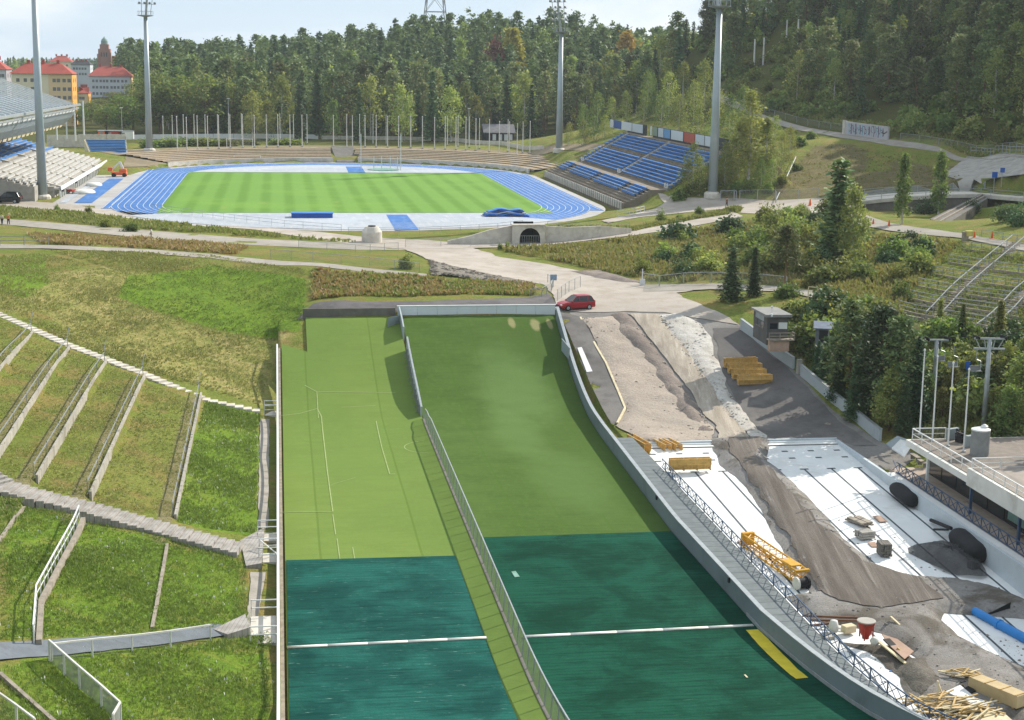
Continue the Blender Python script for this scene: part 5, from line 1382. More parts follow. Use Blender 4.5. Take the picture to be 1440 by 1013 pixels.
wire_fence(((420, 350), (500, 356), (560, 352)), 1.2, 3.5, 'thin wire fence below the pale path, left of the round shaft', 'stadium railings', 'mesh_thin', .05, .03)
wire_fence(((-20, 347), (0, 346), (34, 345.5), (68, 345)), 1.3, 2.4, 'grey tubular railing on the bank path at the far left', 'stadium railings', None, .09, .05, 'tubular_railing', 'galv_dull', 2)
wire_fence(((380, 363), (440, 368), (520, 375), (590, 383)), 1.2, 3.2, 'wire fence along the bank path above the reddish weeds', 'stadium railings', 'mesh_thin', .06, .03)
p = at_y(702, 203, 509); cx, cy, cz = p[0], 509.0, gz(p[0], 509) - .2
t_ = thing('log_cabin', 'dark log cabin with a grey pitched roof and white doors behind the flagpoles', 'cabin', (cx, cy, cz))
W_, D_c, h = 9.6, 7.0, 3.0
mb = MB(); mb.add([(cx - W_ / 2, cy, cz), (cx + W_ / 2, cy, cz), (cx + W_ / 2, cy + D_c, cz), (cx - W_ / 2, cy + D_c, cz), (cx - W_ / 2, cy, cz + h), (cx + W_ / 2, cy, cz + h), (cx + W_ / 2, cy + D_c, cz + h), (cx - W_ / 2, cy + D_c, cz + h), (cx - W_ / 2, cy + D_c / 2, cz + h + 2.2), (cx + W_ / 2, cy + D_c / 2, cz + h + 2.2)], [(0, 1, 5, 4), (1, 2, 6, 9, 5), (2, 3, 7, 6), (3, 0, 4, 8, 7)]); mb.build('wall', G['dark'], t_)
mb = MB()
for s in (0, 1):
 y0_ = cy - .6 if s == 0 else cy + D_c + .6
 a = [(cx - W_ / 2 - .5, y0_, cz + h - .35), (cx + W_ / 2 + .5, y0_, cz + h - .35), (cx + W_ / 2 + .5, cy + D_c / 2, cz + h + 2.25), (cx - W_ / 2 - .5, cy + D_c / 2, cz + h + 2.25)]
 mb.add(a + [(q[0], q[1], q[2] + .16) for q in a], [(0, 1, 2, 3), (7, 6, 5, 4), (0, 4, 5, 1), (1, 5, 6, 2), (2, 6, 7, 3), (3, 7, 4, 0)])
mb.build('roof', plain('cabin_roof', lin(140, 138, 140, .7), .8), t_)
for k in (-2.2, -.2, 1.6, 3.2): mb = MB(); mb.box2((cx + k, cy - .08, cz + .3), (cx + k + 1.1, cy - .01, cz + 2.3)); mb.build('door' if k in (-2.2, 1.6) else 'window', G['white_paint'], t_)
for a, b, ty, Y, lab in ((659, 206, 153, 504, 'street lamp above the dark cabin'), (322, 196, 139, 520, 'street lamp before the trees left of the pitch axis'), (172, 196, 152, 500, 'street lamp left of the floodlight mast by the containers')):
 p = at_y(a, b, Y); z0 = gz(p[0], Y); top = above(a, ty, (p[0], Y)); t_ = thing('street_lamp', lab, 'street lamp', (p[0], Y, z0))
 mb = MB(); mb.tube((p[0], Y, z0), (p[0], Y, top), .14, .09, 8); mb.build('pole', G['galv'], t_)
 mb = MB(); mb.box((p[0], Y - .2, top + .05), (.9, .5, .2), 0, 0, .05); mb.build('lamp_head', G['white_paint'], t_)
x0, x1, y0, y1 = POOL
pz = lambda x, y: -7.3 - .046 * (140 - np.asarray(y, float))
G['pool_white'] = plain('pool_paint', lin(236, 238, 236, .84), .6, 0, .3, .05, .25, .1, lin(206, 204, 196, .8), .3, .45)
G['pool_side'] = plain('pool_side_paint', lin(206, 216, 222, .8), .6, 0, .3, .06, .4, .1, lin(186, 186, 180, .8), .5, .35)
G['pool_line'] = plain('pool_line', lin(74, 84, 92, .8), .7)
ys = np.linspace(y1, y0, 30)
mb = MB()
for a, b in zip(ys[:-1], ys[1:]): mb.quad((x0, b, float(pz(0, b))), (x1, b, float(pz(0, b))), (x1, a, float(pz(0, a))), (x0, a, float(pz(0, a))))
mb.box2((x0, y1 + .02, -8.4), (x1, y1 + .298, -7.1)); mb.box2((x0, y1 - .7, -8.4), (x1, y1 + .018, -7.22))
DK = MB(); DK.box2((x0, y1 + .62, -7.2), (x1, y1 + .95, -6.92)); DK.box2((x0, y1 - .72, -8.0), (x1, y1 - .705, -7.225))
pool = mb.build('pool', G['pool_white']); struct(pool)
o = DK.build('gutter', G['concrete_dark'], pool, world=False)
mb = MB()
mb.wall([(x1 + .14, y1), (x1 + .14, y0)], [-8.6, -11], [-7.0, -7.0], .28)
mb.wall([(x0 - .14, y1), (x0 - .14, y0)], [-8.6, -11], [-6.9, -6.9], .28)
mb.box2((x0 - .28, y1 + .3, -8.4), (x1 + .28, y1 + .6, -6.93))
o = mb.build('pool_wall', G['pool_side'], pool, world=False); o['label'] = 'pale blue grey side wall of the empty pool'
mb = MB()
lanes = [x0 + 2.55 * (k + .5) for k in range(8)]
for k, lx in enumerate(lanes):
 for a in np.arange(132, 66, -3.0): mb.quad((lx - .09, a - 3.0, float(pz(0, a - 3.0)) + .012), (lx + .09, a - 3.0, float(pz(0, a - 3.0)) + .012), (lx + .09, a, float(pz(0, a)) + .012), (lx - .09, a, float(pz(0, a)) + .012))
 mb.quad((lx - .4, 132.0, float(pz(0, 132)) + .012), (lx + .4, 132.0, float(pz(0, 132)) + .012), (lx + .4, 132.3, float(pz(0, 132.3)) + .012), (lx - .4, 132.3, float(pz(0, 132.3)) + .012))
 for yy in (135.4, 137.6): mb.quad((lx - .3, yy, float(pz(0, yy)) + .012), (lx + .3, yy, float(pz(0, yy)) + .012), (lx + .3, yy + .35, float(pz(0, yy + .35)) + .012), (lx - .3, yy + .35, float(pz(0, yy + .35)) + .012))
o = mb.build('lane_line', G['pool_line'], pool, world=False)
PZ = lambda a, b, d=0.0: at(a, b, float(pz(0, at(a, b, -8.7)[1])) + d)
ZP = lambda *pp: [PZ(a, b, .3)[:2] for a, b in pp]
ramp_poly = [[40.6, 141.8], [46.6, 141.8]] + ZP((1080, 640), (1108, 663), (1158, 715), (1184, 750), (1234, 790), (1280, 805), (1345, 809), (1400, 820), (1470, 850), (1500, 880), (1440, 866), (1390, 862), (1330, 858), (1326, 868), (1346, 889), (1388, 910), (1450, 938), (1500, 980), (1450, 1015),
    (1300, 1005), (1268, 962), (1262, 937), (1288, 921), (1240, 886), (1182, 875), (1140, 868), (1104, 834), (1141, 828), (1118, 795), (1086, 742), (1060, 690), (1034, 662), (1014, 646))
G['ramp_gravel'] = ground('ramp_gravel', lin(162, 159, 156, .75), lin(142, 136, 128, .74), lin(180, 176, 170, .76), .1, .6, 6, .5, .8, 8, .08, .95, lin(112, 104, 92, .66), .16, .5, .62)
def fz(x, y):
 b = np.where(y > y1, -7.0, pz(x, y)); top = pz(x, y) + .45 + .12 * np.clip((y - 118) / 21.5, 0, 1.06)
 e = sstep(0, 1.1, edge_dist(ramp_poly, x, y)) * inside(ramp_poly, x, y)
 return b + e * (top - b + .012 * (vnoise(x, y, 1.9, 9) + .4 * vnoise(x, y, .9, 11)))
sheet('gravel_fill', ramp_poly, G['ramp_gravel'], .03, .55, .12, 1.4, zf=fz, seed=9)
tr = [[42.2, 141.5], [45.4, 141.5]] + ZP((1064, 640), (1100, 680), (1150, 735), (1210, 790), (1290, 815), (1330, 845), (1290, 850), (1240, 860), (1180, 850), (1150, 830), (1130, 790), (1095, 735), (1068, 690), (1044, 656), (1030, 642))
sheet('haul_track', tr, G['haul_dark'], .09, .55, .3, 1.8, zf=fz, seed=3)
for k_, pol in enumerate((((1180, 900), (1262, 905), (1278, 930), (1262, 945), (1225, 915)), ((1250, 905), (1300, 930), (1320, 960), (1290, 985), (1262, 940)))):
 sheet('scree', ZP(*pol), G['dark_gravel'], .05, .5, .2, 1.0, zf=fz if k_ else pz, mound=(.3, 1.0, .1), seed=12 + k_)
mb = MB(); mb.box2((x1 + .29, 60, -7.4), (x1 + .95, 127.8, -6.98))
o = mb.build('pool_deck', plain('deck_white', lin(232, 232, 228, .82), .7, 0, .3, .06, .4, .1, lin(190, 186, 176, .8), .5, .4)); struct(o)
mb = MB(); mb.box2((x1 + .96, 60, -7.6), (62, 129.2, -6.95))
o = mb.build('concourse', ground('concourse', lin(206, 190, 174, .75), lin(190, 174, 160, .75), lin(166, 146, 130, .7), .15, .7, 6, .2, .2, 6, .02, .9, lin(128, 104, 88, .6), .3, .6, .66)); struct(o)
t_ = thing('lattice_railing', 'blue lattice railing between the pool deck and the glazed building', 'railing', (x1 + 1.0, 110, -6.95))
yy_ = np.arange(64, 128, 1.5); mb = MB()
for h in (.08, .95): mb.bar((x1 + 1.0, 64, -6.97 + h), (x1 + 1.0, 127.6, -6.97 + h), .07, .07)
mb.build('rail', G['blue_steel'], t_)
mb = MB()
for a in yy_:
 mb.bar((x1 + 1.0, a, -6.9), (x1 + 1.0, a + 1.45, -6.05), .05, .05); mb.bar((x1 + 1.0, a, -6.05), (x1 + 1.0, a + 1.45, -6.9), .05, .05); mb.bar((x1 + 1.0, a, -6.9), (x1 + 1.0, a, -6.0), .06, .06)
mb.build('lattice', G['blue_steel'], t_)
def formwork(name, loc, rz, L=4.3, lab=''):
 t_ = thing(name, lab, 'formwork', loc, rz, 'yellow formwork cradles')
 for s in (-1, 1):
  mb = MB()
  for k in range(13):
   x = -L / 2 + L * k / 12
   mb.bar((x, s * .18, .12), (x, s * .36, .6), .05, .07); mb.bar((x, s * .36, .6), (x, s * .30, 1.05), .05, .07)
  for (y, z) in ((.18, .12), (.36, .6), (.30, 1.05)): mb.bar((-L / 2 - .05, s * y, z), (L / 2 + .05, s * y, z), .07, .09)
  mb.add([(-L / 2, s * .15, .14), (L / 2, s * .15, .14), (L / 2, s * .33, .6), (-L / 2, s * .33, .6), (-L / 2, s * .27, 1.04), (L / 2, s * .27, 1.04)], [(0, 1, 2, 3), (3, 2, 5, 4)])
  mb.build('side_frame', G['yellow_form'], t_, world=False)
 mb = MB()
 for k in range(4):
  x = -L / 2 + L * k / 3
  mb.bar((x, -.34, .06), (x, .34, .06), .1, .12); mb.bar((x, -.3, 1.05), (x, .3, 1.05), .05, .05)
 mb.build('skid', G['timber_grey'], t_, world=False)
 return t_
fp = at(1066, 539, -3.6)
f0 = formwork('formwork_cradle', (0, 0, 0), .06, 3.7, '')
fl = ['front yellow formwork cradle of the row on the dark asphalt', 'second yellow formwork cradle from the front on the dark asphalt', 'third yellow formwork cradle from the front on the dark asphalt', 'rear yellow formwork cradle of the row on the dark asphalt']
for k, (a, b) in enumerate(((1061, 541), (1053, 533), (1047, 525), (1041, 517))):
 p = hit(a, b)
 if k == 0: f0.location = p; f0['label'] = fl[0]
 else: dup(f0, p, .05 + .02 * k, fl[k])
f1 = formwork('formwork_cradle', hit(898, 633), math.radians(101), 4.0, 'yellow formwork cradle standing alone beside the grey side wall')
for (a, b), lab in zip(((926, 634), (941, 634)), ('left one of two yellow formwork cradles side by side at the pool end', 'right one of two yellow formwork cradles side by side at the pool end')):
 dup(f1, hit(a, b), math.radians(103), lab)
dup(f0, PZ(970, 661, .0), .02, 'yellow formwork cradle lying across the far end of the empty pool')
A = np.array(PZ(1050, 768)); B = np.array(PZ(1128, 822)); A[2] += .0; B[2] += .0
t_ = thing('crane_jib', 'yellow lattice crane jib lying on the pool floor', 'crane part', (A + B) / 2)
d = (B - A) / np.linalg.norm(B - A); s = np.array((-d[1], d[0], 0)); s /= np.linalg.norm(s); u = np.array((0, 0, 1.0))
L = np.linalg.norm(B - A); wj = .45; hj = 1.0
ch = [A + s * wj + u * .12, A - s * wj + u * .12, A + s * wj + u * hj, A - s * wj + u * hj]
mb = MB()
for c in ch: mb.tube(c, c + d * L, .075, n=8)
mb.build('chord', G['yellow_steel'], t_)
mb = MB(); n = 9
for k in range(n):
 a = L * k / n; b = L * (k + 1) / n
 for (i, j) in ((0, 2), (1, 3), (0, 1), (2, 3)):
  mb.tube(ch[i] + d * a, ch[j] + d * b, .035, n=6); mb.tube(ch[i] + d * a, ch[j] + d * a, .035, n=6)
mb.build('lacing', G['yellow_steel'], t_)
mb = MB(); mb.box(A + u * .65 + d * .1, (.35, 1.1, 1.0), math.atan2(d[1], d[0]), 0, .05); mb.build('head_frame', G['yellow_steel'], t_)
mb = MB(); mb.box(B - d * 1.7 + u * 1.06, (1.6, .95, .1), math.atan2(d[1], d[0]), 0, .04); mb.box(B - d * .1 + u * 1.0, (.25, 1.2, .22), math.atan2(d[1], d[0]), 0, .04); mb.build('top_plate', G['yellow_steel'], t_)
for k in range(3):
 mb = MB(); c = B - d * (.9 + .75 * k) + u * (.75 - .05 * k) + s * .1; mb.tube(c - s * .14, c + s * .14, .3, n=14); mb.build('pulley', G['white_dirty'], t_)
p = PZ(1127, 829)
mb = MB(); ax = d * .0 + s; c = np.array(p) + u * .48
mb.tube(c - s * .5, c - s * .36, .48, n=18); mb.tube(c - s * .36, c + s * .36, .38, n=18, mi=1); mb.tube(c + s * .36, c + s * .5, .48, n=18, mi=1)
mb.solo('cable_drum', [G['white_dirty'], G['black']], 'black and white cable drum at the near end of the yellow jib', 'cable drum')
def slab(name, pix, th, m_, lab, cat, z=0.0, group=None, base=None):
 q = [np.array(PZ(a, b, z)) if base is None else np.array(base(a, b)) for a, b in pix]
 mb = MB(); mb.prism([c[:2] for c in q], [c[2] + .01 for c in q], [c[2] + th for c in q])
 return mb.solo(name, G[m_], lab, cat, group)
G['ply'] = plain('plywood', lin(190, 160, 140, .72), .8, 0, .2, .12, 1.0, 0, lin(150, 120, 100, .7), .8, .4)
slab('plywood_sheet', ((1036, 762), (1047, 758), (1056, 766), (1044, 768)), .05, 'ply', 'brownish plywood sheet at the far end of the yellow jib', 'sheet')
slab('plywood_sheet', ((1227, 727), (1238, 726), (1248, 734), (1237, 735)), .06, 'ply', 'reddish plywood sheet lying on a black lane line', 'sheet')
slab('plywood_sheet', ((1220, 764), (1230, 763), (1238, 770), (1226, 770)), .06, 'ply', 'reddish plywood sheet between the grey blocks on the pool floor', 'sheet')
slab('steel_plate', ((1240, 893), (1262, 900), (1285, 917), (1272, 928), (1250, 908)), .06, 'ply', 'rust brown plate on the gravel right of the red hopper', 'plate', .6)
slab('tarpaulin', ((1262, 938), (1272, 940), (1268, 946), (1250, 945)), .04, 'track', 'scrap of pale blue tarpaulin at the edge of the gravel', 'tarpaulin', .1)
for pix, lab in ((((1206, 962), (1258, 959), (1258, 961), (1206, 964)), 'thin pale batten on the white floor, nearer the gravel'), (((1232, 984), (1285, 979), (1285, 981), (1232, 987)), 'thin pale batten on the white floor, nearer the timber heap')):
 slab('batten', pix, .06, 'timber_pale', lab, 'batten', 0, 'battens on the pool floor')
slab('paving_slab', ((1153, 894), (1163, 892), (1174, 899), (1162, 901)), .2, 'concrete', 'loose grey slab left of the red hopper', 'slab', .1)
def roll(name, p, q, r, m_, lab, cat, flat_=.8):
 p = np.array(p); q = np.array(q); dd = (q - p) / np.linalg.norm(q - p); mb = MB(); nseg = 16
 ss = np.array((-dd[1], dd[0], 0)); ss /= np.linalg.norm(ss)
 prof = [(0, .55), (.12, .9), (.35, 1.0)] ; Lq = np.linalg.norm(q - p)
 ts = [0, r * .25, r * .8, Lq * .35, Lq * .65, Lq - r * .8, Lq - r * .25, Lq]; rr = [.5, .85, 1.0, 1.04, .98, 1.0, .85, .5]
 vs = []; fs = []
 for t__, k in zip(ts, rr):
  for i in range(nseg):
   a = 2 * math.pi * i / nseg
   vs.append(p + dd * t__ + ss * math.cos(a) * r * k + np.array((0, 0, 1)) * (r * flat_ + math.sin(a) * r * k * flat_))
 for k in range(len(ts) - 1):
  for i in range(nseg): fs.append((k * nseg + i, k * nseg + (i + 1) % nseg, (k + 1) * nseg + (i + 1) % nseg, (k + 1) * nseg + i))
 fs += [tuple(range(nseg - 1, -1, -1)), tuple(range((len(ts) - 1) * nseg, len(ts) * nseg))]
 mb.add(vs, fs)
 return mb.solo(name, G[m_], lab, cat, None, True)
roll('rolled_liner', PZ(1258, 694), PZ(1285, 716), .72, 'black', 'single black rolled liner near the pool side wall', 'liner roll')
roll('rolled_liner', PZ(1345, 765), PZ(1378, 796), .95, 'black', 'large black rolled liner lying on the heap of black netting', 'liner roll')
p = np.array(PZ(1336, 786)); mb = MB()
vs = []; fs = []; n = 22; m = 7
for j in range(m):
 for i in range(n):
  a = 2 * math.pi * i / n; k = 1 - j / (m - 1)
  rr = (2.5 + .35 * math.sin(3 * a) + .2 * math.sin(5 * a + 1)) * (k ** .7)
  vs.append((p[0] + rr * math.cos(a) * 1.0, p[1] + rr * math.sin(a) * 1.6, p[2] + .03 + (1 - k ** 2) * .9 + .1 * math.sin(7 * a + j)))
for j in range(m - 1):
 for i in range(n): fs.append((j * n + i, j * n + (i + 1) % n, (j + 1) * n + (i + 1) % n, (j + 1) * n + i))
mb.add(vs, fs); mb.solo('netting_heap', G['net_black'], 'rounded heap of black netting against the pool side wall', 'netting', None, True)
for a, b, c_, lab in (((1309, 735), (1336, 762), .16, 'thick black pole sticking out of the netting heap'), ((1313, 748), (1332, 764), .09, 'thin black pole sticking out of the netting heap')):
 A = np.array(PZ(*a)); B = np.array(PZ(*b)); mb = MB(); mb.tube(A + (0, 0, .2), B + (0, 0, 1.1), c_, n=8); mb.solo('black_pole', G['black'], lab, 'pole')
p = PZ(1355, 800); mb = MB(); mb.box((p[0] + .8, p[1], p[2] + .35), (.9, .7, .7), .3, 0, .1); mb.solo('black_box', G['black'], 'small black box at the foot of the black liner heap', 'box')
def stack(pxx, pyy, w_, l_, n_, th, m_, rz, lab, jit=.06, nm='plank_stack', part='plank'):
 p = PZ(pxx, pyy); t_ = thing(nm, lab, 'stack', p, rz)
 per = 4
 for k in range(n_):
  for j in range(per):
   mb = MB(); mb.box((rnd.uniform(-jit, jit), -w_ / 2 + w_ * (j + .5) / per + rnd.uniform(-jit, jit) * .4, .06 + th * (k + .5)), (l_ * rnd.uniform(.85, 1.0), w_ / per * .86, th * .86), rnd.uniform(-jit, jit), 0)
   mb.build(part, G[m_], t_, world=False)
stack(1209, 736, 1.2, 2.2, 2, .14, 'timber_grey', 1.9, 'untidy stack of brown planks on the pool floor', .14)
stack(1216, 757, 1.1, 1.3, 3, .2, 'concrete', .2, 'stack of grey blocks nearer the brown planks', .03, 'block_stack', 'block')
stack(1243, 781, .9, 1.3, 5, .2, 'concrete_dark', 1.5, 'taller stack of dark grey blocks nearer the gravel', .03, 'block_stack', 'block')
p = PZ(1217, 899, .5)
t_ = thing('concrete_hopper', 'red cone shaped concrete hopper standing on the gravel', 'hopper', p)
mb = MB(); mb.lathe(p, [(.22, .05), (.25, .3), (.32, .32), (.57, 1.1), (.59, 1.28)], 20); mb.build('cone', G['red_paint'], t_)
mb = MB(); mb.lathe((p[0], p[1], p[2] + 1.281), [(.62, -.05), (.62, .02), (.5, .03)], 20); mb.build('rim', G['concrete'], t_)
for k in range(3):
 a = k * 2.1; mb = MB(); mb.bar((p[0] + .5 * math.cos(a), p[1] + .5 * math.sin(a), p[2] + .05), (p[0] + .5 * math.cos(a), p[1] + .5 * math.sin(a), p[2] + .95), .07, .07); mb.build('leg', G['red_paint'], t_)
for (a, b, lab) in (((1128, 868), (1206, 871), 'long rusty bar behind the red hopper, the farther one'), ((1140, 874), (1208, 875), 'long rusty bar behind the red hopper, the nearer one'), ((1139, 882), (1175, 878), 'short rusty bar lying askew left of the hopper')):
 A = np.array(PZ(*a, .35)); B = np.array(PZ(*b, .5)); mb = MB(); mb.bar(A + (0, 0, .1), B + (0, 0, .1), .13, .13); mb.solo('steel_bar', plain('rust', lin(120, 84, 64, .7), .8) if 'rust' not in bpy.data.materials else bpy.data.materials['rust'], lab, 'steel bar', 'rusty bars by the hopper')
p = PZ(1172, 888, .2); mb = MB(); mb.lathe(p, [(.3, 0), (.36, .3), (.25, .75), (.1, .8)], 12); mb.solo('cement_sack', G['white_dirty'], 'upright white sack left of the red hopper', 'sack', None, True)
p = PZ(1193, 889, .2); mb = MB(); mb.box((p[0], p[1], p[2] + .25), (.9, .6, .5), .3, 0, .04); mb.solo('timber_box', G['timber_pale'], 'small pale timber box touching the red hopper', 'box')
p = PZ(1176, 926); mb = MB(); mb.lathe(p, [(.3, 0), (.38, .12), (.3, .3), (.1, .34)], 12); mb.solo('black_bag', G['black'], 'small black bag by the blue lattice railing', 'bag', None, True)
for (a, b, m_, w_, lab) in (((1235, 907), (1274, 936), 'timber_pale', .22, 'long pale plank leaning into the dark pit'), ((1246, 904), (1276, 931), 'black', .5, 'black tarpaulin strip beside the long pale plank'), ((1252, 872), (1268, 884), 'timber_pale', .14, 'short pale plank lying on the gravel right of the hopper'), ((1262, 916), (1276, 926), 'timber', .16, 'short tan plank by the rust brown plate')):
 A = np.array(PZ(*a, .5)); B = np.array(PZ(*b, .3)); mb = MB(); mb.bar(A + (0, 0, .25), B + (0, 0, .12), w_, .08); mb.solo('plank' if m_ != 'black' else 'tarpaulin_strip', G[m_], lab, 'plank' if m_ != 'black' else 'tarpaulin')
p = PZ(1230, 906, .5); mb = MB(); mb.lathe(p, [(.25, 0), (.34, .2), (.2, .45)], 10); mb.solo('white_sack', G['white_dirty'], 'white sack at the upper end of the long pale plank', 'sack', None, True)
A = np.array(PZ(1370, 866)); B = np.array(PZ(1470, 921)); t_ = thing('blue_pipe', 'long bright blue plastic pipe on the right side of the pool floor', 'pipe', A)
mb = MB(); mb.tube(A + (0, 0, .34), A + (B - A) * .36 + (0, 0, .34), .3, n=18, cap=False); mb.tube(A + (B - A) * .36 + (0, 0, .34), B + (0, 0, .34), .34, n=18, cap=False); mb.build('barrel', G['pipe_blue'], t_, True)
mb = MB(); mb.tube(A + (B - A) * .345 + (0, 0, .34), A + (B - A) * .375 + (0, 0, .34), .385, n=18); mb.build('collar', G['pipe_blue'], t_)
mb = MB(); mb.tube(A + (0, 0, .34), A + (B - A) * .003 + (0, 0, .34), .29, n=18); mb.build('end_plug', G['pipe_blue'], t_)  # disc closing the open end in the pipe's own blue
A = np.array(PZ(1384, 868)); mb = MB(); mb.add([A, A + (2.0, .3, 0), A + (2.0, .2, .95), A + (.5, .0, .35), A + (.2, .6, 0), A + (2.0, .9, .1)], [(0, 1, 2, 3), (1, 5, 2), (0, 3, 4), (3, 2, 5, 4), (0, 4, 5, 1)]); mb.solo('black_sheet', G['black'], 'folded black sheet standing behind the blue pipe', 'sheet')
p0 = np.array(PZ(1335, 1000, .45)); t_ = thing('slat_heap', 'jumbled heap of tan timber slats at the lower right of the pool', 'timber heap', p0)
for k in range(70):
 c = p0 + np.array((rnd.gauss(0, 1.5), rnd.gauss(-.3, 1.2), 0)); c[2] = p0[2] + .1 + max(0, 1 - np.linalg.norm((c - p0)[:2]) / 2.8) * rnd.uniform(.1, .9)
 a = rnd.gauss(.15, .55); L_ = rnd.uniform(1.6, 3.4); e = rnd.uniform(-.18, .18)
 v = np.array((math.cos(a) * L_ / 2, math.sin(a) * L_ / 2, e * L_ / 2)); mb = MB(); mb.bar(c - v, c + v, .1, .06); mb.build('slat', G['timber'] if k % 4 else G['timber_pale'], t_)
for (a, b, lab) in (((1318, 992), (1324, 974), 'slat standing up from the timber heap, left one'), ((1330, 990), (1319, 972), 'slat standing up from the timber heap, right one')):
 A = np.array(PZ(*a, .45)); mb = MB(); mb.bar(A, A + (.1 if 'left' in lab else -.5, .3, 1.4), .1, .06); mb.solo('slat', G['timber_pale'], lab, 'slat')
A = np.array(PZ(1364, 968, .45)); B = np.array(PZ(1432, 1000, .45)); dd = B - A; rz = math.atan2(dd[1], dd[0]); c = (A + B) / 2
t_ = thing('timber_crate', 'long closed beige timber crate behind the slat heap', 'crate', c, rz)
Lc = float(np.linalg.norm(dd)); mb = MB(); mb.box((0, .3, .48), (Lc, 1.0, .8), 0, 0, .02); mb.build('body', plain('crate_ply', lin(206, 184, 142, .76), .8, 0, .2, .1, .8), t_, world=False)
for k in range(4): mb = MB(); mb.box((-Lc / 2 + Lc * (k + .1) / 3.2, .3, .9), (.09, 1.06, .05)); mb.build('batten', G['timber'], t_, world=False)
mb = MB()
for k in range(3): mb.box((-Lc / 2 + .3 + (Lc - .6) * k / 2, .3, .04), (.12, 1.0, .1))
mb.build('skid', G['timber'], t_, world=False)
for k in range(8):
 pass
A = np.array(PZ(1352, 955, .45)); t_ = thing('offcut_heap', 'small heap of tan offcuts at the far end of the beige crate', 'timber heap', A)
for k in range(16):
 c = A + np.array((rnd.gauss(0, .55), rnd.gauss(0, .4), .1 + rnd.uniform(0, .45))); a = rnd.uniform(-.9, .9); v = np.array((math.cos(a) * .6, math.sin(a) * .6, rnd.uniform(-.1, .1))); mb = MB(); mb.bar(c - v, c + v, .1, .06); mb.build('offcut', G['timber'] if k % 3 else G['timber_pale'], t_)
for pix, m_, lab in ((((1330, 975), (1350, 966), (1372, 984), (1398, 992), (1380, 998), (1345, 982)), 'white_paint', 'crumpled white sheet between the slat heap and the crate'), (((1366, 1006), (1410, 1004), (1424, 1016), (1380, 1022)), 'timber_pale', 'pale board at the photo\'s lower edge before the crate'), (((1350, 960), (1357, 960), (1372, 974), (1362, 978)), 'black', 'black sheet tucked under the beige crate')):
 slab('loose_sheet', pix, .12, m_, lab, 'sheet', .52)
for k, (a, b) in enumerate(((1272, 812), (1230, 848))): pass
p = np.array(PZ(956, 706)); mb = MB(); mb.add([p + (-1.2, 3.5, 0), p + (.2, 3.6, 0), p + (.9, -.5, 0), p + (-.2, -3.5, 0), p + (-1.2, -3.0, .9), p + (-1.25, 3.0, .9), p + (-.3, .6, .8)], [(0, 1, 6, 5), (1, 2, 6), (2, 3, 4, 6), (5, 6, 4), (0, 5, 4, 3)])
mb.solo('dark_tarpaulin', G['dark'], 'dark tarpaulin bundled on the pool edge below the blue railing', 'tarpaulin')
def stones(name, polys, n, lo, hi, mat, label, zf, seed, off=0.0):
 """loose stones and clods nobody could count"""
 rs = np.random.RandomState(seed); V = []; F = []
 base = np.array([(-1, -1, -.6), (1, -1, -.6), (1, 1, -.6), (-1, 1, -.6), (-.6, -.6, .6), (.6, -.6, .6), (.6, .6, .6), (-.6, .6, .6)]); fs = np.array([(4, 5, 6, 7), (0, 1, 5, 4), (1, 2, 6, 5), (2, 3, 7, 6), (3, 0, 4, 7)])
 for q in polys:
  q = np.asarray(q, float)[:, :2]; a = q.min(0); b = q.max(0); m = 0
  while m < n // len(polys):
   x, y = rs.uniform(a[0], b[0]), rs.uniform(a[1], b[1])
   if not inside(q, np.array([x]), np.array([y]))[0]: continue
   r = lo + (hi - lo) * rs.rand() ** 4; z = float(zf(np.array([x]), np.array([y]))[0]) + off; an = rs.rand() * 6.3
   P_ = base * (.55 + .6 * rs.rand(8, 3)) * r * np.array((1, .8, .7)); c, s_ = math.cos(an), math.sin(an)
   F.append(fs + 8 * len(V)); V.append(np.stack([P_[:, 0] * c - P_[:, 1] * s_ + x, P_[:, 0] * s_ + P_[:, 1] * c + y, P_[:, 2] + z + r * .25], 1)); m += 1
 me = bpy.data.meshes.new(name); me.from_pydata(np.concatenate(V).tolist(), [], np.concatenate(F).tolist()); me.materials.append(mat)
 o = bpy.data.objects.new(name, me); COL.objects.link(o); tag(o, label, None, None, 'stuff')
stones('rubble', [px((820, 450), (862, 446), (905, 476), (960, 556), (1002, 604), (1000, 630), (905, 632), (870, 600), (880, 575), (851, 510)), px((865, 445), (905, 470), (985, 580), (1003, 608), (960, 590), (900, 505))], 900, .04, .26, G['dirt'], 'clods and stones on the dug up dirt bed', terr, 61, .2)
stones('rubble', [px((604, 368), (640, 379), (700, 392), (748, 402), (742, 405), (700, 399), (640, 390), (606, 387))], 700, .08, .4, G['rubble'], 'pale broken stones on the slope below the sandy road', terr, 62, .25)
stones('rubble', [ramp_poly], 900, .03, .13, G['grey_gravel'], 'loose stones on the gravel fill in the pool', fz, 63, .03)
stones('rubble', [px((925, 446), (985, 456), (1020, 545), (1078, 638), (1030, 592), (990, 545))], 500, .05, .2, G['white_stone'], 'white broken stones beside the haul road', terr, 64, .2)
stones('debris', [ZP((1150, 885), (1260, 930), (1300, 975), (1240, 985), (1180, 930)), ZP((1160, 700), (1230, 790), (1330, 800), (1260, 740)), ZP((1330, 866), (1440, 900), (1440, 930), (1380, 905))], 170, .03, .14, G['timber_grey'], 'bits of rubbish strewn over the pool floor', pz, 65, .0)
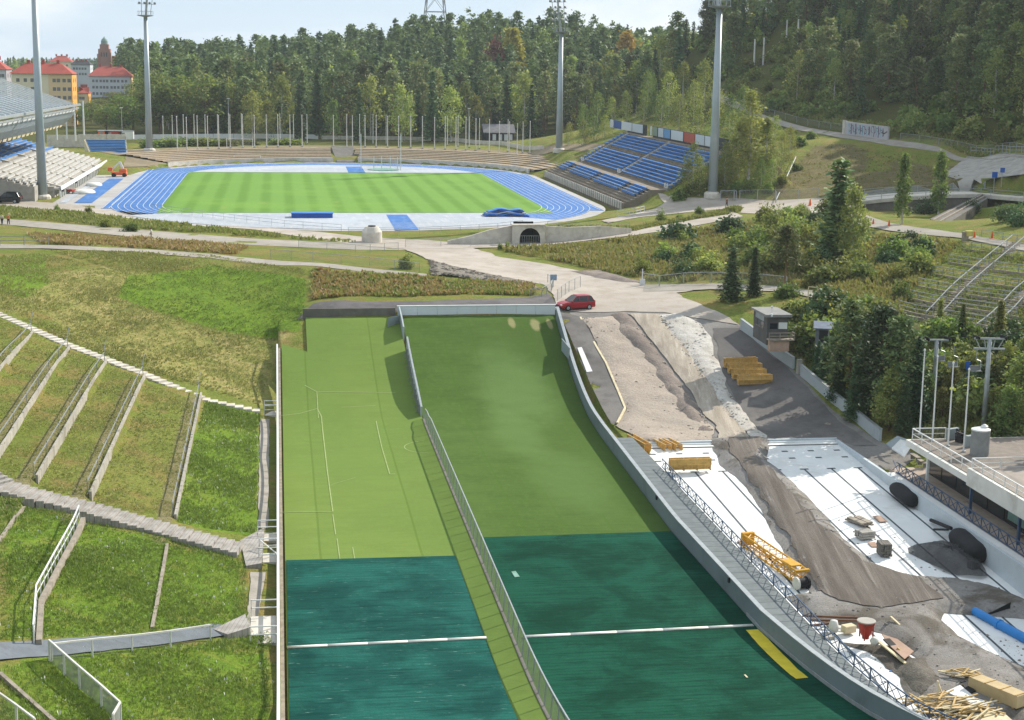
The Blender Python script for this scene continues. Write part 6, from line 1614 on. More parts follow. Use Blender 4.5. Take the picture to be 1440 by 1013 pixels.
def ribbon_wall(pix, h, th, name, m_, lab, cat='wall', cop=True):
 P_ = px(*pix); t_ = thing(name, lab, cat, P_[0])
 d = densify(P_, 3.0, False); z = np.interp(np.arange(len(d)), np.linspace(0, len(d) - 1, len(P_)), P_[:, 2])
 z = terr(d[:, 0] - .4, d[:, 1])
 mb = MB()
 for i in range(len(d) - 1):
  a, b = d[i], d[i + 1]; e = (b - a) / np.linalg.norm(b - a) * .012
  mb.wall([a + e, b - e], [z[i] - .5, z[i + 1] - .5], [z[i] + h, z[i + 1] + h], th)
 mb.build('wall_panel', G[m_], t_)
 if cop:
  mb = MB()
  for i in range(len(d) - 1): mb.bar((*d[i], z[i] + h + .035), (*d[i + 1], z[i + 1] + h + .035), th + .08, .07)
  mb.build('coping', G['galv'], t_)
 return t_
ribbon_wall(((1042, 464), (1080, 492), (1116, 519)), 1.3, .25, 'retaining_wall', 'wall_paint', 'pale grey side wall below the dark hut, upper stretch')
ribbon_wall(((1126, 528), (1180, 573), (1238, 621)), 1.25, .25, 'retaining_wall', 'wall_paint', 'pale grey side wall below the tall trees, lower stretch')
p = hit(1121, 526); mb = MB(); mb.box((p[0] + .2, p[1], p[2] + .75), (.5, .5, 1.7)); mb.solo('gate_pillar', G['concrete'], 'concrete pillar at the gap in the pale side wall', 'pillar')
p = hit(1130, 522); mb = MB()
for k in range(9): mb.box((p[0] + .7 + k * .34, p[1] + .5 + k * .12, p[2] - .2 + k * .2), (.4, 1.4, .5), .3)
mb.solo('concrete_stair', G['concrete'], 'small concrete stair behind the gap in the pale side wall', 'stair')
mb = MB(); mb.bar((p[0] + .4, p[1] + 1.2, p[2] + 1.0), (p[0] + 3.8, p[1] + 2.4, p[2] + 2.8), .07, .07)
for k in (0, .5, 1): mb.bar((p[0] + .4 + 3.4 * k, p[1] + 1.2 + 1.2 * k, p[2] - .3 + 1.8 * k), (p[0] + .4 + 3.4 * k, p[1] + 1.2 + 1.2 * k, p[2] + 1.0 + 1.8 * k), .06, .06)
mb.solo('handrail', G['timber_grey'], 'slanting handrail of the small stair behind the pale side wall', 'handrail')
C1 = at(1078, 479, -.7); C0 = at(1046, 459, -.7); C2 = at(1104, 474, -.7)
ex = (C0 - C1)[:2]; LX = float(np.linalg.norm(ex)); ex = ex / LX; LX = min(LX, 5.4); ey = np.array((ex[1], -ex[0]))
if ey[0] < 0: ey = -ey
LY = 2.3
t_ = thing('judge_hut', 'dark grey wooden hut with windows and balcony above the pale side wall', 'hut', (*C1[:2], -.9))
H0, H1 = -1.2, 1.85
Q = lambda u_, v_: np.array(C1[:2]) + ex * u_ + ey * v_
hut = plain('hut_boards', lin(104, 104, 102, .7), .85, 0, .2, .18, 1.0, .2)
mb = MB(); mb.prism([Q(0, 0), Q(LX, 0), Q(LX, LY), Q(0, LY)], H0, H1); mb.build('wall', hut, t_)
mb = MB(); mb.prism([Q(-.4, -.3), Q(LX + .25, -.3), Q(LX + .25, LY + .3), Q(-.4, LY + .3)], [H1 + .02] * 4, [H1 + .3, H1 + .22, H1 + .22, H1 + .3]); mb.build('roof', plain('roof_felt', lin(150, 150, 148, .7), .8, 0, .3, .12), t_)
for k, (u0, u1) in enumerate(((1.3, 2.4), (2.5, 3.6), (3.7, 4.4))):
 mb = MB(); mb.prism([Q(u0, -.03), Q(u1, -.03), Q(u1, .02), Q(u0, .02)], H1 - 1.55, H1 - .75); w_ = mb.build('window', G['glass'], t_)
 mb = MB()
 for zz in (H1 - 1.6, H1 - .78): mb.prism([Q(u0 - .06, -.06), Q(u1 + .06, -.06), Q(u1 + .06, -.032), Q(u0 - .06, -.032)], zz, zz + .08)
 mb.build('frame', G['timber_grey'], w_, world=False)
mb = MB(); mb.prism([Q(1.2, -.05), Q(4.5, -.05), Q(4.5, -.01), Q(1.2, -.01)], H1 - .68, H1 - .1); mb.build('panel', G['panel_grey'], t_)
mb = MB(); mb.prism([Q(-.03, .3), Q(.02, .3), Q(.02, 1.1), Q(-.03, 1.1)], H1 - 1.3, H1 - .7); mb.build('window', G['glass'], t_)
mb = MB(); mb.prism([Q(-.04, 1.25), Q(.02, 1.25), Q(.02, 2.2), Q(-.04, 2.2)], H1 - 1.3, H1 - .6); mb.build('shutter', G['white_paint'], t_)
mb = MB(); mb.prism([Q(-.9, .0), Q(-.01, .0), Q(-.01, LY + .5), Q(-.9, LY + .5)], H1 - 2.45, H1 - 2.3); mb.build('balcony', G['timber_grey'], t_)
mb = MB()
for zz in (H1 - 1.95, H1 - 1.6):
 mb.bar((*Q(-.88, .02), zz), (*Q(-.88, LY + .48), zz), .06, .08); mb.bar((*Q(-.02, LY + .48), zz), (*Q(-.88, LY + .48), zz), .06, .08)
for v_ in (.02, 1.2, 2.4, LY + .48): mb.bar((*Q(-.88, v_), H1 - 2.4), (*Q(-.88, v_), H1 - 1.55), .07, .07)
mb.build('balcony_rail', G['timber_grey'], t_)
mb = MB(); mb.prism([Q(-.7, .15), Q(-.02, .15), Q(-.02, LY), Q(-.7, LY)], H0 - .6, H1 - 2.47); mb.build('plinth', plain('brick_plinth', lin(200, 170, 150, .7), .9), t_)
mb = MB(); c = Q(-.25, .35); mb.lathe((c[0], c[1], H1 + .05), [(.16, 0), (.2, .16), (.12, .34)], 10); mb.bar((c[0], c[1], H1 + .2), (c[0], c[1], H1 + 1.1), .05, .05); mb.lathe((c[0], c[1], H1 + 1.0), [(.12, 0), (.12, .22)], 8); mb.build('lamp', G['white_paint'], t_)
p = at(1146, 482, -.9); t_ = thing('shed', 'small grey shed with a mono pitch roof and open front among bushes', 'shed', p)
mb = MB(); mb.prism([(p[0], p[1]), (p[0] + 1.3, p[1] - .5), (p[0] + 2.0, p[1] + 1.3), (p[0] + .7, p[1] + 1.8)], p[2] - .6, [p[2] + 1.5, p[2] + 1.5, p[2] + 1.9, p[2] + 1.9]); mb.build('wall', plain('shed_boards', lin(120, 128, 134, .7), .85), t_)
mb = MB(); mb.prism([(p[0] - .3, p[1] - .2), (p[0] + 1.5, p[1] - .9), (p[0] + 2.4, p[1] + 1.3), (p[0] + .5, p[1] + 2.1)], [p[2] + 1.52, p[2] + 1.52, p[2] + 1.95, p[2] + 1.95], [p[2] + 1.62, p[2] + 1.62, p[2] + 2.05, p[2] + 2.05]); mb.build('roof', plain('shed_roof', lin(112, 122, 140, .7), .6, 0, .4), t_)
mb = MB(); mb.prism([(p[0] + .35, p[1] - .2), (p[0] + 1.2, p[1] - .53), (p[0] + 1.22, p[1] - .49), (p[0] + .37, p[1] - .16)], p[2] + .1, p[2] + 1.35); mb.build('opening', G['dark'], t_)
A = px((1153, 434), (1166, 458)); mb = MB()
for k in range(11):
 c = A[1] + (A[0] - A[1]) * k / 10; mb.box((c[0], c[1], gz(c[0], c[1]) + .2), (1.9, .34, .16), -.35)
mb.solo('timber_stair', G['timber_grey'], 'grey timber stair climbing behind the small shed', 'stair')
p = hit(1136, 424); q = hit(1149, 425); mb = MB()
for c in (p, q): mb.bar((c[0], c[1], c[2]), (c[0], c[1], c[2] + 1.75), .09, .09)
for z in (1.2, 1.75): mb.bar((p[0], p[1], p[2] + z), (q[0], q[1], q[2] + z), .08, .08)
mb.solo('wooden_gate', G['timber_pale'], 'pale wooden gate frame on the path above the hut', 'gate')
wire_fence(((903, 400), (927, 404), (961, 400), (1000, 399), (1060, 401), (1106, 406)), 1.5, 2.6, 'wire mesh fence behind the small spruces by the dirt yard', None, 'mesh_thin', .07, .06)
p = hit(903, 402); mb = MB(); mb.bar((p[0], p[1], p[2]), (p[0], p[1], p[2] + 2.2), .12, .12); mb.box((p[0], p[1] - .1, p[2] + .5), (.7, .1, .8)); mb.solo('gate_post', G['white_paint'], 'white gate post with a sign plate at the fence end', 'gate post')
p = hit(778, 405); t_ = thing('information_board', 'small blue grey notice board on the bank behind the end wall', 'sign', p)
mb = MB(); mb.bar((p[0], p[1], p[2] - .1), (p[0], p[1], p[2] + 1.3), .07, .07); mb.build('post', G['galv'], t_)
mb = MB(); mb.box((p[0], p[1] - .06, p[2] + 1.35), (.85, .07, .75)); mb.build('plate', plain('board_blue_grey', lin(140, 166, 190, .8)), t_)
wire_fence(((745, 420), (762, 418), (775, 412), (778, 404), (770, 398)), 1.15, 1.6, 'thin curved wire fence round the end of the weedy bank', None, 'mesh_thin', .05, .03)
wire_fence(((784, 424), (800, 412), (816, 405)), 1.5, 2.0, 'thin wire fence behind the red car', None, 'mesh_thin', .04, .03)
E_ = [at(a, b, z) for a, b, z in ((1206, 284, 4.1), (1240, 280, 4.5), (1275, 277, 4.9), (1330, 274, 5.2), (1380, 273, 5.4), (1394, 275, 5.4), (1440, 279, 5.3), (1500, 283, 5.2))]
t_ = thing('road_bridge', 'pale concrete bridge with grey railings over the dark underpass', 'bridge', E_[3])
mb = MB()
for a, b in zip(E_[:-1], E_[1:]):
 mb.prism([(a[0], a[1]), (b[0], b[1]), (b[0] + .4, b[1] + 9), (a[0] + .4, a[1] + 9)], [a[2] - .65, b[2] - .65, b[2] - .65, a[2] - .65], [a[2], b[2], b[2], a[2]])
mb.build('deck', G['concrete_light'], t_)
mb = MB()
for (dy) in (.25, 8.8):
 for a, b in zip(E_[:-1], E_[1:]):
  for h in (.55, 1.1): mb.bar((a[0], a[1] + dy, a[2] + h), (b[0], b[1] + dy, b[2] + h), .07, .07)
mb.build('railing', G['galv'], t_)
for dy in (.25, 8.8):
 for c in densify([q[:2] for q in E_], 3.4, False):
  z = float(np.interp(c[0], [q[0] for q in E_], [q[2] for q in E_])); mb = MB(); mb.bar((c[0], c[1] + dy, z - .02), (c[0], c[1] + dy, z + 1.1), .08, .08); mb.build('post', G['galv'], t_)
mb = MB()
for a, b in zip(E_[:4], E_[1:5]): mb.wall([(a[0] + .02, a[1] + .5), (b[0] - .02, b[1] + .5)], [1.2, 1.2], [a[2] - .66, b[2] - .66], .4)
mb.build('abutment', G['concrete_dark'], t_)
A = [at(1308, 308, 3.6), at(1379, 273, 5.3), at(1389, 279, 5.1), at(1325, 319, 3.2)]
t_ = thing('wing_wall', 'grey stepped timber wing wall slanting down from the bridge', 'wall', A[0])
mb = MB(); mb.prism([q[:2] for q in A], [q[2] - 3.2 for q in A], [q[2] for q in A]); mb.build('wall_panel', G['concrete_dark'], t_)
mb = MB()
for k in (.25, .6):
 a = A[0] * (1 - k) + A[3] * k; b = A[1] * (1 - k) + A[2] * k; mb.bar(a + (0, 0, .1), b + (0, 0, .1), .25, .2)
mb.build('cap_beam', G['timber_grey'], t_)
wire_fence(((1206, 281), (1240, 276), (1290, 271), (1340, 267), (1385, 265)), 1.3, 3.0, 'grey mesh fence along the far side of the bridge approach', 'fences beside the upper road', 'mesh', .06, .04)
wire_fence(((1013, 283), (1032, 283), (1035, 283)), 2.0, 3.0, 'wire mesh gate beside the floodlight mast', 'fences beside the upper road', 'mesh_thin', .1, .06)
wire_fence(((1040, 282), (1065, 281), (1090, 281), (1122, 281), (1150, 279)), 1.9, 3.6, 'wire mesh fence behind the sunny sandy road', 'fences beside the upper road', 'mesh_thin', .05, .06)
wire_fence(((1030, 146), (1060, 156), (1120, 173), (1185, 184)), 1.5, 5.0, 'wire fence above the hill road, left of the graffiti wall', 'fences on the hill road', 'mesh_thin', .06, .05)
wire_fence(((1266, 197), (1320, 204), (1400, 214), (1450, 219)), 1.5, 5.0, 'wire fence above the hill road, right of the graffiti wall', 'fences on the hill road', 'mesh_thin', .06, .05)
for pix, lab in ((((1365, 217), (1380, 218), (1397, 219)), 'grey tubular railing on the retaining wall, the shorter one'), (((1399, 216), (1420, 217), (1445, 218)), 'grey tubular railing on the retaining wall, the longer one')):
 wire_fence(pix, 1.5, 2.6, lab, 'railings on the retaining wall', None, .1, .06, 'tubular_railing', 'galv', 3)
P_ = px((1360, 222), (1394, 226), (1420, 222), (1460, 223)); mb = MB(); mb.wall([(q[0], q[1] - .3) for q in P_], [q[2] - 3.0 for q in P_], [q[2] + .35 for q in P_], .5); mb.solo('retaining_wall', G['concrete'], 'grey concrete retaining wall below the hill road at the right', 'wall')
P_ = [at(1398, 262, 6.3), at(1420, 252, 7.0), at(1450, 240, 7.8)]; mb = MB()
for a, b in zip(P_[:-1], P_[1:]): mb.bar(a, b, .5, .8)
mb.solo('timber_beam', plain('brown_beam', lin(84, 70, 60, .7), .9), 'dark brown timber beam along the concrete slope at the right', 'beam')
a = hit(1189, 189); b = hit(1249, 197)
t_ = thing('graffiti_wall', 'short white wall covered with grey and blue graffiti by the hill road', 'wall', a)
dd = (b - a)[:2]; Lw = float(np.linalg.norm(dd)); e = dd / Lw; nrm_ = np.array((e[1], -e[0])); hh = 3.0
mb = MB(); mb.wall([a[:2], b[:2]], [a[2] - .4, b[2] - .4], [a[2] + hh, b[2] + hh * .98], .5); mb.build('wall_panel', plain('graffiti_base', lin(206, 204, 208, .72), .8, 0, .2, .05, .4), t_)
GP = lambda u_, v_, o=.27: (a[0] + e[0] * Lw * u_ + nrm_[0] * o, a[1] + e[1] * Lw * u_ + nrm_[1] * o, a[2] + (b[2] - a[2]) * u_ + hh * v_)
gm = [plain('spray_dark', lin(58, 56, 70, .8)), plain('spray_violet', lin(140, 132, 156, .8)), plain('spray_cyan', lin(150, 190, 204, .8))]
def stroke(mb, pts, w_, o):
 for p, q in zip(pts[:-1], pts[1:]):
  dx = (q[0] - p[0]) * Lw; dy = (q[1] - p[1]) * hh; l = math.hypot(dx, dy) + 1e-6; ox = -dy / l * w_ / Lw; oy = dx / l * w_ / hh
  mb.quad(GP(p[0] - ox, p[1] - oy, o), GP(q[0] - ox, q[1] - oy, o), GP(q[0] + ox, q[1] + oy, o), GP(p[0] + ox, p[1] + oy, o))
mv, mc, mk = MB(), MB(), MB()
for i in range(16):
 u0 = .1 + i * .053; j = rnd.uniform(.0, .12)
 stroke(mv if i % 2 else mc, [(u0, .08 + j), (u0 + .012, .5), (u0 - .006, .92 - j)], rnd.uniform(.14, .3), .262 + .001 * (i % 3))
 cx, cy = u0 + .02, rnd.uniform(.35, .65); r0_ = rnd.uniform(.12, .3); a0_ = rnd.uniform(0, 6)
 stroke(mk, [(cx + .026 * math.cos(a0_ + k * .55), cy + r0_ * math.sin(a0_ + k * .55)) for k in range(rnd.randint(4, 9))], .06, .27)
stroke(mk, [(.86, .5), (.92, .42), (.99, .62)], .12, .272)
mv.build('graffiti', gm[1], t_); mc.build('graffiti', gm[2], t_); mk.build('graffiti', gm[0], t_)
mb = MB(); mb.box((a[0] - e[0] * .55, a[1] - e[1] * .55 - .1, a[2] + hh / 2), (.9, .7, hh + .5), math.atan2(e[1], e[0])); mb.build('pillar', G['concrete_light'], t_)
for xa, yt, yb in ((1060, 55, 97), (1073, 53, 92), (1105, 28, 75), (1121, 27, 72)):
 p = hit(xa, yb); top = above(xa, yt, p); mb = MB(); mb.tube((p[0], p[1], p[2] - .5), (p[0], p[1], top), .3, .22, 8)
 mb.solo('hill_pole', G['white_dirty'], {1060: 'bare white pole on the wooded hill, leftmost of the lower pair', 1073: 'bare white pole on the wooded hill, right one of the lower pair', 1105: 'bare white pole on the wooded hill, left one of the upper pair', 1121: 'bare white pole on the wooded hill, right one of the upper pair'}[xa], 'pole', 'white poles on the wooded hill')
A = hit(1091, 286); B = hit(1119, 226); mb = MB(); mb.tube(A + (0, 0, .6), B + (0, 0, .8), .1, n=8); mb.tube(A, A + (0, 0, 2.2), .1, n=8); mb.solo('slanting_pipe', G['galv'], 'grey pipe slanting up the dirt slope behind the sandy road', 'pipe')
def sign(a, b, h, s_, m_, lab):
 p = hit(a, b); t_ = thing('road_sign', lab, 'sign', p)
 mb = MB(); mb.bar((p[0], p[1], p[2] - .2), (p[0], p[1], p[2] + h), .1, .1); mb.build('post', G['galv'], t_)
 mb = MB(); mb.box((p[0], p[1] - .09, p[2] + h), (s_, .06, s_), 0, 0, .02); mb.build('plate', m_, t_)
sb = plain('sign_blue', lin(40, 100, 190, .8))
sign(1397, 270, 3.2, 1.1, sb, 'blue square road sign by the bridge, the lower one')
sign(1408, 262, 3.0, .9, sb, 'blue square road sign by the bridge, the upper one')
cone_m = MB(); cone_m.lathe((0, 0, .04), [(.28, 0), (.2, .1), (.07, .85), (.04, .9)], 12); cb = MB(); cb.box((0, 0, .03), (.6, .6, .06))
cone = thing('traffic_cone', '', 'traffic cone', (0, 0, 0), 0, 'orange cones on the path'); cone_m.build('cone', G['orange'], cone); cb.build('base', G['orange'], cone)
for k, (a, b, s_, lab) in enumerate(((1228, 316, 1.0, 'orange traffic cone on the path below the bridge approach, the farther one'), (1250, 319, 1.1, 'orange traffic cone on the path by the young birch'), (1370, 335, 1.0, 'orange traffic cone beside the yellow box'), (1395, 336, 1.0, 'orange traffic cone on the path at the top of the railed terraces'), (1139, 290, 1.4, 'orange cone at the edge of the sandy road behind the pine'))):
 p = hit(a, b)
 if k == 0: cone.location = p; cone.scale = (s_,) * 3; cone['label'] = lab
 else: dup(cone, p, 0, lab, None, s_)
p = hit(1357, 338); t_ = thing('utility_box', 'yellow topped wooden box beside the path at the railed terraces', 'box', p)
mb = MB(); mb.box((p[0], p[1], p[2] + .55), (.7, .8, 1.3), 0, 0, .03); mb.build('post', G['timber_grey'], t_)
mb = MB(); mb.box((p[0] + .5, p[1] - .1, p[2] + .95), (1.1, .7, .75), 0, 0, .04); mb.build('box', plain('pale_yellow', lin(214, 200, 110, .8)), t_)
wire_fence(((1380, 333), (1410, 338), (1450, 344)), 1.0, 2.2, 'grey railing along the path above the railed terraces', None, None, .07, .04, 'tubular_railing', 'galv', 2)
ROWS = [((1352, 352), (1408, 358), 'top'), ((1334, 371), (1390, 379), 'second'), ((1311, 387), (1370, 397), 'third'), ((1290, 404), (1347, 415), 'fourth'), ((1272, 420), (1330, 432), 'fifth'), ((1264, 437), (1312, 447), 'lowest')]
ROWS2 = [((1412, 362), (1450, 367), 'top'), ((1396, 381), (1450, 388), 'second'), ((1378, 399), (1450, 409), 'third'), ((1357, 416), (1450, 430), 'fourth'), ((1342, 433), (1430, 448), 'fifth'), ((1322, 450), (1400, 464), 'lowest')]
for R_, side in ((ROWS, 'left'), (ROWS2, 'right')):
 for a, b, nm_ in R_:
  P_ = px(a, b); d = densify(P_, 1.7, False); z = terr(d[:, 0], d[:, 1])
  t_ = thing('terrace_row', '%s railed terrace row on the weedy slope, %s of the first slanting stair' % (nm_, side), 'terrace', (d[0][0], d[0][1], z[0]), 0, 'railed terrace rows on the right')
  mb = MB()
  for i in range(len(d) - 1):
   for h in (.5, 1.0): mb.bar((*d[i], z[i] + h + .2), (*d[i + 1], z[i + 1] + h + .2), .075, .075)
  mb.build('rail', G['galv'], t_)
  mb = MB()
  for i in range(len(d) - 1):
   mb.bar((d[i][0], d[i][1] - .35, z[i] + .02), (d[i + 1][0], d[i + 1][1] - .35, z[i + 1] + .02), .2, .5)
   mb.bar((d[i][0], d[i][1] - 2.4, z[i] - .42), (d[i + 1][0], d[i + 1][1] - 2.4, z[i + 1] - .3), .2, .6)
  mb.build('riser', G['timber_grey'], t_)
  for c, zz in zip(d, z): mb = MB(); mb.bar((c[0], c[1], zz - .1), (c[0], c[1], zz + 1.2), .07, .07); mb.build('post', G['galv_dull'], t_)
for a, b, lab in (((1312, 452), (1432, 342), 'slanting stair with double handrails through the railed terraces, the left one'), ((1375, 475), (1470, 392), 'slanting stair with double handrails through the railed terraces, the right one')):
 A, B = px(a, b); n = 46; t_ = thing('slope_stair', lab, 'stair', A, 0, 'stairs through the railed terraces'); mb = MB(); d = (B - A)[:2] / np.linalg.norm((B - A)[:2]); s = np.array((-d[1], d[0]))
 for k in range(n):
  c = A[:2] + (B - A)[:2] * (k + .5) / n; mb.box((c[0], c[1], gz(*c) + .1), (.36, 1.5, .14), math.atan2(d[1], d[0]))
 mb.build('tread', G['timber_grey'], t_)
 mb = MB()
 for k in range(14):
  p = A[:2] + (B - A)[:2] * k / 14; q = A[:2] + (B - A)[:2] * (k + 1) / 14
  for o_ in (-.85, .85): mb.bar((*(p + s * o_), gz(*p) + 1.05), (*(q + s * o_), gz(*q) + 1.05), .09, .09); mb.bar((*(p + s * o_), gz(*p)), (*(p + s * o_), gz(*p) + 1.05), .06, .06)
 mb.build('handrail', G['galv'], t_)
sheet('side_road', px((1290, 478), (1330, 484), (1400, 498), (1450, 508), (1450, 524), (1400, 518), (1350, 512), (1300, 506))[:, :2], G['asphalt'], .1, .8, .1, 2)
BX, BF, BB = 54.4, 56.4, 66.5
YE = 127.6; YM = at_x(1362, 660, BX)[1]
t_ = thing('pool_building', 'low pool building with dark glass front, white fascia and railed roof terrace', 'building', (60, 105, -6.95))
mb = MB(); mb.box2((BX, YM + .01, -4.5), (BB, YE, -3.95), 0); mb.build('roof', G['white_dirty'], t_)
mb = MB(); mb.box2((BX + .35, YM + .05, -3.949), (BB - .3, YE - .3, -3.9)); mb.build('roof_deck', plain('deck_boards', lin(150, 140, 130, .68), .9, 0, .2, .15, 1.5), t_)
mb = MB(); mb.box2((BX - .12, 62, -4.62), (BB, YM, -3.2)); mb.build('parapet', G['white_dirty'], t_)
mb = MB(); mb.box2((BX + .2, 62.3, -3.198), (BB - .3, YM - .25, -3.15)); mb.build('roof_deck', plain('deck_pale', lin(176, 166, 156, .68), .9, 0, .2, .1, 1.2), t_)
mb = MB(); mb.box2((BF + .02, 62, -7.4), (BB, YE - .4, -4.64)); mb.build('wall', G['dark'], t_)
mb = MB()
for k in range(15):
 y1_ = YE - .6 - k * 3.0
 if y1_ < 66: break
 mb = MB(); mb.box2((BF - .04, y1_ - 2.8, -6.8), (BF, y1_, -4.75)); w_ = mb.build('window', G['glass'], t_)
 mb = MB()
 for yy in (y1_ - 2.8, y1_ - 1.4, y1_): mb.box2((BF - .08, yy - .04, -6.85), (BF - .042, yy + .04, -4.7))
 mb.build('mullion', G['dark'], w_, world=False)
for y in (123.2, 114.6, 106.2, 98.0): mb = MB(); mb.box2((BX + .15, y - .1, -6.94), (BX + .36, y + .1, -4.52)); mb.build('column', G['white_paint'] if y > 120 else G['blue_steel'], t_)
for y0_, y1_ in ((109.6, 111.4),): mb = MB(); mb.box2((BF - .1, y0_ - 1, -6.5), (BF - .045, y1_, -4.9)); mb.build('poster_window', plain('pale_pane', lin(120, 160, 150, .7), .3), t_)  # pale green pane set over the dark glass
mb = MB()
for y in (125.6, 124.8, 117.2): mb.box2((BF - .12, y - .12, -5.6), (BF - .05, y + .12, -5.0))
mb.build('notice', G['white_paint'], t_)
def top_rail(pts, h, lab, z):
 t2 = thing('roof_railing', lab, 'railing', (*pts[0], z)); mb = MB()
 for a, b in zip(pts[:-1], pts[1:]): mb.bar((*a, z + h), (*b, z + h), .09, .07); mb.bar((*a, z + h * .5), (*b, z + h * .5), .04, .04)
 mb.build('rail', G['white_paint'], t2)
 for c in densify(pts, 1.9, False): mb = MB(); mb.bar((*c, z), (*c, z + h), .07, .07); mb.build('post', G['white_paint'], t2)
 mb = MB()
 for a, b in zip(pts[:-1], pts[1:]): mb.quad((*a, z + .1), (*b, z + .1), (*b, z + h - .05), (*a, z + h - .05))
 mb.build('mesh_panel', G['mesh_thin'], t2)
top_rail([(BX + 3.5, YE - .35), (BX + .45, YE - .35), (BX + .45, YM + .2)], 1.0, 'white railing round the lower roof terrace with the flagpoles', -3.9)
top_rail([(BX + 5, YM - .35), (BX + .1, YM - .35), (BX + .1, 64)], .8, 'white railing along the higher roof terrace of the pool building', -3.15)
for k, (a, b, tx, ty) in enumerate(((1293, 612, 1300, 493), (1311, 620, 1321, 502), (1333, 628, 1342, 511), (1355, 636, 1363, 520))):
 p = at(a, b, -3.9); H = above(a, ty, p) + 3.9
 t2 = thing('roof_flagpole', 'white flagpole on the pool building roof, %s of four' % ('nearest the white sheets, first', 'second', 'third', 'nearest the steel tank, last')[k], 'flagpole', p, 0, 'flagpoles on the pool building')
 mb = MB(); mb.tube(p, (p[0], p[1], p[2] + H), .085, .055, 8); mb.build('pole', G['white_paint'], t2)
 mb = MB(); mb.lathe((p[0], p[1], p[2] + H), [(.06, -.05), (.11, .05), (.06, .16)], 8); mb.build('knob', G['white_paint'], t2)
 mb = MB(); mb.lathe(p, [(.18, 0), (.18, .12), (.1, .14)], 8); mb.build('socket', G['galv'], t2)
p = at(1377, 640, -3.9); t2 = thing('steel_tank', 'round grey steel tank with a white lid on the roof terrace', 'tank', p)
mb = MB(); mb.lathe(p, [(.78, 0), (.78, 2.1), (.74, 2.15)], 24); mb.build('drum', G['galv_dull'], t2)
mb = MB(); mb.lathe((p[0], p[1], p[2] + 2.152), [(.8, 0), (.8, .1), (.4, .22)], 24); mb.lathe((p[0] + .3, p[1], p[2] + 2.3), [(.26, 0), (.3, .2), (.1, .36)], 14); mb.build('lid', G['white_paint'], t2)
for a, b, w_, lab in ((1330, 618, 1.2, 'grey blue panel box on the roof terrace, left of the gear'), (1356, 628, 1.3, 'grey blue panel box on the roof terrace, beside the steel tank')):
 p = at(a, b, -3.9); mb = MB(); mb.box((p[0] + .6, p[1], p[2] + .5), (w_, .35, 1.0), .35, 0, .03); mb.solo('panel_box', G['panel_grey'], lab, 'box', 'panel boxes on the roof terrace')
p = at(1343, 622, -3.9); t2 = thing('roof_machine', 'dark jumble of machinery between the panel boxes on the roof', 'machine', p)
for k in range(7): mb = MB(); c = np.array(p) + (rnd.uniform(.2, 1.0), rnd.uniform(-.4, .4), rnd.uniform(.2, .9)); v = np.array((rnd.uniform(-.5, .5), rnd.uniform(-.4, .4), rnd.uniform(-.3, .4))); mb.bar(c - v, c + v, .12, .16); mb.build('strut', G['dark'], t2)
mb = MB(); mb.box((p[0] + .6, p[1], p[2] + .3), (.9, .8, .6), .4, 0, .05); mb.build('housing', G['dark'], t2)
for pix, z0, lab, m_ in ((((1246, 624), (1262, 613), (1276, 618), (1256, 632)), -6.2, 'tilted pale board leaning at the corner of the pool building, the smaller one', 'panel_grey'), (((1254, 630), (1266, 618), (1284, 623), (1272, 642)), -5.9, 'tilted white board leaning at the corner of the pool building, the larger one', 'white_paint')):
 q = [at(a, b, z0 + (.9 if i in (1, 2) else 0)) for i, (a, b) in enumerate(pix)]; mb = MB(); mb.add(q + [c - np.array((0, 0, .12)) for c in q], [(0, 1, 2, 3), (7, 6, 5, 4), (0, 4, 5, 1), (1, 5, 6, 2), (2, 6, 7, 3), (3, 7, 4, 0)]); mb.solo('leaning_board', G[m_], lab, 'board', 'boards at the building corner')
for k, (a, b) in enumerate(((1287, 648), (1297, 656))):
 p = at(a, b, -6.9); t2 = thing('picnic_bench', ('grey bench before the glass front, farther from the pool view', 'grey bench before the glass front, nearer the white column')[k], 'bench', p, .0, 'benches before the glass front')
 mb = MB(); mb.box((p[0], p[1], p[2] + .45), (.45, 1.6, .07)); mb.build('seat', G['timber_grey'], t2)
 for s in (-.6, .6): mb = MB(); mb.box((p[0], p[1] + s, p[2] + .21), (.4, .08, .42)); mb.build('leg', G['galv'], t2)
LP = []
for (a, b, ty, w_, lab) in ((1383, 604, 476, 2.9, 'chairlift pylon with a braced double crossbar right of the roof flagpoles'), (1312, 566, 478, 2.4, 'chairlift pylon with a single crossbar behind the first roof flagpole')):
 p = hit(a, b); zt = above(a, ty, p); LP.append((p[0], p[1], zt))
 t2 = thing('lift_pylon', lab, 'pylon', p, 0, 'chairlift pylons')
 mb = MB(); mb.tube((p[0], p[1], p[2] - .3), (p[0], p[1], zt), .26, .19, 12); mb.build('mast', G['galv'], t2, True)
 mb = MB(); c, s = math.cos(-.15), math.sin(-.15)
 for dz in ((0, -.95) if w_ > 2.5 else (0,)): mb.bar((p[0] - w_ / 2 * c, p[1] - w_ / 2 * s, zt + dz), (p[0] + w_ / 2 * c, p[1] + w_ / 2 * s, zt + dz), .2, .16)
 if w_ > 2.5:
  for k in (-1, -.4, .4, 1): mb.bar((p[0] + k * w_ * .45 * c, p[1] + k * w_ * .45 * s, zt), (p[0] + k * w_ * .3 * c, p[1], zt - .95), .08, .08)
 mb.build('crossbar', G['galv'], t2)
 for sd in (-1, 1):
  mb = MB()
  for k in range(3): cx = (p[0] + sd * w_ * .45, p[1] - .5 + k * .5, zt + .16); mb.tube((cx[0] - .05, cx[1], cx[2]), (cx[0] + .05, cx[1], cx[2]), .17, n=12)
  mb.build('sheave', G['dark'], t2)
(a0, a1) = LP
